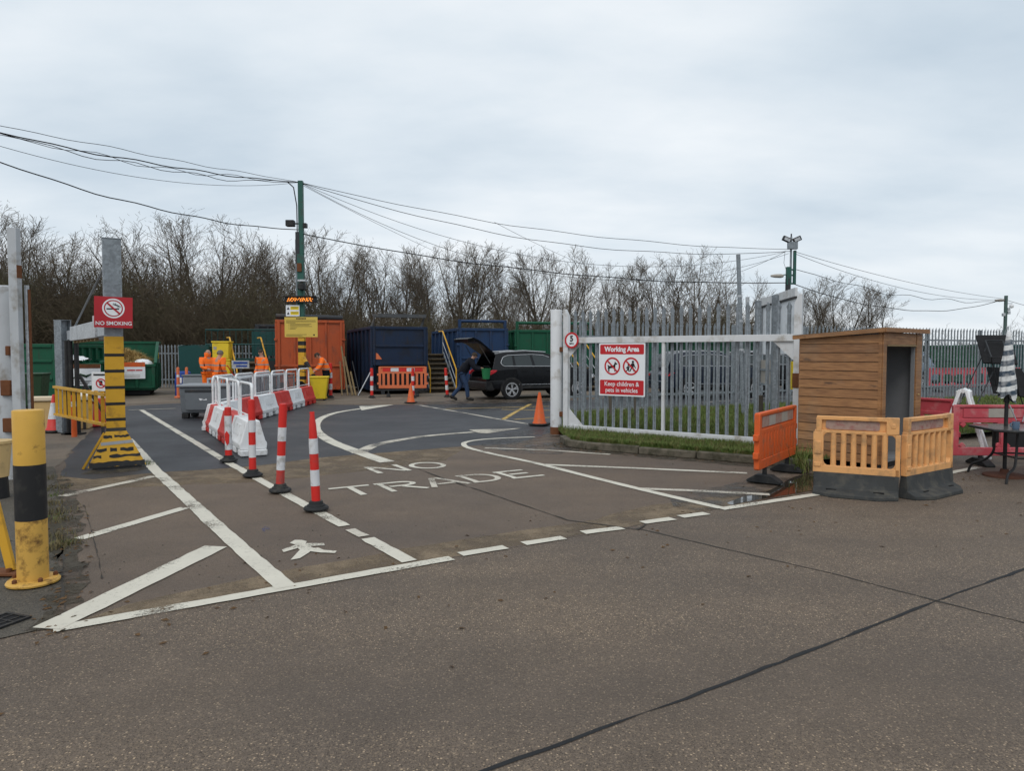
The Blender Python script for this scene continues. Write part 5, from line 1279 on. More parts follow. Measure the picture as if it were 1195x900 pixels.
MB().lathe([(.118, .01), (.1175, .16)], 32).build('rust_collar', MT['rust'], t)
def on_gate(u, y, z): q = GA + gd * (u / GL_) + Vector((math.sin(gr), -math.cos(gr), 0)) * -y; return (q.x, q.y, q.z + z)
def speed():
    t = thing('speed_limit_sign', 'round red and white speed limit sign with a 5 on the gate', 'sign', on_gate(.16, -.075, 1.80), gr)
    MB().lathe([(0, 0), (.155, 0), (.155, .006), (0, .006)], 40, axis='y').build('disc', MT['white_sign'], t); MB().ring((0, 0), .122, .158, -.004, .0065, 40).build('red_ring', MT['red_sign'], t)
    text('numeral', '5', .155, MT['ink'], t, (0, -.003, .028), off=.006); text('lettering', 'MPH', .05, MT['ink'], t, (0, -.003, -.068), off=.001)
speed()
def working_area():
    # find the gate parameter seen at px 727
    k = (727.5 - 597.5) / F; u = (k * GA.y - GA.x) / (gd.x - k * gd.y)
    W, H = .965, 1.00
    t = thing('warning_sign', 'large red and white working area sign hung on the gate', 'sign', on_gate(u * GL_, -.075, .73), gr)
    MB().prism(rpoly(W, H, .012, c=(0, H / 2)), 'y', 0, .008).build('board', MT['white_sign'], t)
    b1 = MB().prism(rpoly(W - .05, .185, .02, c=(0, H - .118)), 'y', -.003, -.0005).build('header_band', MT['red_sign'], t)
    b2 = MB().prism(rpoly(W - .05, .275, .02, c=(0, .165)), 'y', -.003, -.0005).build('footer_band', MT['red_sign'], t)
    text('lettering', 'Working Area', .132, MT['white_sign'], b1, (0, -.0035, H - .118), off=.005, sx=.93)
    text('lettering', 'Keep children &', .118, MT['white_sign'], b2, (0, -.0035, .225), off=.001, sx=.94); text('lettering', 'pets in vehicles', .118, MT['white_sign'], b2, (0, -.0035, .108), off=.001, sx=.94)
    dog = [(-.095, -.055), (-.085, -.02), (-.10, .015), (-.085, .02), (-.06, .0), (-.01, .01), (.03, .02), (.045, .06), (.055, .085), (.068, .065), (.10, .045), (.095, .03), (.068, .03), (.06, -.005), (.058, -.075), (.066, -.095), (.04, -.095), (.04, -.05), (.02, -.035), (-.02, -.035), (-.055, -.045), (-.06, -.09), (-.05, -.098), (-.085, -.098), (-.08, -.06)]
    adult = [(.015, .055), (.06, .055), (.08, .0), (.10, -.03), (.085, -.035), (.055, .005), (.05, -.03), (.075, -.09), (.055, -.095), (.03, -.045), (.012, -.05), (-.01, -.095), (-.03, -.09), (-.005, -.035), (.005, .0), (-.03, -.02), (-.035, -.008)]
    child = [(-.07, .0), (-.04, .0), (-.03, -.045), (-.035, -.06), (-.03, -.098), (-.045, -.098), (-.055, -.065), (-.085, -.095), (-.10, -.088), (-.075, -.055), (-.075, -.03), (-.095, -.04), (-.10, -.03)]
    for cx, shapes, heads in ((-.195, [dog], []), (.195, [adult, child], [(.04, .083, .024), (-.052, .022, .018)])):
        cz = .565; sg = MB()
        for s in shapes: sg.prism([(cx + x * 1.05, cz + y * 1.05) for x, y in s], 'y', -.003, -.001)
        for hx, hz, hr in heads: sg.lathe([(0, -.003), (hr, -.003), (hr, -.001), (0, -.001)], 16, (cx + hx, 0, cz + hz), axis='y')
        sg.build('pictogram', MT['ink'], t)
        MB().ring((cx, cz), .137, .168, -.0045, -.001, 44).build('prohibition_ring', MT['red_sign'], t)
        MB().bar((cx - .105, -.0055, cz + .105), (cx + .105, -.0055, cz - .105), .002, .028).build('prohibition_bar', MT['red_sign'], t)
working_area()
def side_board():
    n, f = Vector((5.0, 12.5, .1)), Vector((5.36, 15.3, .1)); d = f - n; t = thing('sign_board', 'large white board on two grey posts seen edge on behind the gate', 'sign board', tuple(n))
    o = lambda u, z, s=0: d * u + Vector((-s, s * .12, z))
    MB().bar(o(0, 2.08), o(1, 2.08), .03, 1.10).build('board', MT['grey_board'], t); MB().bar(o(-.005, 2.62, .03), o(1.005, 2.62, .03), .04, .15).build('top_rail', MT['white_steel'], t)
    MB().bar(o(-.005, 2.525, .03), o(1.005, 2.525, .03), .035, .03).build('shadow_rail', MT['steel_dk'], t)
    for u in (.96, .42): MB().bar(o(u, .0, .10), o(u, 2.66, .10), .11, .11).build('post', MT['galv_dk'], t)
    for z in (.9, 1.2): MB().bar(o(.4, z, .05), o(1.0, z, .05), .03, .04).build('brace', MT['galv_dk'], t)
    MB().bar(o(.6, 1.15, .03), o(.97, 1.15, .03), .02, .5).build('lower_panel', MT['greystrip'], t)
    MB().bar(o(.05, 1.15, .03), o(.15, 1.15, .03), .02, .5).build('yellow_panel', MT['yellow_light'], t)
side_board()
t = thing('galvanised_pole', 'thin leaning galvanised pole rising behind the palisade gate', 'pole', (P(868, 470, 17.3)[0], 17.3, .1))
tp = P(861.5, 297, 17.3); bx = P(868, 470, 17.3)[0]
MB().tube([(0, 0, 0), (tp[0] - bx, 0, tp[2] - .1)], .05, 14).build('pole', MT['galv_dk'], t)
for z in (1.6, 2.3, 2.9): MB().lathe([(.062, z), (.062, z + .05)], 14, ((tp[0] - bx) * z / tp[2], 0, 0)).build('clamp', MT['galv_lt'], t)
MB().tube([(.06, -.06, .2), (.03, -.06, 2.9)], .045, 10).build('sleeve_tube', MT['galv_lt'], t)
# posts of the small timber frame visible under the sign
for i, (a, b) in enumerate((((713, 505), (708, 470)), ((742, 503), (738, 468)))):
    q = P(*a, 16.8); e_ = P(*b, 17.4)
    t = thing('wooden_stake', ('left dark wooden stake seen through the gate under the warning sign', 'right dark wooden stake seen through the gate under the warning sign')[i], 'stake', (q[0], q[1], .1)); MB().bar((0, 0, 0), (e_[0] - q[0], .3, 1.25), .07, .06).build('stake', MT['bark'], t, bev=.008)
t = thing('tree_stump_post', 'short mossy wooden post at the foot of the gate by the orange barrier', 'post', (*g(886, 520)[:1], 12.6, .1)); t.location.x = P(886, 500, 12.6)[0]
MB().tube([(0, 0, 0), (.01, 0, .5), (0, 0, .8)], [.07, .06, .055], 10).build('post', MT['bark'], t)

# ------------------------------------------------------------------ steps and platform
def steps(label, loc, rotz, n, W, rise, run, rail_h=1.0, mats=('tread', 'yellow', 'galv_dk'), mid=True, group='steel steps up to the skips'):
    t = thing('steel_steps', label, 'steps', (*loc, .016), rotz, group); tr, hd, fr = (MT[m] for m in mats)
    for i in range(n):
        s = MB().box((0, run * (i + .5), rise * (i + 1) - .03), (W, run + .02, .06)); o = s.build('tread', tr, t)
        MB().box((0, run * (i + .9), rise * (i + .5) - .03), (W - .02, .02, rise - .06)).build('riser', MT['ladder'], t)
        MB().box((0, run * i - .004, rise * (i + 1) - .02), (W, .03, .045)).build('nosing', MT['ladder'], o)
    for s in (-1, 1):
        MB().bar((s * (W / 2 + .03), 0, .02), (s * (W / 2 + .03), run * n, rise * n), .05, .22).build('stringer', fr, t)
        x = s * (W / 2 + .03)
        MB().tube(fillet([(x, -.05, 0), (x, -.05, rail_h - .05), (x, run * n, rise * n + rail_h), (x, run * n + .7, rise * n + rail_h)], .08), .03, 8).build('handrail', hd, t)
        if mid:
            MB().tube([(x, 0, rail_h * .52), (x, run * n, rise * n + rail_h * .5)], .018, 6).build('middle_rail', MT['galv_lt'], t)
            for u in (.5, 1): MB().tube([(x, run * n * u, rise * n * u), (x, run * n * u, rise * n * u + rail_h)], .024, 6).build('baluster', fr, t)
    MB().box((0, run * n + .6, rise * n - .03), (W + .1, 1.2, .06)).build('landing', tr, t)
    for s in (-1, 1): MB().bar((s * W / 2, run * n + 1.1, 0), (s * W / 2, run * n + 1.1, rise * n), .07, .07).build('leg', fr, t)
    return t
steps('yellow railed steel steps between the navy and blue skips', (P(517, 458, 29.4)[0], 29.4), R(20), 8, 1.05, .20, .27)
steps('yellow railed steps partly hidden by the gate at the car bonnet', (P(690, 458, 30.6)[0], 30.6), R(24), 6, 1.0, .20, .27)
steps('teal steps with yellow handrails behind the workers on the left', (P(296, 455, 27.6)[0], 27.6), R(30), 6, 1.15, .21, .27, mats=('tread', 'yellow', 'teal'))
def platform():
    x0, Y = P(241, 440, 30.2)[0], 30.2
    t = thing('viewing_platform', 'teal steel platform with railings behind the yellow crates', 'platform', (x0, Y, .016), R(4))
    MB().box((1.5, .8, 1.35), (3.0, 1.6, .10)).build('deck', MT['teal'], t)
    for x in (0.05, 1.0, 2.0, 2.95):
        for y in (0.05, 1.55): MB().box((x, y, .65), (.09, .09, 1.3)).build('leg', MT['teal'], t)
    for z in (2.0, 2.62): MB().tube([(0, 1.6, z), (0, 0, z), (3, 0, z), (3, 1.6, z)], .034, 6).build('rail', MT['teal'], t)
    m = MB()
    for k in range(13): m.tube([(3 * k / 12, 0, 1.4), (3 * k / 12, 0, 2.62)], .014, 5)
    m.build('railing_bars', MT['teal'], t); MB().box((2.2, 1.58, 2.05), (1.5, .03, 1.1)).build('mesh_panel', MT['teal'], t); MB().box((1.5, .02, 1.05), (2.9, .03, .55)).build('skirt_panel', MT['steel_dk'], t)
platform()
t = thing('tarp_cage', 'teal sheeted cage standing left of the yellow crates', 'cage', (P(231, 440, 28.6)[0], 28.6, .016), R(8))
vs = []; k = 16
for j in range(9):
    for i in range(k): a = 2 * math.pi * i / k; q = 1 + .07 * math.sin(3 * a + j) * (1 - j / 9); sx_ = .62 * q * (1 if abs(math.cos(a)) > .3 else .9); vs.append((max(-.58, min(.58, sx_ * 1.3 * math.cos(a))), max(-.5, min(.5, sx_ * 1.3 * math.sin(a))), .5 + 1.45 * j / 8 - (.06 if j == 8 and i % 5 == 0 else 0)))
MB().add(vs, [(j * k + i, j * k + (i + 1) % k, (j + 1) * k + (i + 1) % k, (j + 1) * k + i) for j in range(8) for i in range(k)] + [tuple(range(8 * k, 9 * k))]).build('tarpaulin', MT['teal'], t)
MB().box((0, 0, .27), (1.1, .95, .5)).build('base_box', MT['bin_grey'], t, bev=.02)
for i, (dx, z) in enumerate(((0, .02), (0.02, .72), (-.02, 1.42))):
    t = thing('yellow_crate', ('bottom yellow plastic crate of the stack behind two workers', 'middle yellow plastic crate of the stack behind two workers', 'top yellow plastic crate of the stack behind two workers')[i], 'crate', (P(261, 440, 28.0)[0] + dx, 28.0, z), R(6), 'stacked yellow crates')
    MB().box((0, 0, .32), (.62, .6, .63)).build('crate_body', MT['yellow_light'], t, bev=.03); MB().box((0, 0, .66), (.67, .65, .06)).build('rim', MT['yellow_light'], t, bev=.01)
    MB().box((-.2, -.303, .42), (.12, .01, .12)).build('label_plate', MT['greystrip'], t)
t = thing('red_tub', 'red plastic tub in front of the yellow crates', 'tub', (P(262, 440, 27.0)[0], 27.0, .016)); MB().lathe([(0, 0), (.28, 0), (.36, .75), (.39, .75), (.39, .79), (.33, .79), (.3, .5)], 20).build('tub_body', MT['red'], t); MB().tube([(-.37, 0, .76), (-.2, -.2, 1.15), (.2, -.2, 1.15), (.37, 0, .76)], .02, 6).build('handle', MT['red'], t)
t = thing('blue_barrel', 'blue plastic barrel between two thin orange posts', 'barrel', (P(214, 450, 26.6)[0], 26.6, .016)); MB().lathe([(0, 0), (.26, 0), (.29, .06), (.28, .3), (.30, .33), (.30, .6), (.28, .63), (.27, .9), (.22, .95), (0, .95)], 24).build('barrel_body', MT['barrel'], t); MB().box((0, -.30, .62), (.16, .006, .2)).build('label_plate', MT['white_sign'], t)
for i, px_ in enumerate((208, 218)):
    t = thing('plastic_post', ('thin orange post just left of the blue barrel', 'thin orange post just right of the blue barrel')[i], 'post', (P(px_, 450, 25.9)[0], 25.9, .016), 0, 'thin orange posts at the blue barrel'); MB().lathe([(.14, 0), (.13, .05), (.06, .07), (.05, 1.1), (0, 1.12)], 14).build('post', MT['orange_pale'], t)
    for z in (.45, .75): MB().lathe([(.0555, z), (.0535, z + .09)], 14).build('white_band', MT['white_band'], t)
t = thing('scrap_tub', 'grey bin of mixed scrap right of the blue barrel', 'bin', (P(230, 452, 25.6)[0], 25.6, .016), R(10)); MB().box((0, 0, .4), (.8, .7, .8)).build('bin_body', MT['bin_grey_lt'], t, bev=.04); MB().box((0, 0, .83), (.86, .76, .06)).build('rim', MT['bin_grey'], t, bev=.02)
t = thing('storage_bench', 'long blue grey box standing in front of the teal steps', 'box', (P(282, 448, 25.5)[0], 25.5, .016), R(5)); MB().box((0, 0, .28), (1.6, .7, .56)).build('box_body', MT['bin_grey'], t, bev=.02); MB().box((0, 0, .59), (1.66, .76, .06)).build('lid', MT['blue'], t, bev=.01)
t = thing('site_sign', 'white and blue board standing at the foot of the teal steps', 'sign', (P(281, 440, 26.6)[0], 26.6, .80), R(10)); MB().box((0, 0, .42), (.62, .02, .30)).build('board', MT['galv_lt'], t); MB().box((0, -.013, .48), (.5, .004, .08)).build('blue_band', MT['barrel'], t); MB().box((.04, -.013, .36), (.4, .004, .06)).build('blue_band', MT['barrel'], t); MB().box((0, .02, -.25), (.08, .03, 1.06)).build('stand', MT['steel_dk'], t)

def grey_bin():
    x, y = g(206, 489); t = thing('pallet_box', 'grey recycling pallet box with lid left of the barrier run', 'bin', (x + .62, y + .45, .012), R(6))
    MB().add([(-.54, -.40, .13), (.54, -.40, .13), (.54, .40, .13), (-.54, .40, .13), (-.58, -.44, .78), (.58, -.44, .78), (.58, .44, .78), (-.58, .44, .78)], [(0, 1, 5, 4), (1, 2, 6, 5), (2, 3, 7, 6), (3, 0, 4, 7), (0, 3, 2, 1), (4, 5, 6, 7)]).build('bin_body', MT['bin_grey'], t, bev=.03)
    MB().prism(rpoly(.86, .44, .06, c=(0, .43)), 'y', -.448, -.40).build('front_panel', MT['bin_grey'], t, bev=.006)
    for k in range(7): pass
    MB().box((0, -.447, .69), (.86, .03, .06)).build('grip_ledge', MT['steel_dk'], t, bev=.005)
    MB().box((0, 0, .815), (1.26, .98, .07)).build('lid', MT['bin_grey_lt'], t, bev=.025)
    for s in (-1, 1):
        for q in (-1, 1): MB().box((s * .45, q * .33, .065), (.16, .16, .13)).build('foot', MT['black'], t, bev=.01)
    m = MB()
    m.prism([(-.10, .50), (-.02, .50), (-.06, .44)], 'y', -.452, -.4485); m.prism([(.0, .475), (.06, .475), (.075, .50), (.10, .475), (.09, .46), (.02, .455)], 'y', -.452, -.4485); m.prism([(-.02, .49), (.0, .49), (-.02, .45), (-.04, .45)], 'y', -.452, -.4485)
    m.build('emblem', MT['white_sign'], t)
grey_bin()
def cage(label, x, y, rz, L=1.5, D=.85, H=.98):
    t = thing('stillage_cage', label, 'cage', (x, y, .012), rz, 'galvanised cages behind the barriers')
    m = MB()
    for sx_ in (-1, 1):
        for sy in (-1, 1): m.box((sx_ * L / 2, sy * D / 2, H / 2), (.045, .045, H))
    for z in (.12, H - .02):
        for s in (-1, 1): m.box((0, s * D / 2, z), (L, .04, .04)); m.box((s * L / 2, 0, z), (.04, D, .04))
    m.build('frame', MT['galv'], t)
    m = MB()
    for k in range(1, 15):
        for s in (-1, 1): m.box((-L / 2 + L * k / 15, s * D / 2, H / 2 + .05), (.012, .012, H - .18))
    for k in range(1, 9):
        for s in (-1, 1): m.box((s * L / 2, -D / 2 + D * k / 9, H / 2 + .05), (.012, .012, H - .18))
    m.build('mesh_sides', MT['galv'], t); MB().box((0, 0, .12), (L - .05, D - .05, .03)).build('floor_plate', MT['galv_dk'], t)
    MB().box((0, 0, H - .03), (L - .06, D - .06, .02)).build('lid', MT['galv_lt'], t)
cage('galvanised cage just behind the white tube guards, nearest the grey bin', -7.55, 19.4, R(90)); cage('galvanised cage in the middle of the three behind the tube guards', -7.6, 21.1, R(92)); cage('galvanised cage farthest back behind the tube guards', -7.65, 22.8, R(90))
def shape_bike(label, x, y):
    t = thing('bicycle', label, 'bicycle', (x, y, .012), R(70))
    for s in (-.5, .5):
        w = MB().lathe([(.32, -.02), (.345, 0), (.32, .02), (.30, 0), (.32, -.02)], 28, (s, 0, .345), axis='y'); q = w.build('wheel', MT['tyre'], t)
        m = MB()
        for k in range(9): a = math.pi * k / 9; m.tube([(s - .31 * math.cos(a), 0, .345 - .31 * math.sin(a)), (s + .31 * math.cos(a), 0, .345 + .31 * math.sin(a))], .003, 4)
        m.build('spokes', MT['chrome'], q)
    m = MB()
    for a, b in (((-.5, 0, .345), (-.05, 0, .30)), ((-.5, 0, .345), (-.18, 0, .80)), ((-.05, 0, .30), (-.2, 0, .88)), ((-.05, 0, .30), (.36, 0, .80)), ((-.18, 0, .80), (.36, 0, .84)), ((.5, 0, .345), (.34, 0, .98))): m.tube([a, b], .018, 7)
    m.build('bicycle_frame', MT['black'], t); MB().tube([(.42, -.28, 1.0), (.34, -.1, 1.02), (.34, .1, 1.02), (.42, .28, 1.0)], .014, 7).build('handlebar', MT['black'], t); MB().prism([(-.32, -.07), (-.08, -.02), (-.08, .02), (-.32, .07)], 'z', .90, .94).build('saddle', MT['black'], t, bev=.015)
shape_bike('black bicycle left in front of the orange skip behind the tube guards', P(340, 452, 23.6)[0], 23.6)
t = thing('yellow_tub', 'yellow tapered tub at the end of the barrier run by the orange skip', 'tub', (P(373, 466, 24.6)[0], 24.6, .005), R(10)); t.scale = (.66, .66, .98)
MB().add([(-.32, -.30, .06), (.32, -.30, .06), (.32, .3, .06), (-.32, .3, .06), (-.46, -.45, .82), (.46, -.45, .82), (.46, .45, .82), (-.46, .45, .82)], [(0, 1, 5, 4), (1, 2, 6, 5), (2, 3, 7, 6), (3, 0, 4, 7), (0, 3, 2, 1)]).build('tub_body', MT['yellow_light'], t, bev=.03); MB().box((0, 0, .83), (.98, .96, .05)).build('rim', MT['yellow_light'], t, bev=.015)
for s in (-1, 1): MB().box((s * .25, 0, .03), (.1, .5, .06)).build('skid', MT['black'], t)
t = thing('timber_offcuts', 'pale timber offcuts leaning against the orange skip', 'timber', (P(406, 462, 27.4)[0], 27.4, .016))
for i, (a, b, w) in enumerate((((.0, 0, 0), (-.35, .5, 1.9), .05), ((.18, 0, 0), (-.25, .55, 1.5), .07), ((-.2, -.1, 0), (-.4, .45, 1.3), .04), ((.3, 0, 0), (.0, .5, .9), .06))): MB().bar(a, b, w, .03).build('offcut', MT['tread'], t)
t = thing('metal_prop', 'thin galvanised prop leaning on the side of the navy skip', 'prop', (P(418, 462, 27.3)[0], 27.3, .016)); MB().tube([(0, 0, 0), (.5, .9, 1.25)], .022, 8).build('tube', MT['galv_lt'], t); MB().tube([(.06, 0, .02), (-.5, 1.3, 1.3)], .02, 8).build('cross_tube', MT['steel_dk'], t)
# ------------------------------------------------------------------ poles, signs and cables
def box_part(nm, c, d, m, t, rz=0, bev=.01): return MB().box(c, d, rz=rz).build(nm, MT[m], t, bev=bev)
QY = 25.8; QX = P(352.5, 412, QY)[0]; QT = P(353.5, 211, QY)[2]
def green_pole():
    t = thing('utility_pole', 'tall green square pole with yellow and black lower half, carrying cables', 'utility pole', (QX, QY, 0))
    box_part('upper_shaft', (.03, 0, (5.2 + QT) / 2), (.17, .17, QT - 5.2), 'pole_green', t); box_part('lower_shaft', (0, 0, 2.6), (.215, .215, 5.2), 'pole_green', t)
    box_part('yellow_wrap', (0, 0, 1.15), (.222, .222, 2.3), 'yellow', t, bev=.004)
    for z in (.35, .75, 1.16, 1.75, 2.0): box_part('black_band', (0, 0, z), (.23, .23, .15 if z > 1.5 else .12), 'black', t, bev=.003)
    MB().tube([(-.14, -.06, 2.3), (-.14, -.06, QT - 2.1)], .04, 8).build('conduit', MT['galv_dk'], t)
    MB().tube([(-.10, -.05, QT - 1.9), (-.09, -.10, QT - .9), (-.2, -.08, QT - .25), (-.45, -.03, QT - .02)], .02, 6).build('cable_drop', MT['wire'], t)
    box_part('back_box', (-.09, .0, QT - 2.4), (.14, .2, 1.15), 'steel_dk', t)
    c = MB().box((-.34, -.05, QT - 1.52), (.30, .24, .22)); c.build('floodlight', MT['black'], t, bev=.02); box_part('floodlight_arm', (-.16, 0, QT - 1.52), (.16, .05, .05), 'steel_dk', t)
    box_part('small_camera', (.19, -.05, QT - 1.6), (.12, .22, .16), 'black', t)
    box_part('camera_housing', (.10, -.24, 4.02), (.24, .28, .24), 'black', t, bev=.03); box_part('camera_cap', (.12, -.24, 4.22), (.28, .32, .08), 'galv_lt', t, bev=.02)
    box_part('junction_box', (-.02, -.13, QT - 3.1), (.16, .06, .3), 'rust', t)
    for (a, b, mt) in (((0, -.05, 1.6), (.98, -.55, .02), 0),):
        a, b = Vector(a), Vector(b)
        br = MB().bar(a, b, .12, .10).build('diagonal_brace', MT['yellow'], t, bev=.005)
        for u in (.18, .46, .74): MB().bar(a.lerp(b, u), a.lerp(b, u + .13), .126, .106).build('black_band', MT['black'], br)
    box_part('foot_plate', (0, 0, .01), (.5, .5, .02), 'steel_dk', t)
green_pole()
def yellow_notice():
    t = thing('notice_sign', 'large yellow notice with bulleted black lines on the green pole', 'sign', (QX + .02, QY - .14, 2.58), R(-2)); W, H = 1.20, .72
    box_part('board', (0, 0, 0), (W, .02, H), 'sign_yellow', t, bev=.004)
    tx = MB()
    def ln(x0, x1, z, h): tx.box(((x0 + x1) / 2, -.0115, z), (x1 - x0, .002, h))
    for k in range(7): ln(-.17 + k * .052, -.17 + k * .052 + .038, .305, .05)
    z = .235
    for x0, x1 in ((-.54, .52), (-.54, .55), (-.54, -.2)): ln(x0, x1, z, .014); z -= .04
    for x0, x1 in ((-.40, .38), (-.40, .30), (-.40, .40), (-.40, -.15), (-.40, -.20)): ln(-.45, -.43, z, .014); ln(x0, x1, z, .013); z -= .045
    ln(-.54, .2, -.27, .014); ln(-.54, .05, -.31, .014)
    tx.build('text_lines', MT['ink'], t); box_part('emblem', (.47, -.0115, -.28), (.06, .002, .05), 'ink', t, bev=0)
    t = thing('notice_sign', 'small white and yellow warning plate above the big yellow notice', 'sign', (QX - .27, QY - .15, 3.17)); box_part('board', (0, 0, 0), (.49, .02, .40), 'white_sign', t, bev=.004)
    for z in (.09, -.09):
        box_part('yellow_panel', (.07, -.0115, z), (.30, .002, .12), 'yellow_light', t, bev=0); q = MB().prism([(-.21, z - .05), (-.11, z - .05), (-.16, z + .05)], 'y', -.0135, -.011); q.build('warning_triangle', MT['ink'], t)
        box_part('text_line', (.07, -.0135, z + .02), (.24, .002, .02), 'ink', t, bev=0)
    t = thing('led_display', 'narrow black display with glowing amber dots on the green pole', 'display', (QX + .05, QY - .20, 3.56), R(-2)); box_part('housing', (0, 0, 0), (1.14, .14, .22), 'black', t, bev=.015); box_part('hood', (0, -.08, .115), (1.16, .16, .02), 'black', t, bev=0)
    m = MB(); rows = ["..#..##.#.#...#..#.#..#.#.##..", ".##.##.##.##.#.##.###.##..##.#.", ".#.##..#.##.#..#.##.#.##.#.#...", "##.#.##..#.....##.#..#.##..##.."]
    for j, rw in enumerate(rows):
        for i, ch in enumerate(rw):
            if ch == '#': m.box((-.48 + i * .0315, -.0715, .055 - j * .036), (.024, .004, .028))
    m.build('lit_dots', MT['led'], t)
yellow_notice()
MY = 30.0; MX = P(921, 412, MY)[0]
def mid_pole():
    zt = P(921, 275, MY)[2]; zc = P(925, 293, MY)[2]; zl = P(917, 331, MY)[2]
    t = thing('lighting_pole', 'green lighting pole with twin floodlights rising behind the sign board', 'lamp post', (MX, MY, .0))
    MB().tube([(-.1, 0, 0), (-.1, 0, zl + .2)], .11, 12).build('lower_shaft', MT['steel_dk'], t); MB().tube([(0, 0, zl), (0, 0, zt - .05)], .045, 10).build('slim_mast', MT['galv_dk'], t)
    box_part('green_column', (.16, 0, (zc + zl) / 2), (.11, .11, zc - zl + .05), 'pole_green', t); box_part('green_column', (-.10, -.02, zl + .32), (.18, .16, .75), 'pole_green', t)
    for z in (zl, zl + .35, zl + .58): box_part('cross_arm', (.03, 0, z), (.36, .07, .07), 'pole_green', t)
    box_part('mount_box', (.04, -.05, zt - .42), (.40, .16, .30), 'galv_dk', t)
    for s in (-1, 1):
        m = MB().box((s * .22, -.06, zt - .16), (.34, .14, .20), ry=s * R(-24)); m.build('floodlight', MT['steel_dk'], t, bev=.02); MB().box((s * .21, -.135, zt - .17), (.24, .01, .12), ry=s * R(-24)).build('lamp_glass', MT['galv_lt'], t)
    MB().tube([(0, 0, zt - .3), (0, 0, zt + .08)], .03, 8).build('sensor', MT['steel_dk'], t)
    MB().tube([(-.15, 0, zl + .38), (-.32, 0, zl + .36)], .025, 6).build('lamp_arm', MT['pole_green'], t)
    MB().lathe([(0, -.34), (.04, -.33), (.075, -.15), (.085, .1), (.05, .2), (0, .21)], 12, (-.50, 0, zl + .32), axis='x').build('street_lamp_head', MT['greystrip'], t)
    MB().tube([(-.25, 0, zc + .02), (-.29, 0, zc - .5), (-.2, 0, zl + .6)], .008, 4).build('loose_wire', MT['wire'], t)
mid_pole()
RY = 42.0; RX = P(1172, 412, RY)[0]
def right_pole():
    zt = P(1172, 345, RY)[2]; t = thing('lighting_pole', 'slim green pole with cameras and lamp rising behind the furled parasol', 'lamp post', (RX, RY, 0)); box_part('shaft', (0, 0, zt / 2), (.14, .14, zt), 'pole_grey_green', t)
    MB().lathe([(0, -.3), (.05, -.28), (.09, 0), (.06, .25), (0, .27)], 10, (-.36, 0, zt - .28), axis='x').build('lamp_head', MT['greystrip'], t)
    MB().lathe([(0, -.12), (.09, -.09), (.12, 0), (.09, .09), (0, .12)], 12, (.34, 0, zt - .62)).build('dome_camera', MT['white_pl'], t); box_part('camera_arm', (.22, 0, zt - .46), (.32, .05, .04), 'galv_lt', t)
    for x, z in ((.14, -.80), (.16, -1.0), (-.13, -1.12), (.1, -1.9)): box_part('equipment_box', (x, -.03, zt + z), (.15, .14, .18), 'galv_lt', t)
right_pole()
def cable(label, a, b, sag, r=.012, mid=None, wob=0.0):
    a, b = Vector(a), Vector(b); pts = []; n = 28; k = rnd.random() * 6
    for i in range(n + 1):
        t = i / n; p = a.lerp(b, t); p.z -= 4 * sag * t * (1 - t)
        if wob: p.z += wob * (math.sin(t * 13 + k) * .6 + math.sin(t * 31 + k)) * t * (1 - t) * 2
        pts.append(p - a)
    o = MB().tube(pts, r, 6).build('overhead_cable', MT['wire'], None, tuple(a)); tag(o, label, 'cable', 'overhead cables'); return o
T1 = (QX, QY, QT - .05)
cable('thick upper cable from the left frame edge to the green pole top', P(-60, 140, 17), T1, .22, .016, wob=.06)
cable('thin upper cable just above the thick one left of the green pole', P(-60, 134, 17), T1, .05, .008, wob=.05)
cable('loosely looping cable hanging below the thick one left of the green pole', P(-60, 137, 17), T1, .38, .010, wob=.12)
cable('faint thin cable sagging lowest of the upper bunch left of the green pole', P(-60, 152, 17), T1, .55, .007)
cable('twisted cable wound about the thick one left of the green pole', P(-60, 143, 17), T1, .25, .008, wob=.14)
cable('lower thick cable from the left frame edge to the middle of the green pole', P(-60, 167, 17), (QX - .08, QY, P(348, 268, QY)[2]), .42, .016, wob=.05)
zm = P(921, 293, MY)[2]
cable('top cable from the green pole to the twin floodlight pole', T1, (MX, MY, zm + .08), .55, .010, wob=.05)
cable('second cable from the green pole top sagging under the top one', T1, (MX, MY, zm), .95, .011, wob=.05)
cable('third thin cable from the green pole top, sagging lower', T1, (MX - .2, MY, zm - .02), 1.6, .008)
cable('lowest thin cable from the green pole top, sagging most', T1, (MX - .1, MY, zm - .1), 2.15, .008)
cable('thin cable slanting from the green pole top down into the trees', (QX, QY, QT - .1), P(600, 330, 46), .25, .007)
ta_ = Vector(T1).lerp(Vector((MX, MY, zm + .08)), .36); ta_.z -= 4 * .55 * .36 * .64
cable('thin cable dropping from the upper cables towards the trees at the gate', ta_, P(690, 312, 46), .1, .007)
cable('long thick lower cable from the green pole to the floodlight pole', (QX + .08, QY, P(357, 273, QY)[2]), (MX - .1, MY, P(905, 330, MY)[2]), .52, .019, wob=.04)
cable('thin cable from the floodlight pole down behind the palisade gate', (MX - .2, MY, zm), P(770, 330, 40), .5, .008)
cable('upper thin cable from the floodlight pole to the right hand camera pole', (MX + .15, MY, zm - .02), (RX, RY, P(1172, 349, RY)[2]), .25, .009)
cable('looping middle cable from the floodlight pole to the right hand camera pole', (MX + .16, MY, P(925, 314, MY)[2]), (RX, RY, P(1170, 351, RY)[2]), .50, .012, wob=.16)
cable('second thin cable close under the upper one towards the camera pole', (MX + .15, MY, zm - .1), (RX, RY, P(1170, 350, RY)[2]), .55, .009)
cable('lowest thick cable from the floodlight pole sagging to the camera pole lamp', (MX + .1, MY, P(926, 331, MY)[2]), (RX - .4, RY, P(1163, 351, RY)[2]), .85, .016, wob=.04)
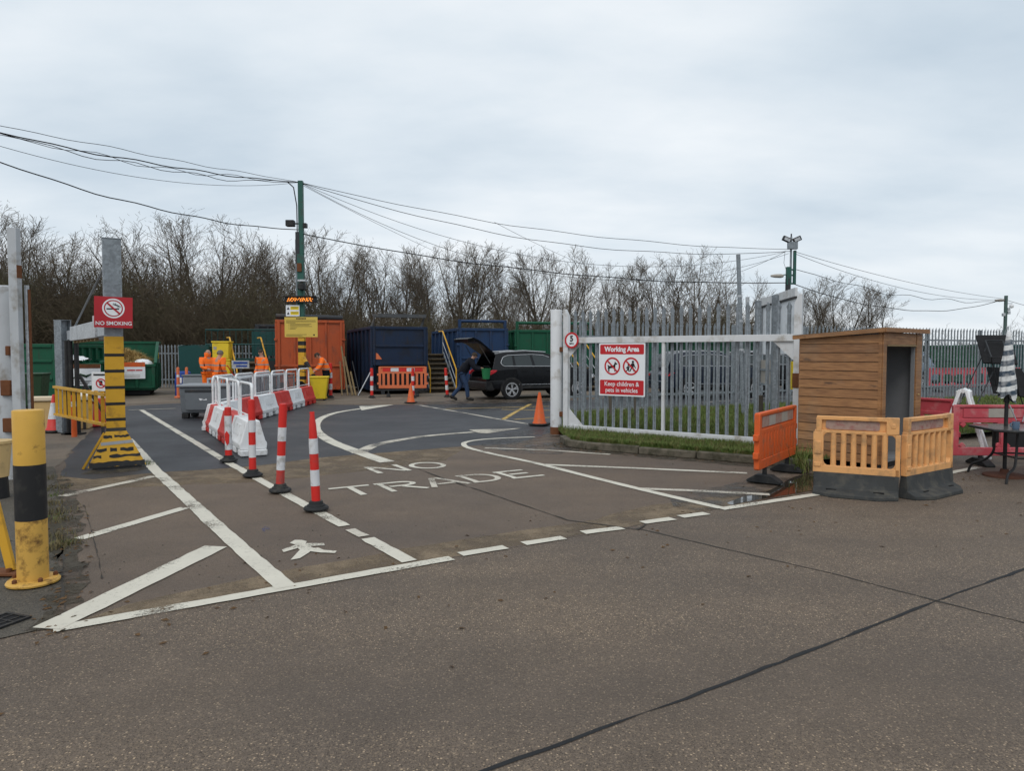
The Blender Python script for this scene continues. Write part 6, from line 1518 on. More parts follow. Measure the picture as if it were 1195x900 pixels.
cable('thin cable leaving the camera pole towards the right frame edge', (RX, RY, P(1173, 350, RY)[2]), P(1260, 366, 60), .2, .012)

# ------------------------------------------------------------------ shed
def shed():
    r = R(40); t = thing('sentry_shed', 'small brown wooden shed with an open doorway beside the gate', 'shed', (5.12, 9.86, .0), r)
    X, Y, z0 = 1.34, 1.18, .09
    zt = lambda y: 1.955 - .075 * y / Y                       # wall top falls towards the back
    planks = MB(); n = 14; ph = .1305
    for i in range(n):
        a, b = z0 + ph * i, z0 + ph * (i + 1) - .005
        b0 = min(b, zt(0) - .01); b1 = min(b, zt(Y) - .01)
        if a > zt(Y) - .02: continue
        o = .006; planks.add([(-.022 - o, .03, a), (-.022 - o, Y, a), (-.018 + o * .3, Y, b1), (-.018 + o * .3, .03, b0), (.0, .03, a), (.0, Y, a), (.0, Y, b1), (.0, .03, b0)], [(0, 1, 2, 3), (4, 7, 6, 5), (0, 4, 5, 1), (3, 2, 6, 7), (0, 3, 7, 4), (1, 5, 6, 2)])
    planks.build('plank_wall', MT['wood'], t, bev=.003)
    lin = MB(); lin.add([(.004, .0, z0), (.004, Y, z0), (.004, Y, zt(Y)), (.004, 0, zt(0)), (.02, .0, z0), (.02, Y, z0), (.02, Y, zt(Y)), (.02, 0, zt(0))], [(0, 1, 2, 3), (4, 7, 6, 5), (0, 4, 5, 1), (3, 2, 6, 7), (0, 3, 7, 4), (1, 5, 6, 2)])
    lin.box((X / 2, Y - .02, 1.0), (X - .05, .03, 1.74)); lin.box((X - .03, Y / 2 + .03, 1.0), (.03, Y - .1, 1.74)); lin.build('inner_lining', MT['grey_wall'], t)
    MB().box((X / 2, Y + .01, .98), (X, .022, 1.76)).box((X + .012, Y / 2, .98), (.022, Y, 1.76)).build('outer_cladding', MT['wood'], t)
    MB().box((X / 2, Y / 2, z0 + .02), (X - .06, Y - .06, .04)).build('shed_floor', MT['grey_wall'], t)
    MB().box((.05, -.012, (z0 + 1.94) / 2), (.11, .03, 1.94 - z0)).build('door_post', MT['wood'], t, bev=.004); MB().box((-.012, .012, (z0 + 1.94) / 2), (.028, .045, 1.94 - z0)).build('corner_board', MT['wood'], t, bev=.004)
    MB().box((X - .10, -.012, (z0 + 1.94) / 2), (.20, .03, 1.94 - z0)).build('door_post', MT['wood'], t, bev=.004)
    MB().box((X / 2 - .05, -.010, 1.85), (X - .33, .024, .175)).build('door_head', MT['wood'], t, bev=.004); MB().box((X / 2 - .05, -.014, 1.755), (X - .33, .034, .022)).build('lintel_strip', MT['tread'], t)
    MB().box((X - .215, .02, .93), (.022, .05, 1.64)).build('door_jamb', MT['grey_wall'], t); MB().lathe([(0, -.05), (.014, -.045), (.014, -.027), (0, -.027)], 10, (X - .12, 0, 1.03), axis='y').build('latch_knob', MT['cream'], t)
    MB().box((.42, .98, 1.62), (.34, .03, .18)).build('wall_shelf', MT['wood'], t)
    e = .08; rf = MB(); za, zb = zt(-e) + .022, zt(Y + e) + .022
    rf.add([(-e, -e, za), (X + e, -e, za), (X + e, Y + e, zb), (-e, Y + e, zb), (-e, -e, za + .02), (X + e, -e, za + .02), (X + e, Y + e, zb + .02), (-e, Y + e, zb + .02)], [(0, 1, 2, 3), (4, 7, 6, 5), (0, 4, 5, 1), (1, 5, 6, 2), (2, 6, 7, 3), (3, 7, 4, 0)])
    ro = rf.build('roof', MT['felt'], t)
    fs = MB(); fs.add([(-e - .018, -e, za - .045), (-e - .018, Y + e, zb - .045), (-e - .018, Y + e, zb + .014), (-e - .018, -e, za + .014), (-e - .001, -e, za - .045), (-e - .001, Y + e, zb - .045), (-e - .001, Y + e, zb + .014), (-e - .001, -e, za + .014)], [(0, 1, 2, 3), (4, 7, 6, 5), (0, 4, 5, 1), (3, 2, 6, 7), (0, 3, 7, 4), (1, 5, 6, 2)])
    fs.box((X / 2, -e - .010, za - .014), (X + 2 * e + .03, .018, .062)); fs.build('fascia', MT['wood'], ro, bev=.003)
    for y in (.12, .6, 1.08): MB().box((X / 2, y, .045), (X - .05, .09, .085)).build('skid', MT['black'], t, bev=.004)
shed()

# ------------------------------------------------------------------ table, parasol and clutter on the right
def table():
    t = thing('garden_table', 'dark rectangular garden table with bent tube legs at the right edge', 'table', (7.16, 9.22, 0), R(-7)); L, D, z = 1.95, .95, .665; c = .16
    pg = [(-L / 2 + c, -D / 2), (L / 2 - c, -D / 2), (L / 2, -D / 2 + c), (L / 2, D / 2 - c), (L / 2 - c, D / 2), (-L / 2 + c, D / 2), (-L / 2, D / 2 - c), (-L / 2, -D / 2 + c)]
    MB().prism(pg, 'z', z, z + .012).build('table_top', MT['table_top'], t); rim = [Vector((x, y, z - .006)) for x, y in pg]; MB().tube(rim + [rim[0], rim[1]], .017, 8).build('rim', MT['black'], t)
    for s in (-1, 1):
        for q in (-1, 1):
            x = s * (L / 2 - .30); MB().tube(fillet([(x, q * .26, z - .01), (x + s * .01, q * .26, .30), (x + s * .08, q * .36, .18), (x + s * .20, q * .44, .13), (x + s * .23, q * .47, .0)], .12, 5), .016, 10).build('leg', MT['black'], t)
    for zz, y in ((.30, -.26), (.30, .26), (.36, -.26)): MB().tube([(-L / 2 + .30, y, zz), (L / 2 - .30, y, zz)], .011, 8).build('stretcher', MT['black'], t)
    for s in (-1, 1): MB().tube([(s * (L / 2 - .3), -.26, .3), (s * (L / 2 - .3), .26, .3)], .011, 8).build('side_stretcher', MT['black'], t)
table()
x, y = g(1172, 556); PXX, PYY = x, y
t = thing('parasol', 'furled navy and white striped parasol on a rusty round base', 'parasol', (x, y, 0))
MB().lathe([(0, 0), (.25, 0), (.25, .02), (.22, .035), (.06, .05), (.045, .10), (0, .10)], 32).build('base', MT['base_rust'], t)
MB().tube([(0, 0, .05), (0, 0, 1.9)], .024, 14).build('pole', MT['black'], t)
vs = []; k = 40; zs = np.linspace(1.06, 1.87, 14)
for j, z in enumerate(zs):
    u = j / 13; r0 = (.078 * (1 - u) ** .75 + .026)
    for i in range(k):
        a = 2 * math.pi * i / k; f = 1 + (.30 * (1 - u) ** .5) * (abs(math.sin(a * 4 + u * 1.2)) - .5) + .06 * math.sin(a * 3 + j)
        zz = z - (.045 * (math.sin(a * 4) + math.sin(a * 1 + 2)) if j == 0 else 0); vs.append((r0 * f * math.cos(a), r0 * f * math.sin(a), zz))
MB().add(vs, [(j * k + i, j * k + (i + 1) % k, (j + 1) * k + (i + 1) % k, (j + 1) * k + i) for j in range(13) for i in range(k)]).build('canopy', MT['canvas'], t, ang=60)
MB().lathe([(0, 1.95), (.02, 1.94), (.03, 1.9), (.03, 1.865), (0, 1.865)], 14).build('finial', MT['white_pl'], t); MB().lathe([(.03, .99), (.035, 1.0), (.035, 1.05), (.03, 1.06)], 14).build('collar', MT['black'], t)
x = P(1185.5, 497, 9.05)
t = thing('mug', 'blue grey mug standing on the dark garden table', 'mug', (x[0], 9.05, .678)); MB().lathe([(0, 0), (.036, 0), (.042, .02), (.042, .095), (.037, .095), (.036, .02), (0, .015)], 24).build('cup', MT['mug'], t); MB().tube([(-.04, 0, .08), (-.068, 0, .07), (-.068, 0, .035), (-.04, 0, .025)], .007, 8).build('handle', MT['mug'], t)
def a_board():
    t = thing('trestle_sign', 'white folding plastic trestle standing behind the faded red barriers', 'trestle', (6.99, 10.98, .0), R(52))
    for s in (-1, 1):
        m = MB(); 
        for q in (-1, 1): m.bar((q * .24, s * .34, 0), (q * .13, s * .04, 1.08), .10, .05)
        m.bar((-.19, s * .2, .50), (.19, s * .2, .50), .05, .12); m.bar((-.155, s * .07, .97), (.155, s * .07, .97), .05, .20); m.build('leaf', MT['white_pl'], t, bev=.012)
    MB().tube([(-.17, 0, 1.07), (.17, 0, 1.07)], .035, 10).build('hinge', MT['white_pl'], t)
a_board()
def panels():
    Y = 12.6; t = thing('tilted_panels', 'two black tilted panels on thin struts behind the striped parasol', 'panel stand', (P(1170, 480, Y)[0], Y, .11))
    X0 = P(1170, 480, Y)[0]; q = lambda px, py, dy=0: Vector((P(px, py, Y + dy)[0] - X0, dy, P(px, py, Y + dy)[2] - .11))
    def pan(nm, c4, th):
        n = (c4[1] - c4[0]).cross(c4[3] - c4[0]).normalized() * th; m = MB().add([*c4, *[c + n for c in c4]], [(0, 1, 2, 3), (7, 6, 5, 4), (0, 4, 5, 1), (1, 5, 6, 2), (2, 6, 7, 3), (3, 7, 4, 0)]); return m.build(nm, MT['black_matt'], t, bev=.004)
    a = [q(1139, 391, .15), q(1179, 391, .15), q(1188, 425, -.35), q(1148, 423, -.35)]; p1 = pan('upper_panel', a, .03)
    b = [q(1152, 428, .2), q(1183, 430, .2), q(1196, 462, -.2), q(1160, 458, -.2)]; pan('lower_panel', b, .03); c = [q(1184, 430, .1), q(1192, 430, .1), q(1212, 466, -.3), q(1190, 462, -.3)]; pan('lower_panel', c, .03)
    fr = [q(1150, 397.5, -.06), q(1170, 397.5, -.06), q(1176, 417, -.42), q(1157, 417, -.42)]
    MB().tube(fr + [fr[0], fr[1]], .012, 6).build('back_frame', MT['steel_dk'], p1)
    for u, v in ((q(1152, 404, -.15), q(1119, 473, -.1)), (q(1160, 432, 0), q(1141, 470, -.4)), (q(1176, 416, -.2), q(1194, 473, .0)), (q(1157, 417, -.4), q(1163, 450, -.1))): v.z = max(0, v.z) if v.z > .3 else 0; MB().tube([u, v], .011, 6).build('strut', MT['steel_dk'], t)
panels()
t = thing('black_crate', 'black plastic crate standing behind the faded red barrier under the table', 'crate', (P(1176, 520, 11.5)[0], 11.5, .0), R(4)); MB().box((0, 0, .40), (.34, .3, .62)).build('crate_body', MT['black'], t, bev=.03); MB().box((0, 0, .73), (.38, .34, .05)).build('lid', MT['black'], t, bev=.015)
t = thing('black_crate', 'second black plastic crate at the right frame edge behind the barrier', 'crate', (P(1201, 520, 11.6)[0], 11.6, .0), R(-3)); MB().box((0, 0, .40), (.34, .3, .62)).build('crate_body', MT['black'], t, bev=.03); MB().box((0, 0, .73), (.38, .34, .05)).build('lid', MT['black'], t, bev=.015)
t = thing('chain', 'thin grey chain looped over the red barrier behind the mug', 'chain', (P(1186, 480, 10.33)[0], 10.33, .89)); MB().tube([(-.1, 0, 0), (-.03, -.05, -.22), (.06, -.05, -.24), (.16, 0, .0)], .009, 6).build('links', MT['galv'], t)
for i, (px, Y) in enumerate(((1112, 30), (1162, 31))):
    roadbarrier(('faded red barrier in the yard beyond the far fence, right of the parked car', 'faded red barrier in the yard beyond the far fence, behind the parasol')[i], (P(px, 450, Y)[0], Y, .016), R(4), 2.2, MT['pink'], False, 4, 'red barriers beyond the fence', .2, 1.0, .05, .5, True)

# ------------------------------------------------------------------ vehicles
def car(label, loc, rotz, paint, tail_open=False, group='vehicles in the yard', cat='car'):
    t = thing('parked_car', label, cat, (*loc, .016), rotz, group); pm = MT[paint]
    # local x forward from the rear bumper, y left. lower body as a loft of half sections
    ST = [(0.00, .46, .66, .80, .80, .84), (.06, .36, .66, .88, .84, .90), (.30, .30, .70, 1.03, .91, .92), (.9, .28, .75, 1.10, .92, .92), (2.2, .27, .76, 1.12, .92, .92), (3.25, .28, .75, 1.12, .92, .90), (3.9, .30, .72, 1.07, .90, .86), (4.25, .33, .68, 1.0, .83, .78), (4.42, .38, .62, .86, .70, .64)]
    xs = [s[0] for s in ST]
    def ring_(s):
        x, zb, zm, zt, wm, wt = s; return [(x, -.62 * wm / .92, zb), (x, -wm * .96, zb + .08), (x, -wm, zm), (x, -wt * .97, zt), (x, -wt * .80, zt + .012), (x, 0, zt + .03), (x, wt * .80, zt + .012), (x, wt * .97, zt), (x, wm, zm), (x, wm * .96, zb + .08), (x, .62 * wm / .92, zb)]
    def loft(S, closed_top=True):
        m = MB(); vs = []; [vs.extend(ring_(s)) for s in S]; n = 11
        fs = []
        for i in range(len(S) - 1):
            for j in range(n):
                if not closed_top and j in (4, 5): continue
                fs.append((i * n + j, i * n + (j + 1) % n, (i + 1) * n + (j + 1) % n, (i + 1) * n + j))
        return m.add(vs, fs + [tuple(range(n)), tuple(range((len(S) - 1) * n, len(S) * n))])
    cut = 1.15
    if tail_open:
        S1 = [(x, zb, zm, min(zt, .72), wm, wt) for x, zb, zm, zt, wm, wt in ST if x <= .9] + [(cut, .28, .70, .72, .92, .92)]
        S1 = [(x, zb, min(zm, .66), zt, wm, wm) for x, zb, zm, zt, wm, wt in S1]
        S2 = [(cut, .28, .75, 1.10, .92, .92)] + [s for s in ST if s[0] > cut]
        m = loft(S2); b = m.build('body', pm, t, ang=38); loft(S1).build('rear_quarter', pm, t, ang=38)
        for s in (-1, 1): MB().prism([(.05, .69), (cut, .69), (cut, 1.10), (.32, 1.04), (.10, .92)], 'y', *sorted((s * .915, s * .80))).build('rear_wing', pm, t, bev=.02)
        MB().box((.60, 0, .735), (1.08, 1.56, .02)).box((cut + .02, 0, 1.0), (.12, 1.5, .55)).build('boot_lining', MT['black_matt'], t)
    else: b = loft(ST).build('body', pm, t, ang=38)
    # cabin: two side shells, roof and screens
    belt = [(.20, 1.04), (3.22, 1.12)]; top = [(.42, 1.60), (.75, 1.65), (1.6, 1.69), (2.25, 1.655), (2.55, 1.585)]
    sl = lambda z: .885 - (z - 1.04) * .38
    def sidepoly(pts, o, th):
        out = []
        for s in (-1, 1):
            m = MB(); k = len(pts); vs = [(x, s * (sl(z) + o), z) for x, z in pts] + [(x, s * (sl(z) + o - th), z) for x, z in pts]
            m.add(vs, [tuple(range(k)), tuple(range(k, 2 * k))[::-1]] + [(i, (i + 1) % k, k + (i + 1) % k, k + i) for i in range(k)]); out.append(m)
        return out
    for m in sidepoly([belt[0], (1.4, 1.07), belt[1], (2.62, 1.52), top[4], top[3], top[2], top[1], top[0]], 0, .05): m.build('cabin_side', pm, t, bev=.006)
    rv = []; rp = [(.36, 1.59), (.42, 1.612), (.75, 1.662), (1.6, 1.705), (2.25, 1.67), (2.55, 1.595)]
    for x, z in rp: w = sl(z) - .01; rv += [(x, -w, z - .02), (x, -w * .7, z + .008), (x, 0, z + .02), (x, w * .7, z + .008), (x, w, z - .02)]
    m = MB().add(rv, [(i * 5 + j, i * 5 + j + 1, i * 5 + j + 6, i * 5 + j + 5) for i in range(len(rp) - 1) for j in range(4)]); m.build('roof', pm, t, ang=50)
    for s in (-1, 1): MB().tube([(.55, s * .63, 1.66), (1.5, s * .63, 1.72), (2.4, s * .62, 1.668)], .018, 8).build('roof_rail', MT['alloy'], t)
    MB().add([(2.56, -.66, 1.585), (2.56, .66, 1.585), (3.26, .80, 1.13), (3.26, -.80, 1.13)], [(0, 1, 2, 3)]).build('windscreen', MT['glass'], t)
    W1 = [(.66, 1.20), (.58, 1.29), (.70, 1.47), (.86, 1.52), (1.02, 1.53), (1.02, 1.175)]; W2 = [(1.12, 1.175), (1.10, 1.535), (1.72, 1.56), (1.78, 1.175)]; W3 = [(1.88, 1.175), (1.82, 1.56), (2.2, 1.545), (2.45, 1.48), (2.86, 1.20), (2.86, 1.175)]
    for pts in (W1, W2, W3):
        for m in sidepoly(pts, .006, .004): m.build('side_window', MT['glass'], t)
    tr = [(2.92, 1.155), (.64, 1.17), (.54, 1.28), (.67, 1.49), (.86, 1.55), (1.75, 1.585), (2.25, 1.56), (2.50, 1.48)]
    for s in (-1, 1): MB().tube(fillet([(x, s * (sl(z) + .008), z) for x, z in tr], .06, 3), .013, 6).build('window_trim', MT['alloy'], t)
    for s in (-1, 1):
        for xx in (1.02, 1.80): MB().box((xx, s * .922, .72), (.012, .008, .52)).build('door_seam', MT['black_matt'], t)
        for xx in (1.62, 2.62): MB().box((xx - .2, s * .915, 1.0), (.20, .035, .03)).build('door_handle', pm, t, bev=.008)
        MB().box((2.05, s * .922, .42), (2.2, .012, .10)).build('door_cladding', MT['black'], t, bev=.006); MB().box((2.0, s * .925, .52), (1.9, .012, .018)).build('sill_trim', MT['chrome'], t)
        MB().box((2.75, s * 1.0, 1.18), (.14, .20, .13)).build('wing_mirror', pm, t, bev=.03)
        for cx in (.92, 3.58):
            aw = MB(); pts = [(cx + .43 * math.cos(R(a)), .345 + .43 * math.sin(R(a))) for a in range(-8, 189, 8)] + [(cx + .355 * math.cos(R(a)), .345 + .355 * math.sin(R(a))) for a in range(188, -9, -8)]
            aw.prism(pts, 'y', *sorted((s * .86, s * .938))); aw.build('wheel_arch', MT['black'], t); MB().lathe([(0, s * .90), (.40, s * .90), (.40, s * .924), (0, s * .924)], 28, (cx, 0, .37), axis='y').build('arch_liner', MT['black_matt'], t)
            wh = MB().lathe([(.23, .72), (.33, .72), (.345, .75), (.345, .90), (.33, .935), (.245, .938), (.235, .92)], 36, (cx, 0, .345), axis='y') if s > 0 else MB().lathe([(.23, -.72), (.33, -.72), (.345, -.75), (.345, -.90), (.33, -.935), (.245, -.938), (.235, -.92)], 36, (cx, 0, .345), axis='y')
            w_ = wh.build('wheel', MT['tyre'], t); rm = MB().ring((cx, .345), .218, .246, s * .90, s * .942, 32)
            for k in range(5):
                a = 2 * math.pi * k / 5 + .3
                for da in (-.16, .16): rm.bar((cx + .03 * math.cos(a), s * .932, .345 + .03 * math.sin(a)), (cx + .225 * math.cos(a + da), s * .934, .345 + .225 * math.sin(a + da)), .02, .034)
            rm.lathe([(0, s * .945), (.045, s * .945), (.045, s * .92), (0, s * .92)], 16, (cx, 0, .345), axis='y'); rm.build('rim', MT['alloy'], w_)
        MB().add([(-.005, s * .50, .86), (.0, s * .80, .88), (.22, s * .925, .95), (.34, s * .925, .92), (.10, s * .90, .80), (.0, s * .78, .77), (-.01, s * .52, .79)], [(0, 1, 5, 6), (1, 2, 3, 4), (1, 4, 5)]).build('tail_light', MT['tail_red'], t) if not tail_open else MB().prism([(.03, .86), (.04, .98), (.18, 1.04), (.38, 1.03), (.30, .95), (.12, .86)], 'y', *sorted((s * .84, s * .925))).build('tail_light', MT['tail_red'], t, bev=.015)
        MB().prism([(4.05, .74), (4.36, .70), (4.32, .84), (4.1, .90)], 'y', *sorted((s * .55, s * .80))).build('head_light', MT['lamp_clear'], t, bev=.02)
    MB().prism([(-.03, .34), (-.06, .46), (-.04, .62), (.12, .66), (.30, .64), (.30, .32), (.08, .30)], 'y', -.86, .86).build('rear_bumper', MT['black'] if tail_open else pm, t, bev=.04)
    MB().box((4.42, 0, .52), (.05, 1.2, .26)).build('grille', MT['black'], t, bev=.03)
    if tail_open:
        sec = [(.40, 1.63), (.12, 1.83), (-.20, 2.06), (-.46, 2.17), (-.66, 2.12)]; hw = [.60, .66, .72, .76, .70]; vs = []
        for (x, z), w in zip(sec, hw): vs += [(x, -w, z), (x, w, z)]
        for i, ((x, z), w) in enumerate(zip(sec, hw)): vs += [(x + .05, -w + .03, z - .12), (x + .05, w - .03, z - .12)]
        n = 10; fs = [(2 * i, 2 * i + 1, 2 * i + 3, 2 * i + 2) for i in range(4)] + [(n + 2 * i, n + 2 * i + 2, n + 2 * i + 3, n + 2 * i + 1) for i in range(4)] + [(2 * i, 2 * i + 2, n + 2 * i + 2, n + 2 * i) for i in range(4)] + [(2 * i + 1, n + 2 * i + 1, n + 2 * i + 3, 2 * i + 3) for i in range(4)] + [(0, n, n + 1, 1), (8, 9, n + 9, n + 8)]
        tg = MB().add(vs, fs).build('tailgate', pm, t, ang=40)
        MB().add([(.34, -.50, 1.685), (.34, .50, 1.685), (-.17, .60, 2.065), (-.17, -.60, 2.065)], [(0, 1, 2, 3)]).build('rear_window', MT['glass'], tg)
        MB().box((-.52, 0, 2.03), (.2, .4, .02)).build('grab_trim', MT['black'], tg)
        for s in (-1, 1): MB().tube([(.18, s * .70, 1.28), (-.2, s * .66, 1.90)], .012, 6).build('gas_strut', MT['steel_dk'], t)
    else:
        MB().add([(.36, -.62, 1.59), (.36, .62, 1.59), (.12, .80, 1.1), (.12, -.80, 1.1)], [(0, 1, 2, 3)]).build('rear_window', MT['glass'], t)
        MB().add([(.37, -.66, 1.60), (.37, .66, 1.60), (.14, .86, 1.04), (.14, -.86, 1.04)], [(0, 1, 2, 3)]).build('tailgate', pm, t)
    return t
CA = R(25); cx_, cy_ = P(597, 468, 25.0)[0], 25.0
# put the right rear wheel (local .92,-.9) at that point
ox = cx_ - (.92 * math.cos(CA) + .9 * math.sin(CA)); oy = cy_ - (.92 * math.sin(CA) - .9 * math.cos(CA))
car('black estate car with its tailgate raised in front of the blue skip', (ox, oy), CA, 'car_black', True)
car('dark blue car seen through the gate right of the warning sign', (P(765, 450, 26.3)[0], 26.3), R(12), 'car_blue', False)
car('second black car behind the gate next to the thin galvanised pole', (P(868, 450, 30.0)[0] - 1, 29.6), R(10), 'car_black', False)
car('pale blue car beyond the far fence, just right of the shed', (P(1090, 450, 33.5)[0], 34.6), R(-160), 'car_silver', False)

# ------------------------------------------------------------------ people
def skin_mesh(vs, es, rs, sub=2, root=0):
    me = bpy.data.meshes.new('body'); me.from_pydata(vs, es, []); o = bpy.data.objects.new('body', me); COL.objects.link(o)
    sk = o.modifiers.new('skin', 'SKIN'); sk.use_smooth_shade = True
    bpy.context.view_layer.objects.active = o; bpy.context.view_layer.update()
    if not me.skin_vertices:
        bm = bmesh.new(); bm.from_mesh(me); bm.verts.layers.skin.verify(); bm.to_mesh(me); bm.free()
    for i, r in enumerate(rs): d = me.skin_vertices[0].data[i]; d.radius = (r, r) if not isinstance(r, tuple) else r; d.use_root = (i == root)
    s = o.modifiers.new('sub', 'SUBSURF'); s.levels = s.render_levels = sub
    bpy.context.view_layer.update()
    m2 = bpy.data.meshes.new_from_object(o.evaluated_get(bpy.context.evaluated_depsgraph_get())); bpy.data.objects.remove(o); return m2
def link(name, me, mat, parent=None):
    me.materials.clear(); me.materials.append(mat); o = bpy.data.objects.new(name, me); COL.objects.link(o); o.parent = parent; return o
BASE = dict(pel=(0, 0, .95), wai=(0, 0, 1.10), che=(0, 0, 1.33), nek=(0, 0, 1.49), hb=(.02, 0, 1.57), hm=(.035, 0, 1.655), ht=(.02, 0, 1.74),
            sL=(0, .18, 1.42), eL=(-.02, .25, 1.14), wL=(.10, .24, .92), sR=(0, -.18, 1.42), eR=(-.02, -.25, 1.14), wR=(.10, -.24, .92),
            hL=(0, .10, .90), kL=(.02, .11, .49), aL=(0, .11, .09), tL=(.17, .13, .04), hR=(0, -.10, .90), kR=(.02, -.11, .49), aR=(0, -.11, .09), tR=(.17, -.13, .04))
def person(label, loc, rotz, pose, jacket, trouser, hair, s=1.0, hood=False, bulk=1.0):
    p = {k: Vector(v) for k, v in BASE.items()}
    for k, v in pose.items(): p[k] = Vector(v)
    names = []; vs = []; rs = []; es = []
    def add(n, v, r, par=None):
        names.append(n); vs.append(tuple(v)); rs.append(r)
        if par is not None: es.append((names.index(par), len(names) - 1))
    add('pel', p['pel'], .115); add('wai', p['wai'], .105, 'pel'); add('che', p['che'], .125, 'wai'); add('nek', p['nek'], .056, 'che'); add('hb', p['hb'], .066, 'nek'); add('hm', p['hm'], .086, 'hb'); add('ht', p['ht'], .062, 'hm')
    fw = (p['hm'] - p['hb']).normalized(); face = Vector((1, 0, 0)); face = (face - fw * face.dot(fw)).normalized()
    if 'face' in pose: face = Vector(pose['face']).normalized()
    for S in 'LR':
        add('s' + S, p['s' + S], .068, 'che'); add('e' + S, p['e' + S], .044, 's' + S); add('w' + S, p['w' + S], .029, 'e' + S)
        hd = (p['w' + S] - p['e' + S]).normalized(); add('p' + S, p['w' + S] + hd * .07, .034, 'w' + S)
        add('h' + S, p['h' + S], .088, 'pel'); add('k' + S, p['k' + S], .058, 'h' + S); add('a' + S, p['a' + S], .040, 'k' + S); add('t' + S, p['t' + S], .036, 'a' + S)
    for S in 'LR':                                        # fingers: short chains rooted inside each palm
        w = p['w' + S]; hd = (w - p['e' + S]).normalized(); sd = hd.cross(Vector((1, 0, .2))).normalized(); cu = sd.cross(hd) * (1 if S == 'L' else -1)
        for q, L in ((-1.5, .062), (-.5, .075), (.5, .078), (1.5, .070)):
            b = w + hd * .075 + sd * (.015 * q); names.append('f0'); vs.append(tuple(b)); rs.append(.0095)
            for j, (u, c) in enumerate(((.5, .012), (1.0, .035))): e_ = b + hd * (L * u) + cu * c; names.append('f'); vs.append(tuple(e_)); rs.append(.0085 - .001 * j); es.append((len(vs) - 2, len(vs) - 1))
        b = w + hd * .03 + sd * .024; names.append('f0'); vs.append(tuple(b)); rs.append(.011)
        for u in (1, 2): e_ = b + (hd * .6 + sd * .8).normalized() * .028 * u; names.append('f'); vs.append(tuple(e_)); rs.append(.0095); es.append((len(vs) - 2, len(vs) - 1))
    me = skin_mesh(vs, es, rs, 2)
    # facial features and ears joined into the same figure
    bm = bmesh.new(); bm.from_mesh(me); hm = p['hm']; side = fw.cross(face)
    def blob(c, sx_, sy, sz):
        mtx = Matrix((face, side, fw)).transposed().to_4x4(); mtx.translation = c; bmesh.ops.create_uvsphere(bm, u_segments=10, v_segments=8, radius=1, matrix=mtx @ Matrix.Diagonal((sx_, sy, sz, 1)))
    blob(hm + face * .088 - fw * .02, .022, .014, .026)
    for s in (-1, 1): blob(hm + side * (.083 * s) - fw * .01, .02, .012, .034)
    blob(hm + face * .078 - fw * .062, .012, .026, .008)
    for f in bm.faces: f.smooth = True
    bm.to_mesh(me); bm.free()
    body = link('person', me, MT['skin']); tag(body, label, 'person'); body.location = (*loc, .016); body.rotation_euler = (0, 0, rotz); body.scale = (s, s, s)
    ev = MB()
    for q in (-1, 1): ev.lathe([(0, -.006), (.008, 0), (0, .006)], 8, tuple(hm + face * .082 + side * (.032 * q) + fw * .012))
    ev.build('eyes', MT['ink'], body)
    def cloth(name, order, mat, edges, sub=2, root=0):
        vv = [tuple(p[n] if isinstance(n, str) else n) for n, _ in order]; link(name, skin_mesh(vv, edges, [r for _, r in order], sub, root), mat, body)
    hem = p['pel'] + (p['pel'] - p['wai']) * .35
    O = [('wai', .148), (tuple(hem), .152), ('che', .165), (tuple(p['che'].lerp(p['nek'], .92)), .090)]; E = [(0, 1), (0, 2), (2, 3)]
    for S in 'LR': k = len(O); O += [('s' + S, .092), ('e' + S, .066), (tuple(p['e' + S].lerp(p['w' + S], .95)), .052)]; E += [(2, k), (k, k + 1), (k + 1, k + 2)]
    if hood: k = len(O); O += [(tuple(p['hb'] - face * .02), .118), (tuple(p['hm'] - face * .035 + fw * .02), .112)]; E += [(3, k), (k, k + 1)]
    cloth('jacket', [(a_, r_ * bulk) for a_, r_ in O], MT[jacket], E)
    O = [('pel', .135)]; E = []
    for S in 'LR': k = len(O); O += [('h' + S, .108), ('k' + S, .080), (tuple(p['a' + S] + Vector((0, 0, -.01))), .070)]; E += [(0, k), (k, k + 1), (k + 1, k + 2)]
    cloth('trousers', O, MT[trouser], E)
    for S in 'LR':
        a, t_ = p['a' + S], p['t' + S]; d = (t_ - a); heel = a - Vector((d.x, d.y, 0)).normalized() * .04 + Vector((0, 0, -.03)); link('boot', skin_mesh([tuple(a + Vector((0, 0, .06))), tuple(heel), tuple(a.lerp(t_, .6)), tuple(t_ + d * .25)], [(0, 1), (1, 2), (2, 3)], [.064, .062, .056, .044], 2), MT['boot'], body)
    if not hood:
        m = MB(); mt = Matrix((face, side, fw)).transposed(); vs = []; k = 20
        for j in range(8):
            v = math.pi * .52 * j / 7
            for i in range(k):
                a = 2 * math.pi * i / k; q = .100 * (1 + (.10 if math.cos(a) < 0 else 0)); low = -.045 if math.cos(a) < .25 else .02
                z = math.cos(v) * .100 if j < 6 else (math.cos(v) * .1 + (low if j == 7 else low * .4)); c = Vector((q * math.sin(v) * math.cos(a) - .006, q * .92 * math.sin(v) * math.sin(a), z)); vs.append(tuple(hm + mt @ c))
        m.add(vs, [(j * k + i, j * k + (i + 1) % k, (j + 1) * k + (i + 1) % k, (j + 1) * k + i) for j in range(7) for i in range(k)]); m.build('hair', MT[hair], body)
    return body
hx_, hy_ = g(541, 468)
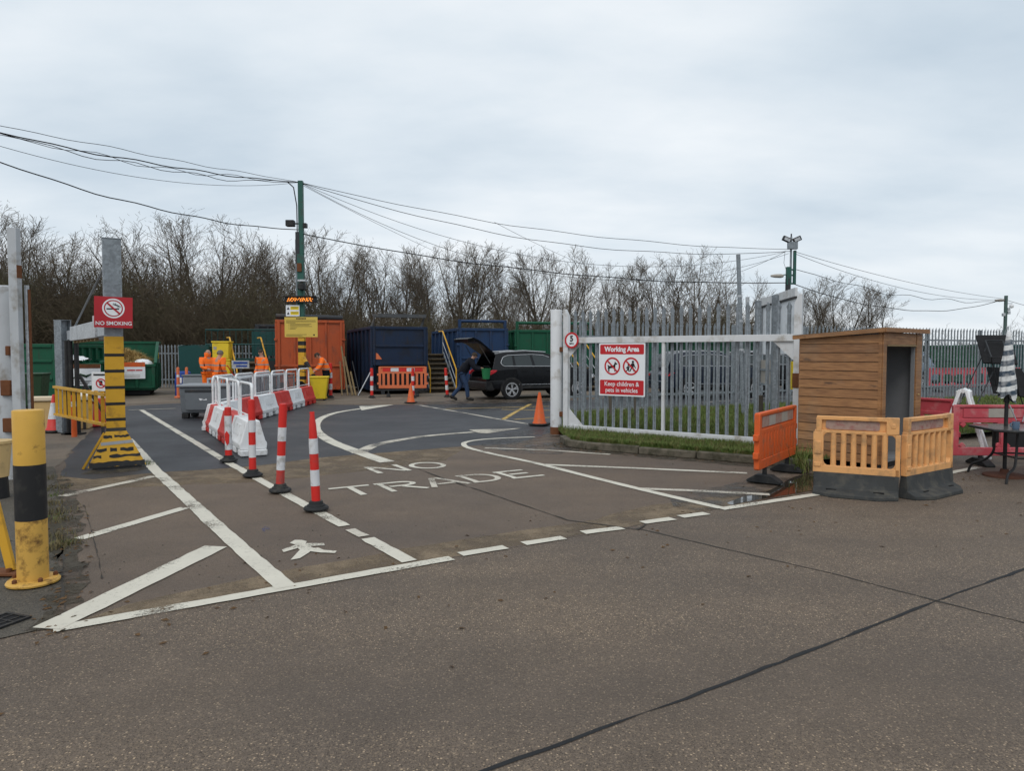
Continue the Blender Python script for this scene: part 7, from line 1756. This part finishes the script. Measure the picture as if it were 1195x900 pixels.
person('person in navy jacket and jeans leaning into the open car boot', (hx_, hy_ + .05), R(8),
       dict(pel=(-.08, 0, .93), wai=(.0, 0, 1.07), che=(.17, 0, 1.28), nek=(.29, 0, 1.42), hb=(.34, 0, 1.48), hm=(.39, 0, 1.555), ht=(.42, 0, 1.64), sL=(.22, .18, 1.36), eL=(.42, .24, 1.15), wL=(.64, .16, 1.10), sR=(.22, -.18, 1.36), eR=(.36, -.26, 1.10), wR=(.60, -.20, 1.05),
            hL=(-.06, .10, .88), kL=(-.10, .11, .48), aL=(-.40, .11, .14), tL=(-.25, .13, .04), hR=(-.06, -.10, .88), kR=(.10, -.11, .48), aR=(.14, -.11, .09), tR=(.31, -.13, .04)), 'navy', 'jeans', 'hair', 1.14, bulk=1.22)
t = thing('plastic_bucket', 'green bucket held by the man at the open car boot', 'bucket', (hx_ + .78, hy_ - .10, .76)); MB().lathe([(0, 0), (.12, 0), (.165, .34), (.175, .34), (.175, .36), (.155, .36), (.11, .02)], 24).build('bucket_body', MT['bucket'], t); MB().tube([(-.165, 0, .34), (-.10, -.02, .43), (.10, -.02, .43), (.165, 0, .34)], .007, 6).build('handle', MT['steel_dk'], t)
STAND = dict()
person('person in orange hi vis jacket and trousers with hood up, leftmost of the workers', (P(243, 455, 23.6)[0], 23.6), R(-40), dict(eL=(.10, .24, 1.17), wL=(.24, .10, 1.12), eR=(.08, -.25, 1.16), wR=(.24, -.10, 1.10)), 'hivis', 'hivis_plain', 'hair', 1.08, True)
person('person in orange hi vis jacket facing right beside the yellow crates', (P(256, 455, 22.9)[0], 22.9), R(60), dict(hb=(.04, 0, 1.55), hm=(.07, 0, 1.63), ht=(.07, 0, 1.71)), 'hivis', 'hivis_plain', 'hair_gr', 1.04)
person('person in orange hi vis jacket standing alone before the teal steps', (P(306, 452, 24.2)[0], 24.2), R(-120), dict(), 'hivis', 'hivis_plain', 'hair', 1.06)
person('person in orange hi vis jacket and dark trousers stooping by the yellow tub', (P(381, 458, 25.6)[0], 25.6), R(200), dict(pel=(-.05, 0, .93), che=(.10, 0, 1.31), wai=(.0, 0, 1.09), nek=(.2, 0, 1.44), hb=(.26, 0, 1.49), hm=(.32, 0, 1.54), ht=(.37, 0, 1.60), sL=(.14, .18, 1.38), sR=(.14, -.18, 1.38), eL=(.24, .24, 1.12), wL=(.42, .2, .98), eR=(.24, -.24, 1.12), wR=(.44, -.2, .98)), 'hivis', 'navy', 'hair', 1.04)
